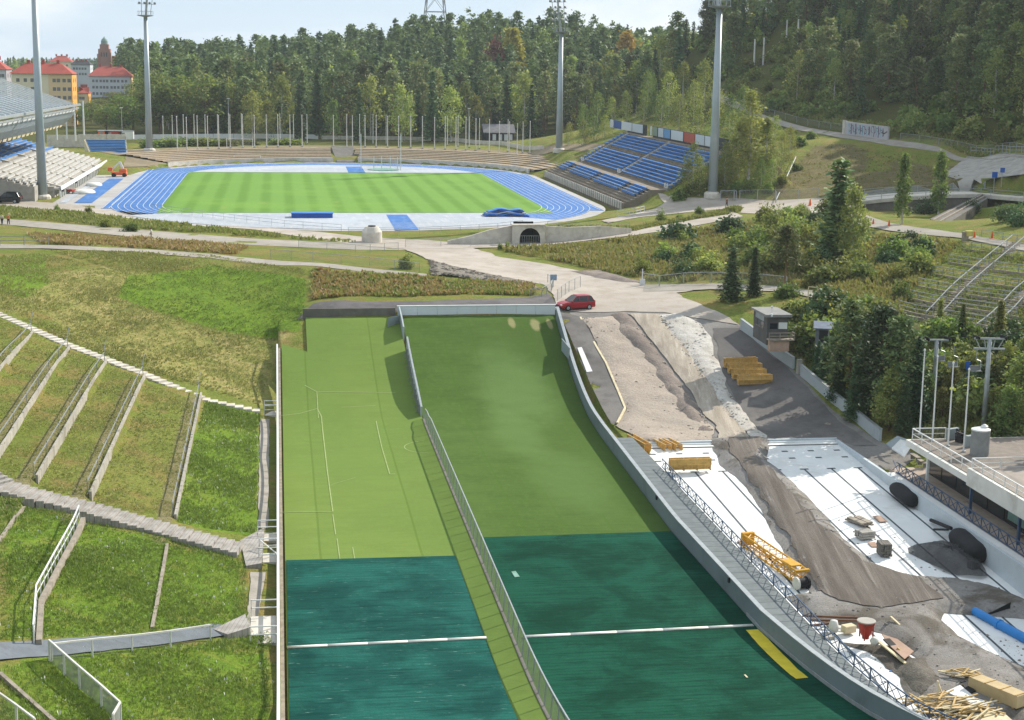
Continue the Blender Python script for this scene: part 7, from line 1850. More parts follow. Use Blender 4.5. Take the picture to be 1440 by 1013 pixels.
for sd, lab in ((-1, 'haul rope of the chairlift nearer the pool'), (1, 'haul rope of the chairlift farther from the pool')):
 p = np.array((a0[0] + sd * 1.25, a0[1], a0[2] + .3)); q = np.array((a1[0] + sd * 1.05, a1[1], a1[2] + .3)); v = q - p; far_ = q + v / np.linalg.norm(v) * 26 + np.array((0, 0, 2.5)); near_ = p - v / np.linalg.norm(v) * 45 + np.array((0, 0, 2))
 mb = MB(); mb.path([near_, p, (p + q) / 2 - (0, 0, .12), q, far_], .022, 5); mb.solo('haul_rope', G['dark'], lab, 'rope', 'chairlift ropes')
for (a, b, lab) in ((1372, 522, 'empty chairlift chair hanging left of the braced pylon'), (1340, 516, 'empty chairlift chair hanging between the two pylons'), (1322, 508, 'empty chairlift chair hanging beside the far pylon')):
 p = at_y(a, b, a0[1] + (1383 - a) * .12); t2 = thing('lift_chair', lab, 'lift chair', p, 0, 'chairlift chairs')
 mb = MB(); mb.box((p[0], p[1], p[2]), (1.0, .42, .07)); mb.build('seat', G['galv_dull'], t2)
 mb = MB(); mb.box((p[0], p[1] + .22, p[2] + .28), (1.0, .06, .42)); mb.build('backrest', G['galv_dull'], t2)
 mb = MB(); mb.path([(p[0] + .45, p[1], p[2]), (p[0] + .5, p[1] + .1, p[2] + .9), (p[0], p[1], p[2] + 1.1), (p[0], p[1], p[2] + 2.1)], .04, 6); mb.build('hanger', G['galv'], t2)
p = at_y(1361, 514, a0[1] + 6); mb = MB(); mb.box(p, (.5, .06, .7)); mb.bar((p[0], p[1] + .05, p[2] - 3), (p[0], p[1] + .05, p[2]), .06, .06); mb.solo('blue_sign', sb, 'small blue sign on a post beside the grey side road', 'sign')
def car(loc, rz, paint, label, name='parked_car'):
 t_ = thing(name, label, 'car', loc, rz)
 st = [(-2.32, .74, .42, .86), (-2.26, .84, .30, 1.02), (-1.9, .9, .26, 1.06), (-.6, .91, .25, 1.03), (.8, .91, .25, 1.02), (1.5, .9, .26, .98), (2.0, .84, .28, .86), (2.28, .72, .34, .72), (2.36, .55, .42, .6)]
 mb = MB(); n = len(st); vs = []
 for x, w, zb, zt in st: vs += [(x, -w * .92, zb), (x, -w, zb + .22), (x, -w * .985, zt - .16), (x, -w * .9, zt), (x, w * .9, zt), (x, w * .985, zt - .16), (x, w, zb + .22), (x, w * .92, zb)]
 fs = [tuple(range(7, -1, -1)), tuple(range((n - 1) * 8, n * 8))]
 for k in range(n - 1):
  for i in range(8): fs.append((k * 8 + i, k * 8 + (i + 1) % 8, k * 8 + 8 + (i + 1) % 8, k * 8 + 8 + i))
 mb.add(vs, fs); mb.build('body', paint, t_, world=False)
 P = [(-2.18, .98), (-1.72, 1.62), (.15, 1.66), (.95, 1.05)]       # rear foot, rear top, front top, front foot
 lo, hi = .86, .66
 mb = MB(); mb.add([(-1.74, -hi, 1.62), (.12, -hi, 1.66), (.12, hi, 1.66), (-1.74, hi, 1.62), (-1.6, -hi * .8, 1.72), (0, -hi * .8, 1.74), (0, hi * .8, 1.74), (-1.6, hi * .8, 1.72)], [(0, 3, 2, 1), (4, 5, 6, 7), (0, 1, 5, 4), (1, 2, 6, 5), (2, 3, 7, 6), (3, 0, 4, 7)]); mb.build('roof', paint, t_, world=False)
 for s in (-1, 1):
  mb = MB(); mb.quad((-2.12, s * lo, 1.0), (.9, s * lo, 1.03), (.13, s * hi, 1.64), (-1.73, s * hi, 1.6)); mb.build('side_window', G['glass'], t_, world=False)
  mb = MB()
  for (xa, xb) in ((-1.2, -1.33), (-.12, -.1)): mb.bar((xa, s * (lo + .01), 1.02), (xb, s * (hi + .012), 1.63), .09, .03)
  mb.bar((-2.14, s * lo, 1.0), (-1.75, s * hi, 1.62), .1, .06); mb.bar((.93, s * lo, 1.04), (.15, s * hi, 1.65), .08, .06); mb.build('pillar', paint, t_, world=False)
  mb = MB(); mb.box((2.2, s * .6, .68), (.22, .3, .17), 0, 0, .04); mb.build('headlight', G['white_paint'], t_, world=False)
  mb = MB(); mb.box((-2.27, s * .68, .9), (.1, .16, .34), 0, 0, .03); mb.build('tail_light', G['red_paint'], t_, world=False)
  mb = MB(); mb.box((.82, s * .98, 1.05), (.16, .18, .13), 0, 0, .03); mb.build('mirror', paint, t_, world=False)
  for x in (-1.42, 1.42):
   mb = MB(); mb.tube((x, s * .70, .33), (x, s * .915, .33), .33, n=16); w_ = mb.build('wheel', G['black'], t_, world=False)
   mb = MB(); mb.tube((x, s * .9, .33), (x, s * .925, .33), .2, n=12); mb.build('rim', G['galv'], w_, world=False)
 mb = MB(); mb.quad((.95, -lo, 1.04), (.95, lo, 1.04), (.16, hi, 1.655), (.16, -hi, 1.655)); mb.build('windscreen', G['glass'], t_, world=False)
 mb = MB(); mb.quad((-2.16, lo * .95, 1.02), (-2.16, -lo * .95, 1.02), (-1.75, -hi, 1.61), (-1.75, hi, 1.61)); mb.build('rear_window', G['glass'], t_, world=False)
 mb = MB(); mb.box((2.3, 0, .42), (.16, 1.4, .2), 0, 0, .05); mb.box((-2.3, 0, .46), (.12, 1.5, .22), 0, 0, .05); mb.build('bumper', G['dark'], t_, world=False)
 return t_
p = hit(809, 435); car(p, math.radians(197), plain('car_red', lin(172, 40, 50, .85), .3, .1, .5, .05), 'dark red people carrier parked behind the end wall on the sandy junction')
p = hit(11, 286); o = car(p, math.radians(172), plain('car_black', lin(30, 34, 42, .8), .25, .1, .5, .05), 'black estate car on the stadium road, cut off by the left photo edge'); o.scale = (1.2, 1.2, 1.32)
def skin(name, chain, mat, parent, sub=2):
 """limbs grown over connected joints: chain = [(parent index, x, y, z, radius)]"""
 me = bpy.data.meshes.new(name); me.from_pydata([c[1:4] for c in chain], [(c[0], i) for i, c in enumerate(chain) if c[0] >= 0], [])
 o = bpy.data.objects.new(name, me); COL.objects.link(o); o.parent = parent
 m = o.modifiers.new('skin', 'SKIN'); m.use_smooth_shade = True
 for d, c in zip(me.skin_vertices[0].data, chain): d.radius = (c[4], c[4])
 me.skin_vertices[0].data[0].use_root = True
 s = o.modifiers.new('sub', 'SUBSURF'); s.levels = s.render_levels = sub
 me.materials.append(mat); return o
def person(loc, rz, top, legs, label, hair, vest=None, stride=.16, bag=False):
 t_ = thing('person', label, 'person', loc, rz)
 L = [(-1, 0, 0, .95, .13), (0, 0, 0, 1.2, .13), (1, 0, .01, 1.4, .12), (2, 0, .02, 1.5, .06), (3, 0, .03, 1.6, .085), (4, 0, .05, 1.7, .085)]
 for s in (-1, 1):
  k = len(L); L += [(2, s * .19, .0, 1.4, .06), (k, s * .24, -.03 * s, 1.13, .045), (k + 1, s * .24, .08 - .1 * s, .9, .036), (k + 2, s * .235, .11 - .11 * s, .8, .04)]
  for f in range(4): L.append((k + 3, s * (.22 + .012 * f), .1 - .11 * s + .018 * f, .72 - .008 * (f % 3), .011))
  L.append((k + 2, s * .2, .13 - .1 * s, .82, .012))
  k = len(L); L += [(0, s * .1, 0, .88, .095), (k, s * .1, .04 + s * stride * .4, .48, .065), (k + 1, s * .1, -.03 + s * stride, .1, .045), (k + 2, s * .1, .12 + s * stride, .04, .04)]
 skin('body', L, SKIN_, t_)
 J = [(-1, 0, 0, .92, .155), (0, 0, 0, 1.2, .15), (1, 0, .01, 1.4, .135)]
 for s in (-1, 1): k = len(J); J += [(2, s * .19, .0, 1.4, .075), (k, s * .24, -.03 * s, 1.13, .06), (k + 1, s * .24, .07 - .09 * s, .93, .05)]
 skin('jacket', J, top, t_)
 T = [(-1, 0, 0, .94, .15)]
 for s in (-1, 1): k = len(T); T += [(0, s * .1, 0, .86, .11), (k, s * .1, .04 + s * stride * .4, .48, .08), (k + 1, s * .1, -.03 + s * stride, .13, .065)]
 skin('trousers', T, legs, t_)
 for s in (-1, 1):
  mb = MB(); mb.box((s * .1, .06 + s * stride, .05), (.1, .28, .1), 0, 0, .03); mb.build('shoe', G['dark'], t_, world=False)
 mb = MB(); mb.lathe((0, .03, 1.64), [(.1, 0), (.108, .05), (.09, .12), (.03, .15)], 12); mb.build('hair', hair, t_, True, world=False)
 mb = MB(); mb.box((0, .135, 1.64), (.025, .03, .045), 0, 0, .008)
 mb.build('nose', SKIN_, t_, world=False)
 mb = MB()
 for s in (-1, 1): mb.box((s * .035, .125, 1.67), (.022, .012, .012))
 mb.build('eyes', G['dark'], t_, world=False)
 if vest: J2 = [(-1, 0, 0, .98, .165), (0, 0, 0, 1.2, .162), (1, 0, .01, 1.37, .15)]; skin('vest', J2, vest, t_)
SKIN_ = plain('skin', lin(210, 164, 136, .75), .6, 0, .3, .04)
cl = {k: plain('cloth_' + k, lin(*v, .75), .9, 0, .15, .08) for k, v in dict(orange=(240, 140, 90), yellow=(232, 214, 90), navy=(50, 56, 74), white=(226, 226, 222), black=(40, 40, 44), brown=(120, 84, 62), sand=(206, 190, 160)).items()}
for a, b, rz, top, leg, vest, hr, lab in ((3, 316, .4, 'white', 'navy', 'yellow', 'brown', 'person in a yellow work vest on the pale path at the far left'), (12, 316.5, -.3, 'orange', 'navy', 'orange', 'sand', 'person in a pale orange work vest on the pale path at the far left'),
          (213, 337, 1.4, 'white', 'sand', None, 'black', 'person in white walking alone on the pale path below the stadium'), (1022, 291, 2.0, 'brown', 'black', None, 'black', 'person in dark brown clothes on the sandy road by the mesh gate')):
 p = hit(a, b); person(p, rz, cl[top], cl[leg], lab, cl[hr], cl[vest] if vest else None)
G['roof_red'] = plain('roof_red', lin(196, 100, 88, .62), .8, 0, .2, .1, .3)
G['win'] = plain('far_window', lin(120, 124, 124, .7), .3, 0, .5, .1)
def block(x0, x1, Y, dep, z0, ze, roofh, mats_, split, lab, rows, cols, hip=4.0, name='apartment_block', end_rows=3, roof='roof_red', skew=0.0):
 t_ = thing(name, lab, 'building', ((x0 + x1) / 2, Y, z0), skew)
 c_ = math.cos(skew)
 edges = [x0] + split + [x1]
 for i, m_ in enumerate(mats_[:len(edges) - 1]):
  mb = MB(); mb.box2((edges[i] - (x0 + x1) / 2 + .01, 0, 0), (edges[i + 1] - (x0 + x1) / 2 - .01, dep, ze - z0)); mb.build('wall', m_, t_, world=False)
 hx = (x1 - x0) / 2; h0 = ze - z0 + .02
 mb = MB(); mb.box2((hx + .012, .02, 0), (hx + .25, dep - .02, h0 - .04)); mb.build('end_wall', mats_[-1], t_, world=False)
 mb = MB(); o_ = .7; mb.add([(-hx - o_, -o_, h0), (hx + o_, -o_, h0), (hx + o_, dep + o_, h0), (-hx - o_, dep + o_, h0), (-hx + hip, dep / 2, h0 + roofh), (hx - hip, dep / 2, h0 + roofh)], [(3, 2, 1, 0), (0, 1, 5, 4), (1, 2, 5), (2, 3, 4, 5), (3, 0, 4)]); rf = mb.build('roof', G[roof], t_, world=False)
 for k in range(3): mb = MB(); mb.box((-hx * .5 + hx * .5 * k, dep * .5, h0 + roofh + .3), (1.0, .8, 1.4)); mb.build('chimney', G['roof_red'], rf, world=False)
 n = 0
 for r_ in range(rows):
  for c in cols:
   if n > 90: break
   x = c - (x0 + x1) / 2; z = h0 - 2.2 - r_ * 2.9; n += 1
   if z < 1: continue
   mb = MB(); mb.box2((x - .55, -.06, z - .6), (x + .55, -.008, z + .6)); w_ = mb.build('window', G['win'], t_, world=False)
 for r_ in range(end_rows):
  for y in (dep * .3, dep * .7): mb = MB(); mb.box2((hx + .258, y - .6, h0 - 2.9 - r_ * 2.9), (hx + .31, y + .6, h0 - 1.5 - r_ * 2.9)); mb.build('window', G['win'], t_, world=False)
 return t_
wc = {k: plain('render_' + k, lin(*v, .78), .9, 0, .15, .04, .2) for k, v in dict(cream=(246, 236, 204), peach=(242, 214, 168), orange=(240, 180, 96), white=(214, 220, 226), grey=(176, 172, 178)).items()}
X = lambda a, b, Y: float(at_y(a, b, Y)[0]); Zz = lambda a, b, Y: float(at_y(a, b, Y)[2])
Y = 560; xs_ = [X(c, 112, Y) for c in (16, 68, 100)]
block(xs_[0], xs_[2], Y, 13, 5, Zz(60, 104, Y), 3.6, [wc['cream'], wc['peach'], wc['orange']], [xs_[1]], 'cream and peach apartment block with a red hipped roof behind the grandstand', 4, [X(c, 110, Y) for c in (25, 35.5, 45, 53, 76, 82, 90, 97)])
Y = 600; block(X(-40, 112, Y), X(8, 112, Y), Y, 13, 6, Zz(4, 98, Y), 3.8, [wc['white'], wc['grey']], [], 'white apartment block with a red roof cut off by the left photo edge', 3, [X(c, 110, Y) for c in (-8, -1, 4)])
Y = 760; block(X(125, 118, Y), X(183, 118, Y), Y, 16, 8, Zz(150, 107.5, Y), 4.4, [wc['white'], wc['peach']], [], 'pale blue grey block with a red roof below the church tower', 5, [X(c, 110, Y) for c in (131, 136, 141.5, 146, 150.5, 156.5, 161, 166, 172, 177)])
Y = 900; block(X(100, 95, Y), X(126, 95, Y), Y, 14, 12, Zz(110, 91, Y), 2.0, [wc['white'], wc['white']], [], 'low white block with a dark flat roof left of the church tower', 2, [X(c, 95, Y) for c in (104, 108, 112, 116, 120)], roof='dark', hip=1.5)
Y = 1000; block(X(70, 90, Y), X(100, 90, Y), Y, 14, 12, Zz(85, 87, Y), 3.5, [wc['cream'], wc['grey']], [], 'distant cream house with a pale red roof between mast and church', 2, [X(c, 88, Y) for c in (76, 82, 88, 94)])
Y = 700; block(X(110, 130, Y), X(123, 130, Y), Y, 10, 8, Zz(116, 131, Y), 2.5, [wc['peach'], wc['orange']], [], 'small ochre house half hidden between the two big blocks', 2, [X(c, 135, Y) for c in (113, 117)])
Y = 1250; br = plain('church_brick', lin(150, 104, 88, .8), .9, 0, .15, .12, .15); xc = X(146.5, 80, Y); t_ = thing('church', 'red brick church tower with a green copper top on the skyline', 'church', (xc, Y, 14))
zt = lambda b: Zz(146, b, Y)
mb = MB(); mb.box2((xc - 4.4, Y, 12), (xc + 4.4, Y + 9, zt(69))); mb.box2((xc - 3.2, Y + 1, zt(69) + .01), (xc + 3.2, Y + 8, zt(62.5))); mb.box2((xc - 5.2, Y - .6, 12), (xc - 3.6, Y + 3, zt(76))); mb.box2((xc + 3.6, Y - .6, 12), (xc + 5.2, Y + 3, zt(74))); tw = mb.build('tower', br, t_)
mb = MB(); mb.lathe((xc, Y + 4.5, zt(62.5)), [(2.6, 0), (2.5, 2.6), (1.9, 3.8), (.6, 4.9), (.1, 6)], 12); mb.build('cupola', plain('copper_green', lin(120, 150, 140, .8), .7), t_)
mb = MB(); a, b_ = xc + 5.3, xc + 16; z0 = zt(84); mb.add([(a, Y + 1, 12), (b_, Y + 1, 12), (b_, Y + 12, 12), (a, Y + 12, 12), (a, Y + 1, z0 - 2), (b_, Y + 1, z0 - 2), (b_, Y + 12, z0 - 2), (a, Y + 12, z0 - 2), (a, Y + 6.5, z0 + 3), (b_, Y + 6.5, z0 + 2)], [(0, 1, 5, 4), (1, 2, 6, 9, 5), (2, 3, 7, 6), (3, 0, 4, 8, 7), (4, 5, 9, 8), (6, 7, 8, 9)]); mb.build('nave', br, t_)
for k in (-1.8, 0, 1.8): mb = MB(); mb.box2((xc + k - .45, Y - .06, zt(80)), (xc + k + .45, Y - .01, zt(74))); mb.build('window', G['dark'], t_)
Y = 1000; xl, xr_ = X(597, 28, Y), X(626.5, 28, Y); t_ = thing('radio_mast', 'steel lattice radio mast standing behind the wooded hill', 'radio mast', ((xl + xr_) / 2, Y, 25)); w0 = (xr_ - xl) / 2; xc = (xl + xr_) / 2
zb, zt_ = 26.0, 150.0
fw = lambda z: w0 * (1.0 - (z - Zz(612, 28, Y)) * .0155)
mb = MB()
cs = lambda z: [(xc - fw(z), Y - fw(z), z), (xc + fw(z), Y - fw(z), z), (xc + fw(z), Y + fw(z), z), (xc - fw(z), Y + fw(z), z)]
zs_ = [26, 44, 60, 74, 86]
for a, b_ in zip(zs_[:-1], zs_[1:]):
 A, B = cs(a), cs(b_)
 for i in range(4):
  mb.bar(A[i], B[i], .55, .55); mb.bar(A[i], B[(i + 1) % 4], .22, .22); mb.bar(A[(i + 1) % 4], B[i], .22, .22); mb.bar(B[i], B[(i + 1) % 4], .35, .35)
mb.build('lattice', G['galv_dull'], t_)
def leaf_quads(P, size, rs, flat=.35, up=None, asp=1.0):
 """one small leaf quad per point, randomly turned; flat < 1 biases them to lie level"""
 n = len(P)
 nrm = rs.normal(size=(n, 3)); nrm[:, 2] = np.abs(nrm[:, 2]) + flat
 nrm /= np.linalg.norm(nrm, axis=1)[:, None]
 a = rs.normal(size=(n, 3)); a -= (a * nrm).sum(1)[:, None] * nrm; a /= np.linalg.norm(a, axis=1)[:, None] + 1e-9
 b = np.cross(nrm, a)
 s = (size * (.6 + .8 * rs.rand(n)))[:, None] * .5
 a = a * s; b = b * s * asp
 return np.stack([P - a, P + b * .8, P + a, P - b * .8], 1).reshape(-1, 3)
def mesh_quads(name, V, mat):
 me = bpy.data.meshes.new(name)
 n = len(V) // 4
 me.vertices.add(n * 4); me.loops.add(n * 4); me.polygons.add(n)
 me.vertices.foreach_set('co', np.asarray(V, np.float32).ravel())
 me.loops.foreach_set('vertex_index', np.arange(n * 4, dtype=np.int32))
 me.polygons.foreach_set('loop_start', (np.arange(n) * 4).astype(np.int32)); me.polygons.foreach_set('loop_total', np.full(n, 4, np.int32))
 me.materials.append(mat)
 me.update(calc_edges=True)
 return me
def crown_points(kind, H, rs, dens=1.0, low=None):
 """points of the leaves and the branch tips they sit on, tree base at the origin"""
 pts = []; br = []
 if kind == 'pine':
  z0 = H * (rs.uniform(.3, .46) if low is None else low); R = H * rs.uniform(.15, .195)
  for i in range(int(48 * dens)):
   f = rs.rand() ** .85; z = z0 + (H - z0) * f
   prof = math.sin(math.pi * (f * .82 + .16)) ** .75
   r = R * prof * (1.12 - .5 * f) * (.35 + .75 * rs.rand() ** .6); a = rs.rand() * 6.283
   c = np.array((r * math.cos(a), r * math.sin(a), z)); br.append((z - r * .25, c))
   k = int(rs.uniform(16, 30) * (1 + .5 * (dens > 1.05))); q = rs.normal(size=(k, 3)) * np.array((.68, .68, .34)) * H / 17
   pts.append(c + q)
  k = 16; pts.append(np.array((0, 0, H * .98)) + rs.normal(size=(k, 3)) * np.array((.35, .35, .45)) * H / 17)
 elif kind == 'spruce':
  R = H * rs.uniform(.115, .165); nw = int(22 * (.7 + .3 * dens))
  for i in range(nw):
   f = (i + rs.rand() * .5) / nw; z = H * (.07 + .9 * f)
   r = R * (1 - f) ** .85 * rs.uniform(.85, 1.12) + .1
   nb = int(max(4, 8 * (1 - f * .5) * dens))
   for j in range(nb):
    a = 6.283 * (j + rs.rand() * .8) / nb; rr = r * rs.uniform(.7, 1.1)
    tip = np.array((rr * math.cos(a), rr * math.sin(a), z - rr * .38)); br.append((z, tip))
    m = int(max(4, 17 * (1 - f * .6)))
    t = (np.arange(m) + rs.rand(m)) / m
    P = np.array((0, 0, z))[None] * (1 - t[:, None]) + tip[None] * t[:, None]
    pts.append(P + rs.normal(size=(m, 3)) * np.array((.24, .24, .13)) * H / 12)
  pts.append(np.stack([rs.normal(size=8) * .06, rs.normal(size=8) * .06, H * (.93 + .08 * rs.rand(8))], 1))
 elif kind in ('birch', 'slim', 'sapling'):
  z0 = H * (.22 if kind == 'birch' else .16 if kind == 'slim' else .02); R = H * (rs.uniform(.1, .125) if kind == 'slim' else rs.uniform(.2, .27))
  for i in range(int(62 * dens)):
   f = rs.rand(); z = z0 + (H - z0) * f
   prof = (math.sin(math.pi * min(1, f * .8 + .2)) ** .7) * (1 - .25 * f)
   r = R * prof * (.25 + .8 * rs.rand() ** .5); a = rs.rand() * 6.283
   c = np.array((r * math.cos(a), r * math.sin(a), z)); br.append((z - r * .5, c))
   k = int(rs.uniform(16, 30)); sd = .38 if kind == 'slim' else .6
   pts.append(c + rs.normal(size=(k, 3)) * np.array((sd, sd, sd * 1.15)) * (H / 14) + np.array((0, 0, -.1)))
  pts.append(np.array((0, 0, H * .98)) + rs.normal(size=(14, 3)) * np.array((.2, .2, .5)) * H / 14)
 elif kind == 'leafy':
  R = H * rs.uniform(.3, .36)
  for i in range(int(80 * dens)):
   d = rs.normal(size=3); d /= np.linalg.norm(d)
   rr = R * (.55 + .5 * rs.rand()); c = np.array((d[0] * rr, d[1] * rr, H * .58 + d[2] * H * .4 * (.6 + .45 * rs.rand())))
   br.append((H * .35, c)); k = int(rs.uniform(18, 30)); pts.append(c + rs.normal(size=(k, 3)) * np.array((.75, .75, .5)) * H / 14)
 else:                                                    # bush
  for i in range(int(46 * dens)):
   d = rs.normal(size=3); d[2] = abs(d[2]) * .9; d /= np.linalg.norm(d)
   rr = (.35 + .65 * rs.rand() ** .5) * (1 + .25 * math.sin(3 * math.atan2(d[1], d[0]) + i % 2)); c = np.array((d[0] * rr * H * .6, d[1] * rr * H * .6, .08 * H + d[2] * rr * H * .85)); br.append((0, c))
   k = int(rs.uniform(14, 24)); pts.append(c + rs.normal(size=(k, 3)) * np.array((.15, .15, .12)) * H)
 P = np.concatenate(pts)
 P[:, 2] = np.maximum(P[:, 2], .05)
 return P, br
LEAF = {'pine': .66, 'spruce': .66, 'birch': .6, 'slim': .5, 'leafy': .66, 'bush': .22, 'sapling': .6}
FLAT = {'sapling': .15, 'pine': .5, 'spruce': .9, 'birch': .1, 'slim': .1, 'leafy': .4, 'bush': .3}
def crown_verts(kind, H, rs, dens=1.0, leaf=1.0, low=None):
 P, br = crown_points(kind, H, rs, dens, low)
 size = LEAF[kind] * leaf * (H / 15 if kind != 'bush' else H)
 return leaf_quads(P, size, rs, FLAT[kind], asp=.6 if kind in ('pine', 'spruce') else .8), br
def make_tree(kind, H, seed, mat, bark, label, cat, group, dens=1.0, leaf=1.0, name=None, branches=True, low=None):
 rs = np.random.RandomState(seed)
 V, br = crown_verts(kind, H, rs, dens, leaf, low)
 t_ = thing(name or {'pine': 'pine_tree', 'spruce': 'spruce_tree', 'birch': 'birch_tree', 'slim': 'birch_tree', 'sapling': 'young_tree', 'leafy': 'leafy_tree', 'bush': 'bush'}[kind], label, cat, (0, 0, 0), 0, group)
 me = mesh_quads('crown', V, mat)
 o = bpy.data.objects.new('crown' if kind != 'bush' else 'foliage', me); COL.objects.link(o); o.parent = t_
 mb = MB()
 if kind != 'bush':
  r = H * (.013 if kind != 'leafy' else .02); n = 6; pr = np.array((0, 0, -.5)); rr = r * 1.3
  for k in range(1, n + 1):
   q = np.array((math.sin(seed + k) * H * .006, math.cos(seed * 2 + k) * H * .006, H * .93 * k / n)); r2 = r * (1.05 - k / n) + .02
   mb.tube(pr, q, rr, r2, 6, cap=False); pr, rr = q, r2
  if branches:
   for (z, c) in br[::3]: mb.tube((0, 0, max(.3, z - .1)), c * np.array((.9, .9, 1)), r * .22, r * .07, 4, cap=False)
 else:
  for (z, c) in br[::4]: mb.tube((c[0] * .1, c[1] * .1, -.1), c * .92, H * .018, H * .006, 4, cap=False)
 mb.build('trunk' if kind != 'bush' else 'stems', bark, t_, world=False)
 return t_
PROTO = {}
def plant(key, x, y, s, rz=None, label=None, group=None, zoff=-.05, sxy=1.0):
 """the first use moves the model itself, later uses are copies"""
 o, used = PROTO[key]
 z = gz(x, y) + zoff
 rz = rnd.uniform(0, 6.28) if rz is None else rz
 sc = (s * sxy, s * sxy, s)
 if not used:
  o.location = (x, y, z); o.rotation_euler = (0, 0, rz); o.scale = sc; PROTO[key] = (o, True)
  if label: o['label'] = label
  if group: o['group'] = group
  return o
 return dup(o, (x, y, z), rz, label, group, sc)
def proto(key, kind, H, seed, mat, bark, label, cat, group, **kw):
 PROTO[key] = (make_tree(kind, H, seed, G[mat], G[bark], label, cat, group, **kw), False)
LFP = 'tall pine in the forest on the far hill behind the flagpoles'
LFS = 'dark spruce in the forest on the far hill behind the flagpoles'
LFB = 'paler birch among the conifers of the far forest'
for i in range(5): proto('fp%d' % i, 'pine', 17, 100 + i, 'pine', 'bark_pine', LFP, 'tree', 'pines of the far forest', leaf=1.15)
for i in range(4): proto('fs%d' % i, 'spruce', 17, 130 + i, 'spruce', 'bark', LFS, 'tree', 'spruces of the far forest', leaf=1.2)
for i in range(3): proto('fb%d' % i, 'birch', 15, 160 + i, 'birch', 'bark_birch', LFB, 'tree', 'birches of the far forest', leaf=1.1)
for i in range(3): proto('fl%d' % i, 'leafy', 14, 190 + i, 'bush', 'bark', 'round leafy tree between the grandstand and the flagpoles', 'tree', 'leafy trees left of the forest', leaf=1.05)
spots = []
gx_, gy_ = np.meshgrid(np.arange(-150, 330, 9.4), np.arange(512, 900, 9.4))
gx_ = gx_.ravel() + nrs.uniform(-3.6, 3.6, gx_.size); gy_ = gy_.ravel() + nrs.uniform(-3.6, 3.6, gy_.size)
gzz = terr(gx_, gy_)
D_ = np.stack([gx_, gy_, gzz - 28], 1); dep = D_ @ FW; ix = 720 + FPX * (D_ @ RT) / dep; iy = 506.5 - FPX * (D_ @ UP) / dep
ok = (ix > 150) & (ix < 1060) & ~((ix > 672) & (ix < 735) & (gy_ < 520)) & ~((ix < 300) & (gy_ < 545)) & ~((ix > 755) & (ix < 830) & (gy_ < 530))
ok &= ~((ix < 200) & (gy_ < 800)) & (ix > 172)
ok &= ~((ix > 860) & (gzz > 26) & (gy_ < 560))
order = np.argsort(dep[ok]); cand = list(zip(gx_[ok][order], gy_[ok][order], ix[ok][order], dep[ok][order]))
def hidden(x, y, h):
 top = np.array((x, y, gz(x, y) + h)); v = top - CAM; ts = np.linspace(.55, .97, 24); p = CAM[None] + v[None] * ts[:, None]
 return bool((p[:, 2] < terr(p[:, 0], p[:, 1]) + 5).any())
cand = [c for c in cand if c[3] < 640 or not hidden(c[0], c[1], 17)]
n_ind = 0; rest = []
for (x, y, px_, dp) in cand:
 u = rnd.random(); h = rnd.uniform(.95, 1.5)
 low = y < 524
 if n_ind < 200:
  if low and u < .4: plant('fb%d' % rnd.randrange(3), x, y, h * rnd.uniform(.5, .8))
  elif u < .45: plant('fp%d' % rnd.randrange(5), x, y, h)
  elif u < .8: plant('fs%d' % rnd.randrange(4), x, y, h)
  else: plant('fb%d' % rnd.randrange(3), x, y, h * .95)
  n_ind += 1
 else: rest.append((x, y, u, h))
def merged(name, lst, label, mats_, kinds=('pine', 'spruce', 'birch')):
 """far-off wood that reads as one mass: one mesh per leaf colour would split it, so one mesh with several materials"""
 Vs = []; mi = []; pool_ = {}
 for k, kd in zip(('pine', 'spruce', 'birch'), kinds):
  pool_[k] = [crown_verts(kd, 2.2 if kd == 'bush' else 17 if k != 'birch' else 15, np.random.RandomState(300 + i), .5, 1.55)[0] for i in range(4)]
 for (x, y, u, h) in lst:
  k = 'pine' if u < .48 else 'spruce' if u < .88 else 'birch'
  V = pool_[k][rnd.randrange(4)]; a = rnd.uniform(0, 6.28); c, s = math.cos(a), math.sin(a)
  W_ = np.stack([V[:, 0] * c - V[:, 1] * s, V[:, 0] * s + V[:, 1] * c, V[:, 2]], 1) * h + np.array((x, y, gz(x, y) - .1))
  Vs.append(W_); mi.append(np.full(len(W_) // 4, ('pine', 'spruce', 'birch').index(k)))
 me = mesh_quads(name, np.concatenate(Vs), G['pine' if kinds[0] == 'pine' else 'bush'])
 me.materials.append(G['spruce']); me.materials.append(G['birch'])
 me.polygons.foreach_set('material_index', np.concatenate(mi).astype(np.int32))
 o = bpy.data.objects.new(name, me); COL.objects.link(o); tag(o, label, 'forest', None, 'stuff')
 return o
merged('far_forest', rest, 'dense conifer forest covering the upper part of the far hill', None)
for (a, b, s) in ((172, 188, 1.0), (150, 186, 1.05), (128, 180, .95), (108, 184, .9), (188, 186, 1.2), (225, 186, 1.1), (246, 187, 1.0), (268, 187, 1.15), (292, 188, .95), (236, 180, 1.3), (200, 178, 1.3), (280, 180, 1.35), (170, 176, 1.1), (140, 172, 1.0), (310, 186, .9), (262, 176, 1.4), (330, 187, .8), (214, 170, 1.4), (176, 160, 1.2), (160, 166, 1.2)):
 Y = 505 + (190 - b) * 9 + rnd.uniform(-5, 5); p = at_y(a, b, Y)
 z_ = gz(p[0], Y); yt = float(np.interp(a, [100, 160, 172, 190, 215, 330], [146, 142, 132, 118, 100, 108])) + rnd.uniform(-5, 6); s = max(.35, (above(a, yt, (p[0], Y)) - z_) / 14.0)
 plant('fl%d' % rnd.randrange(3), p[0], Y, s, sxy=rnd.uniform(1.0, 1.25) * max(1, .75 / s))
LHP = 'conifer on the steep shaded hill at the right'
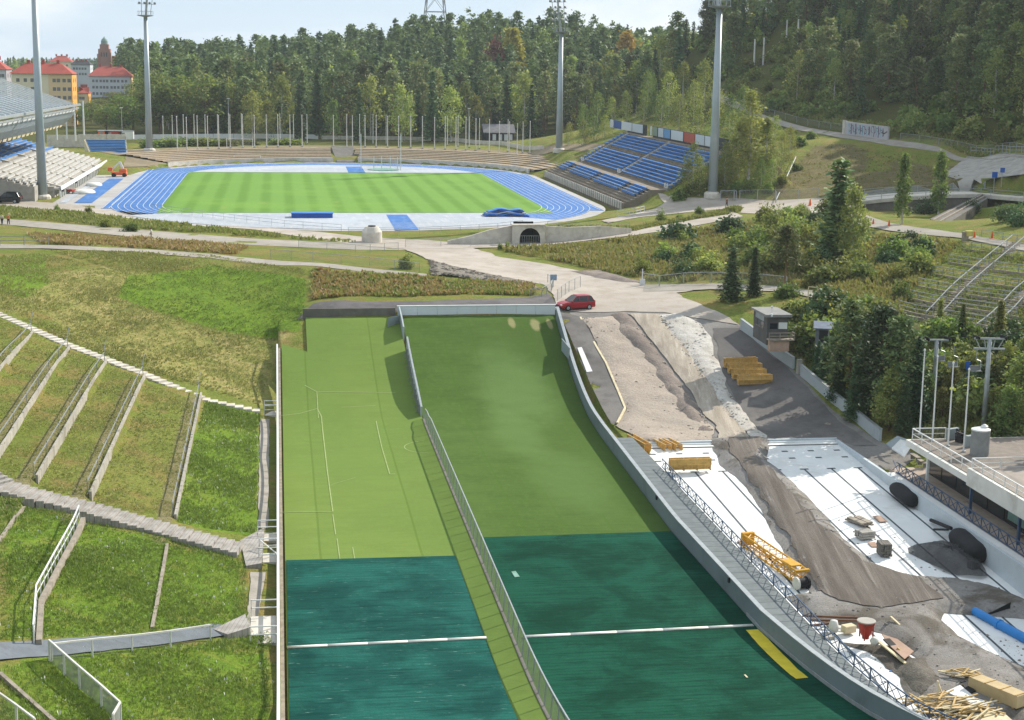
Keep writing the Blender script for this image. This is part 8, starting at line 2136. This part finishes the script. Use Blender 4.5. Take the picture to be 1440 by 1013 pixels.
for i in range(4): proto('hp%d' % i, 'pine', 15, 400 + i, 'pine', 'bark_pine', 'pine on the steep shaded hill at the right', 'tree', 'pines on the right hill', dens=1.5, low=.1 + .06 * i)
for i in range(3): proto('hs%d' % i, 'spruce', 13, 430 + i, 'spruce', 'bark', 'spruce on the steep shaded hill at the right', 'tree', 'spruces on the right hill', dens=1.1)
for i in range(3): proto('hb%d' % i, 'sapling', 12, 460 + i, 'birch', 'bark_birch', 'young birch on the steep shaded hill at the right', 'tree', 'birches on the right hill', dens=1.1, leaf=.9)
for i in range(4): proto('bu%d' % i, 'bush', 2.2, 500 + i, 'bush', 'bark', 'leafy bush on the lower edge of the right hill', 'bush', 'bushes on the right hill', dens=1.2)
gx_, gy_ = np.meshgrid(np.arange(85, 300, 6.2), np.arange(270, 560, 6.2))
gx_ = gx_.ravel() + nrs.uniform(-2.6, 2.6, gx_.size); gy_ = gy_.ravel() + nrs.uniform(-2.6, 2.6, gy_.size)
gzz = terr(gx_, gy_); D_ = np.stack([gx_, gy_, gzz - 28], 1); dep = D_ @ FW; ix = 720 + FPX * (D_ @ RT) / dep; iy = 506.5 - FPX * (D_ @ UP) / dep
road_y = np.interp(ix, [930, 1000, 1060, 1120, 1180, 1250, 1320, 1400, 1440, 1800], [100, 128, 156, 174, 184, 194, 203, 212, 216, 216])
ok = (iy < road_y - 5) & (ix > 935) & (ix < 1650) & (dep > 250)
clear = inside(np.array([(1195, 186), (1240, 150), (1275, 118), (1345, 104), (1350, 118), (1300, 150), (1262, 192)]), ix, iy)
low_ = (iy > road_y - 24)
poles = (ix > 1030) & (ix < 1135) & (iy > 70) & (iy < 128)
cand = [c for c in zip(gx_, gy_, ix, iy, dep, ok & ~clear, low_, poles) if c[5]]
cand.sort(key=lambda c: c[4])
n_hill = 0; off = []; und = []
for (x, y, a, b, dp, _, lw, pl) in cand:
 if a > 1465:
  off.append((x, y, rnd.random(), rnd.uniform(.75, 1.2))); continue  # trees out of view, kept for the shade they cast
 if a < 1440 and dp > 330 and hidden(x, y, 15): continue
 n_hill += 1
 u = rnd.random()
 if lw or pl:
  if u < .75: plant('bu%d' % rnd.randrange(4), x, y, rnd.uniform(.8, 1.9), label='leafy bush on the lower edge of the right hill')
  continue
 h = rnd.uniform(.75, 1.3)
 for _k in range(2): und.append((x + rnd.uniform(-3.5, 3.5), y + rnd.uniform(-3.5, 3.5), rnd.choice((.1, .1, .95)), rnd.uniform(.8, 1.9)))
 if u < .5: plant('hp%d' % rnd.randrange(4), x, y, h)
 elif u < .75: plant('hs%d' % rnd.randrange(3), x, y, h)
 elif u < .93: plant('hb%d' % rnd.randrange(3), x, y, h)
 else: plant('bu%d' % rnd.randrange(4), x, y, rnd.uniform(1.2, 2))
for k in range(260):
 x, y = rnd.uniform(72, 200), rnd.uniform(105, 285); d_ = np.array((x, y, gz(x, y) - 28)); dp = d_ @ FW
 if dp > 5 and 720 + FPX * (d_ @ RT) / dp > 1570: off.append((x, y, rnd.random(), rnd.uniform(.5, .95)))
merged('hill_forest', off, 'conifer wood on the right hill continuing beyond the photo edge', None)
merged('undergrowth', und, 'dark undergrowth between the trees of the right hill', None, ('bush',) * 3)
for i in range(2): proto('tb%d' % i, 'sapling', 8, 520 + i, 'birch', 'bark_birch', 'young birch in the thicket beside the blue bench stand', 'tree', 'young birches beside the bench stand', dens=1.2, leaf=.85)
proto('tb_tall', 'slim', 17, 530, 'birch', 'bark_birch', 'tall slender birch right of the floodlight mast', 'tree', None, dens=1.5, leaf=.9)
b = hit(1052, 252); plant('tb_tall', b[0], b[1], 1.0, sxy=1.25)
proto('tb_tall2', 'slim', 11, 531, 'birch', 'bark_birch', 'shorter slender birch close behind the tall one by the mast', 'tree', None, dens=1.5, leaf=.9)
b = hit(1076, 246); plant('tb_tall2', b[0], b[1], 1.0, sxy=1.3)
for (a, b, s, k) in ((968, 262, .75, 't'), (984, 258, .9, 't'), (975, 245, 1.1, 't'), (1018, 262, .8, 't'), (1030, 250, .9, 't'), (1020, 235, 1.2, 't'), (1040, 225, 1.2, 't'), (1098, 240, .8, 't'), (1070, 262, .6, 't'), (1085, 262, .6, 't'), (1110, 225, .8, 't'), (1000, 225, 1.3, 't'), (1060, 205, 1.2, 't'), (1090, 205, .9, 't'), (1025, 200, 1.3, 't'), (1030, 215, 1.2, 't'), (980, 215, 1.2, 't'), (1010, 180, 1.3, 't'), (1045, 180, 1.2, 't'),
    (955, 185, 1.3, 't'), (930, 178, 1.2, 't'), (905, 172, 1.2, 't'), (880, 172, 1.1, 't'), (860, 178, 1.0, 't'), (940, 165, 1.5, 't'), (910, 160, 1.5, 't'), (975, 175, 1.4, 't'), (870, 160, 1.5, 't'), (850, 195, .9, 't'), (835, 200, .9, 't'), (820, 205, .8, 't'), (840, 185, 1.3, 't'), (820, 190, 1.2, 't'), (800, 205, .8, 't'), (960, 150, 1.6, 't'), (990, 155, 1.6, 't'),
    (955, 268, 1.0, 'b'), (968, 272, .9, 'b'), (985, 272, 1.0, 'b'), (1012, 274, .9, 'b'), (1035, 272, 1.0, 'b'), (1055, 270, 1.0, 'b'), (1080, 270, .8, 'b'), (1005, 262, 1.2, 'b'), (1100, 258, .8, 'b'), (1120, 240, .7, 'b'), (1125, 205, .9, 'b'), (1140, 196, .8, 'b')):
 p = hit(a, b)
 if 66 < p[0] < 91 and 300 < p[1] < 401: p = at_y(a, b, 300.0 - rnd.uniform(.5, 4))
 if k == 't': plant('tb%d' % rnd.randrange(2), p[0], p[1], s * rnd.uniform(.9, 1.15))
 else: plant('bu%d' % rnd.randrange(4), p[0], p[1], s, label='low bush at the foot of the thicket by the floodlight mast', group='bushes by the floodlight mast')
def single(kind, a, b, ytop, seed, mat, bark, label, sxy=1.0, dens=1.6, leaf=.8, cat='tree', base=None, low=None):
 dens *= 1.35; leaf *= 1.3
 p = hit(a, b) if base is None else base
 H = above(a, ytop, p) - p[2]
 k = 'one%d' % seed
 proto(k, kind, H, seed, mat, bark, label, cat, None, dens=dens, leaf=leaf, low=(.12 if kind == 'pine' and seed != 607 else None))
 return plant(k, p[0], p[1], 1.0, sxy=sxy)
single('spruce', 1176, 372, 218, 601, 'pine', 'bark_pine', 'big dark conifer standing out of the bushes before the sandy road', 1.75, 1.0, .85)
single('birch', 1196, 375, 268, 602, 'birch', 'bark_birch', 'pale leafed birch in front of the big dark conifer', .9, 1.7, .7)
single('slim', 1268, 316, 219, 603, 'birch', 'bark_birch', 'slender birch before the bridge approach, taller of two', 1.0, 1.5, .8)
single('slim', 1319, 306, 214, 604, 'birch', 'bark_birch', 'slender birch before the bridge by the slanting wing wall', 1.05, 1.3, .8)
single('spruce', 1028, 424, 344, 605, 'spruce', 'bark', 'broad dark young spruce at the edge of the dirt yard', 1.7, 1.3, .75)
single('spruce', 1060, 417, 345, 606, 'spruce', 'bark', 'narrow young spruce beside the broad one at the dirt yard', 1.15, 1.7, .75)
single('pine', 1103, 414, 318, 607, 'pine', 'bark_pine', 'pine with a bare leaning trunk on the path above the hut', 1.15, 1.3, .7)
single('spruce', 1352, 482, 424, 608, 'bush', 'bark', 'small yellow green spruce before the railed terraces', 1.1, 1.5, .8)
single('spruce', 1320, 478, 418, 609, 'birch', 'bark', 'pale young conifer at the foot of the first slanting stair', 1.2, 1.5, .8)
single('spruce', 1404, 492, 420, 610, 'birch', 'bark', 'yellowish young conifer right of the second slanting stair', 1.3, 1.7, .8)
for k, (kd, a, b, yt, m_, sx) in enumerate((('pine', 1192, 560, 424, 'pine', 1.25), ('pine', 1236, 590, 432, 'spruce', 1.2), ('spruce', 1218, 580, 440, 'spruce', 1.2), ('spruce', 1160, 540, 470, 'spruce', 1.2), ('pine', 1262, 596, 445, 'pine', 1.2), ('spruce', 1178, 565, 490, 'spruce', 1.3), ('spruce', 1205, 590, 500, 'spruce', 1.4), ('spruce', 1286, 600, 470, 'spruce', 1.1), ('birch', 1250, 606, 520, 'bush', 1.2), ('spruce', 1270, 612, 535, 'spruce', 1.4), ('spruce', 1150, 528, 478, 'spruce', 1.2), ('pine', 1215, 548, 436, 'pine', 1.2))):
 o = single(kd, a, b, yt, 640 + k, m_, 'bark_pine' if kd == 'pine' else 'bark', 'dense dark conifer in the group below the hut, behind the pale side wall', sx, 1.8, .7)
 o['group'] = 'conifers behind the pale side wall'
for k, (kd, a, b, yt, m_, sx) in enumerate((('sapling', 1410, 560, 505, 'bush', 1.4), ('sapling', 1432, 590, 500, 'bush', 1.4), ('sapling', 1418, 620, 545, 'bush', 1.3), ('sapling', 1445, 640, 560, 'bush', 1.4), ('sapling', 1398, 590, 545, 'bush', 1.4), ('sapling', 1340, 560, 515, 'bush', 1.3), ('sapling', 1362, 575, 530, 'bush', 1.4), ('sapling', 1325, 590, 545, 'bush', 1.4), ('sapling', 1440, 540, 470, 'bush', 1.3), ('sapling', 1415, 525, 480, 'bush', 1.2), ('sapling', 1455, 600, 520, 'bush', 1.4), ('sapling', 1305, 575, 530, 'bush', 1.2), ('sapling', 1350, 600, 560, 'bush', 1.4), ('sapling', 1382, 545, 500, 'bush', 1.1))):
 o = single(kd, a, b, yt, 670 + k, m_, 'bark', 'leafy sapling in the thicket behind the chairlift pylons', sx, 1.5, .75, 'tree'); o['group'] = 'saplings behind the chairlift pylons'
for k, (a, b, w_, h_, lab, m_) in enumerate(((1085, 335, 5.5, 4.6, 'willow bush with the palest top on the bank below the sandy road', 'birch'), (1115, 345, 5.5, 4.4, 'wide bush between the pale willow and the big dark conifer', 'bush'), (1065, 352, 4.5, 3.4, 'dark bush at the left end of the bank thicket', 'bush'), (1140, 350, 5.0, 3.8, 'yellow green bush just left of the big dark conifer', 'birch'),
           (1105, 375, 5.0, 3.4, 'dark bush low on the bank behind the leaning pine', 'spruce'), (1150, 385, 5.0, 3.2, 'bush low on the bank under the big dark conifer', 'spruce'), (1215, 395, 4.0, 2.6, 'bush right of the big dark conifer, low on the slope', 'bush'), (1205, 350, 3.0, 2.6, 'bush right of the pale leafed birch', 'birch'),
           (1180, 400, 4.4, 2.4, 'bush above the path behind the shed', 'bush'), (1265, 395, 3.6, 2.3, 'bright bush left of the fourth railed terrace row', 'birch'), (1300, 352, 2.8, 2.0, 'bright bush below the orange cones', 'birch'), (1282, 340, 3.0, 1.6, 'dark bush beside the gravel path by the birch', 'spruce'), (1270, 420, 3.4, 2.2, 'bush below the railed terraces at their left end', 'bush'),
           (1125, 452, 3.0, 2.4, 'yellowish bush right behind the dark hut', 'birch'), (1140, 468, 3.0, 2.6, 'bush between the hut and the small shed', 'bush'), (1118, 492, 3.0, 2.0, 'bush below the hut balcony', 'birch'), (1135, 500, 3.0, 2.2, 'bush below the small shed', 'bush'), (1148, 512, 2.6, 2.0, 'bush at the upper end of the tall conifers', 'bush'),
           (930, 314, 2.4, 2.3, 'round bush on the grass island, left one', 'bush'), (983, 305, 2.0, 1.8, 'round bush on the grass island, right one', 'bush'), (955, 310, 2.0, 1.2, 'low bush on the grass island between the round ones', 'bush'), (703, 351, .9, 1.1, 'small bush by the lower road, left of a pair', 'bush'), (713, 351, 1.0, 1.2, 'small bush by the lower road, right of a pair', 'bush'),
           (905, 385, 3.4, 2.2, 'grey green bush on the weedy bank before the mesh fence, left one', 'bush'), (960, 388, 4.0, 2.5, 'dark round bush on the weedy bank before the mesh fence', 'spruce'), (1000, 372, 4.0, 2.2, 'bush on the weedy bank above the spruces', 'bush'), (940, 368, 3.4, 1.7, 'bush halfway up the weedy bank', 'bush'), (570, 378, 2.6, 1.8, 'grey green bush at the left end of the rubble slope', 'bush'),
           (1365, 300, 4.0, 2.6, 'dark bush in the underpass left of the wing wall foot', 'spruce'), (1300, 300, 5.0, 2.6, 'dark bush under the bridge approach', 'spruce'), (1415, 312, 4.5, 2.8, 'dark bush in the shade under the bridge, left one', 'spruce'), (1435, 318, 4.5, 3.0, 'dark bush in the shade under the bridge, right one', 'spruce'), (148, 320, 2.4, 1.4, 'dark bush on the verge between road and pale path, left one', 'bush'), (185, 326, 3.0, 1.4, 'dark bush on the verge between road and pale path, right one', 'bush'), (125, 300, 1.6, 1.2, 'small bush beside the stadium road', 'bush'), (80, 297, 1.2, 1.2, 'thin bush beside the stadium road at the far left', 'bush'))):
 p = hit(a, b); kk = 'sb%d' % k
 proto(kk, 'bush', h_, 720 + k, m_, 'bark', lab, 'bush', None, dens=1.5, leaf=.55 if h_ > 2 else .7)
 plant(kk, p[0], p[1], 1.0, sxy=w_ / (1.25 * h_) * .75)
for k, (a, b, w_, h_) in enumerate(((212, 208, 7, 2.4), (228, 207, 6, 2.0), (246, 207, 7, 2.6), (264, 206, 6, 2.4), (282, 206, 7, 2.5), (302, 206, 6, 2.2), (322, 206, 6, 2.0), (352, 204, 6, 1.6), (390, 204, 6, 1.8), (412, 204, 6, 1.8))):
 p = hit(a, b)
 if k == 0: proto('hedge', 'bush', 2.3, 790, 'bush', 'bark', 'low bush in the belt between the flagpoles and the white board fence', 'bush', 'bush belt behind the flagpoles', dens=1.3, leaf=.9)
 plant('hedge', p[0], p[1], h_ / 2.3, sxy=w_ / (1.25 * h_) * .9)
for (a, b, yt, kd, m_, bk, lab) in ((720, 110, 42, 'pine', 'yellow_leaf', 'bark_birch', 'tree with thin yellowing foliage near the top of the far hill'), (697, 110, 62, 'birch', 'red_leaf', 'bark', 'rust coloured dying tree on the far hill'), (880, 108, 52, 'birch', 'yellow_leaf', 'bark', 'bright yellow tree on the ridge left of the right hill'), (858, 165, 80, 'birch', 'birch', 'bark_birch', 'big sunlit pale green tree left of the hill road')):
 Y = 640 if yt < 70 else 560
 p = at_y(a, b, Y); base = np.array((p[0], Y, gz(p[0], Y)))
 single(kd, a, b, yt, 800 + a, m_, bk, lab, 1.0, 1.3, 1.1, base=base)
for i in range(4): proto('mb%d' % i, 'bush', 2.6, 880 + i, ('bush', 'birch', 'spruce', 'bush')[i], 'bark', 'shapeless bush in the overgrown slope between the sandy road and the hut', 'bush', 'bushes of the overgrown slope', dens=1.5, leaf=.75)
for (poly, n) in ((((1050, 325), (1160, 318), (1215, 330), (1225, 400), (1180, 425), (1130, 395), (1060, 385)), 30), (((1105, 415), (1180, 440), (1262, 425), (1262, 455), (1210, 470), (1130, 510), (1108, 470)), 26), (((880, 350), (1050, 320), (1055, 385), (900, 388)), 12), (((1215, 350), (1330, 345), (1262, 420)), 9), (((1300, 470), (1440, 490), (1440, 640), (1400, 610), (1300, 560)), 26), (((1080, 300), (1180, 305), (1180, 330), (1070, 330)), 8)):
 q = px(*poly)[:, :2]; lo = q.min(0); hi = q.max(0); m = 0
 while m < n:
  x, y = rnd.uniform(lo[0], hi[0]), rnd.uniform(lo[1], hi[1])
  if inside(q, np.array([x]), np.array([y]))[0] and not (x < 67.5 and y < 131): plant('mb%d' % rnd.randrange(4), x, y, rnd.uniform(.55, 1.25), sxy=rnd.uniform(.9, 1.3)); m += 1
dw = []
for k in range(170):
 Y = rnd.uniform(1350, 1600); a = rnd.uniform(-60, 165); x = float(at_y(a, 84, Y)[0]); dw.append((x, Y, rnd.uniform(.4, 1), max(.3, (above(a, float(np.interp(a, [0, 20, 45, 90, 120, 165], [84, 80, 83, 81, 84, 78])) + rnd.uniform(-2, 3), (x, Y)) - gz(x, Y)) / 17)))
merged('distant_wood', dw, 'low dark wood on the skyline behind the town', None)
def scatter(name, polys, n, h, w_, mat, label, seed, zoff=0.0, lean=.5, per=5, world=False, avoid=None):
 rs = np.random.RandomState(seed); Vs = []
 areas = []
 for P_ in polys:
  q = np.asarray(P_ if world else px(*P_)[:, :2], float)[:, :2]; areas.append((q, abs(sum(q[i][0] * q[(i + 1) % len(q)][1] - q[(i + 1) % len(q)][0] * q[i][1] for i in range(len(q)))) / 2))
 tot = sum(a for _, a in areas)
 for q, a in areas:
  m = int(n * a / tot); lo = q.min(0); hi = q.max(0); X = np.empty(0); Yv = np.empty(0)
  while len(X) < m:
   x = rs.uniform(lo[0], hi[0], m * 2); y = rs.uniform(lo[1], hi[1], m * 2); k = inside(q, x, y) & (vnoise(x, y, 2.2, seed) + rs.uniform(-.7, .7, len(x)) > -.25)
   X = np.append(X, x[k]); Yv = np.append(Yv, y[k])
  X = X[:m]; Yv = Yv[:m]
  if avoid is not None:
   k = avoid(X, Yv); X, Yv = X[k], Yv[k]; m = len(X)
  Z = terr(X, Yv) + zoff
  sc = .5 + .8 * rs.rand(m) + .35 * vnoise(X, Yv, 4.0, seed + 1)
  sc = np.maximum(sc, .3)
  for k in range(per):
   a_ = rs.rand(m) * 6.283; ln = h * sc * (.6 + .5 * rs.rand(m)); o = rs.normal(size=(m, 2)) * (h * .28)
   B = np.stack([X + o[:, 0], Yv + o[:, 1], Z], 1); tip = B + np.stack([np.cos(a_) * ln * lean, np.sin(a_) * ln * lean, ln], 1)
   s = np.stack([-np.sin(a_), np.cos(a_), np.zeros(m)], 1) * (w_ * sc)[:, None] / 2
   mid = (B + tip) / 2 + np.array((0, 0, 1)) * (ln * .12)[:, None]
   Vs.append(np.stack([B, mid - s, tip, mid + s], 1).reshape(-1, 3))
 me = mesh_quads(name, np.concatenate(Vs), mat); o = bpy.data.objects.new(name, me); COL.objects.link(o)
 tag(o, label, None, None, 'stuff')
 return o
G['weed_red'] = foliage('weed_red', (.36, .22, .12), (.24, .25, .08), (.42, .3, .19), .25, .05)
G['weed_green'] = foliage('weed_green', (.15, .2, .045), (.24, .26, .08), (.33, .28, .13), .25, .05)
G['weed_ochre'] = foliage('weed_ochre', (.27, .23, .09), (.18, .23, .06), (.36, .27, .13), .25, .05)
G['grass_blade'] = foliage('grass_blade', (.22, .25, .075), (.28, .285, .1), (.38, .33, .18), .25, .02)
G['grass_lush'] = foliage('grass_lush', (.14, .205, .04), (.175, .245, .052), (.215, .26, .075), .25, .02)
G['petal'] = plain('petal', lin(236, 238, 228, .8), .8)
scatter('weeds', [RED[0], ((40, 330), (200, 338), (350, 348), (330, 358), (60, 344))], 4200, .55, .22, G['weed_red'], 'rust and green weeds on the bank behind the end wall', 31)
scatter('weeds', [RED[0]], 1500, .5, .2, G['weed_green'], 'green weeds among the rusty ones behind the end wall', 47)
scatter('weeds', [((700, 352), (830, 345), (960, 328), (1055, 312), (1060, 392), (960, 398), (905, 394), (830, 378))], 6500, .75, .26, G['weed_ochre'], 'ochre and green weeds on the bank before the lower road', 32)
scatter('weeds', [((1050, 355), (1180, 360), (1215, 330), (1290, 338), (1345, 346), (1290, 400), (1262, 440), (1215, 430), (1190, 425), (1150, 408), (1060, 398))], 6500, .75, .28, G['weed_ochre'], 'mixed weeds on the slope left of the railed terraces', 33)
scatter('weeds', [((1300, 345), (1350, 342), (1445, 362), (1450, 470), (1380, 470), (1262, 445), (1290, 402))], 1800, .36, .14, G['weed_green'], 'tall grass growing between the railed terrace rows', 34)
scatter('weeds', [((0, 292), (100, 300), (200, 310), (300, 322), (400, 333), (500, 342), (350, 333), (210, 323), (100, 315), (0, 306))], 2200, .6, .2, G['weed_green'], 'green weeds on the verge between the stadium road and the pale path', 35)
scatter('weeds', [((770, 321), (885, 322), (950, 312), (1040, 294), (1040, 300), (960, 312), (890, 326))], 1200, .7, .22, G['weed_green'], 'weeds along the top of the tunnel wall and the grass island', 36)
scatter('weeds', [((1060, 262), (1120, 235), (1145, 205), (1190, 205), (1150, 262), (1100, 274)), ((1180, 205), (1330, 225), (1350, 262), (1180, 272))], 1100, .3, .14, G['weed_ochre'], 'thin weeds on the dirt slope below the graffiti wall', 37)
scatter('weeds', [((1085, 490), (1130, 512), (1240, 600), (1290, 610), (1440, 640), (1440, 500), (1300, 480), (1160, 500))], 6000, .5, .2, G['weed_green'], 'undergrowth below the conifers and saplings on the right', 38, avoid=lambda x, y: (x > 67.3) | (y > 130))
scatter('weeds', [((1000, 145), (1060, 170), (1120, 187), (1120, 205), (1060, 190), (1000, 165)), ((1060, 150), (1180, 178), (1320, 198), (1440, 210), (1440, 190), (1320, 180), (1180, 165), (1060, 135))], 3500, .8, .3, G['weed_green'], 'undergrowth along the hill road', 39)
scatter('grass', [((0, 700), (120, 735), (345, 785), (350, 880), (200, 892), (0, 902)), ((0, 938), (200, 915), (380, 892), (380, 1030), (0, 1030))], 15000, .22, .05, G['grass_lush'], 'flowery grass on the lower bank', 41, per=4)
scatter('grass', [((290, 566), (362, 585), (360, 750), (300, 745), (250, 735), (265, 650))], 5000, .24, .06, G['grass_lush'], 'lush grass beside the concrete edge path', 42, per=4)
scatter('grass', [((0, 450), (95, 490), (280, 565), (246, 730), (125, 700), (0, 670))], 9000, .18, .06, G['grass_blade'], 'short grass on the terraces of the left bank', 43, per=4)
scatter('grass', [((0, 360), (60, 358), (180, 388), (165, 418), (225, 440), (300, 462), (420, 468), (385, 480), (365, 570), (200, 520), (90, 478), (0, 436)), ((60, 352), (300, 360), (430, 380), (430, 392), (300, 374), (180, 388))], 14000, .24, .08, G['grass_blade'], 'rough grass on the bank above the concrete stair', 44, per=4)
scatter('grass', [LUSH[0]], 4500, .2, .07, G['grass_lush'], 'bright mown grass on the upper bank', 46, per=4)
scatter('flowers', [LUSH2[0], LUSH2[1], LUSH[1], LUSH[1]], 1000, .2, .07, G['petal'], 'white flowers scattered over the lower meadow', 45, lean=.25, per=2)
HAZE = .00009
SUN_EL = math.radians(33.0)
SUN_AZ = math.radians(-35.0)               # ahead of the x axis
to_sun = Vector((math.cos(SUN_AZ) * math.cos(SUN_EL), -math.sin(SUN_AZ) * math.cos(SUN_EL), math.sin(SUN_EL)))
sl = bpy.data.lights.new('sun', 'SUN')
sl.energy = 4.2; sl.angle = math.radians(.53); sl.color = (1.0, .93, .82)
so = bpy.data.objects.new('sun', sl); COL.objects.link(so)
so.rotation_euler = to_sun.to_track_quat('Z', 'Y').to_euler()
so.location = (60, -40, 120)
w = bpy.data.worlds.new('World'); SC.world = w; w.use_nodes = True
t = w.node_tree; t.nodes.clear()
sky = t.nodes.new('ShaderNodeTexSky'); sky.sky_type = 'NISHITA'; sky.sun_disc = False
sky.sun_elevation = SUN_EL; sky.sun_rotation = math.atan2(to_sun.x, to_sun.y); sky.altitude = 150; sky.air_density = 1.0; sky.dust_density = .9; sky.ozone_density = 1.0
tc = t.nodes.new('ShaderNodeTexCoord')
mp = t.nodes.new('ShaderNodeMapping'); mp.inputs['Scale'].default_value = (1.3, 1.3, 7.0)
nz = t.nodes.new('ShaderNodeTexNoise'); nz.inputs['Scale'].default_value = 2.1; nz.inputs['Detail'].default_value = 7; nz.inputs['Roughness'].default_value = .58; nz.inputs['Distortion'].default_value = .5
rp = t.nodes.new('ShaderNodeMapRange'); rp.interpolation_type = 'SMOOTHSTEP'
rp.inputs['From Min'].default_value = .4; rp.inputs['From Max'].default_value = .6; rp.inputs['To Min'].default_value = .0; rp.inputs['To Max'].default_value = .95
mx = t.nodes.new('ShaderNodeMix'); mx.data_type = 'RGBA'
mx.inputs[7].default_value = (7.3, 7.5, 7.7, 1)
bg = t.nodes.new('ShaderNodeBackground'); bg.inputs['Strength'].default_value = .085
wo = t.nodes.new('ShaderNodeOutputWorld')
L = t.links.new
L(tc.outputs['Generated'], mp.inputs['Vector']); L(mp.outputs[0], nz.inputs['Vector']); L(nz.outputs['Fac'], rp.inputs['Value'])
L(rp.outputs['Result'], mx.inputs[0]); m2 = t.nodes.new('ShaderNodeMix'); m2.data_type = 'RGBA'; m2.inputs[0].default_value = .85; m2.inputs[7].default_value = (4.2, 5.5, 6.9, 1); L(sky.outputs[0], m2.inputs[6]); L(m2.outputs[2], mx.inputs[6]); L(mx.outputs[2], bg.inputs['Color']); L(bg.outputs[0], wo.inputs['Surface'])
hz = bpy.data.materials.new('haze_air'); hz.use_nodes = True; ht = hz.node_tree; ht.nodes.clear()
hv = ht.nodes.new('ShaderNodeVolumePrincipled'); hv.inputs['Color'].default_value = (.82, .9, 1.0, 1); hv.inputs['Density'].default_value = HAZE; hv.inputs['Anisotropy'].default_value = .2
ho_ = ht.nodes.new('ShaderNodeOutputMaterial'); ht.links.new(hv.outputs[0], ho_.inputs['Volume'])
mb = MB(); mb.box2((-3200, -520, -14), (3200, 4700, 150)); hb_ = mb.build('haze', hz); tag(hb_, 'thin pale summer haze over the whole valley', None, None, 'stuff')
cd = bpy.data.cameras.new('camera'); cam = bpy.data.objects.new('camera', cd); COL.objects.link(cam)
cd.sensor_fit = 'HORIZONTAL'; cd.sensor_width = 36.0; cd.lens = 36.0 * FPX / 1440.0
cd.clip_start = .5; cd.clip_end = 9000
M = Matrix(((RT[0], UP[0], -FW[0], 0), (RT[1], UP[1], -FW[1], 0), (RT[2], UP[2], -FW[2], CAM[2]), (0, 0, 0, 1)))
cam.matrix_world = M
SC.camera = cam
SC.view_settings.view_transform = 'Standard'; SC.view_settings.look = 'None'; SC.view_settings.gamma = 1; SC.view_settings.exposure = 0.7
SC.cycles.use_denoising = True
SC.cycles.max_bounces = 5; SC.cycles.volume_bounces = 1; SC.cycles.volume_max_steps = 64; SC.cycles.diffuse_bounces = 3; SC.cycles.transparent_max_bounces = 16
SC.render.use_persistent_data = False
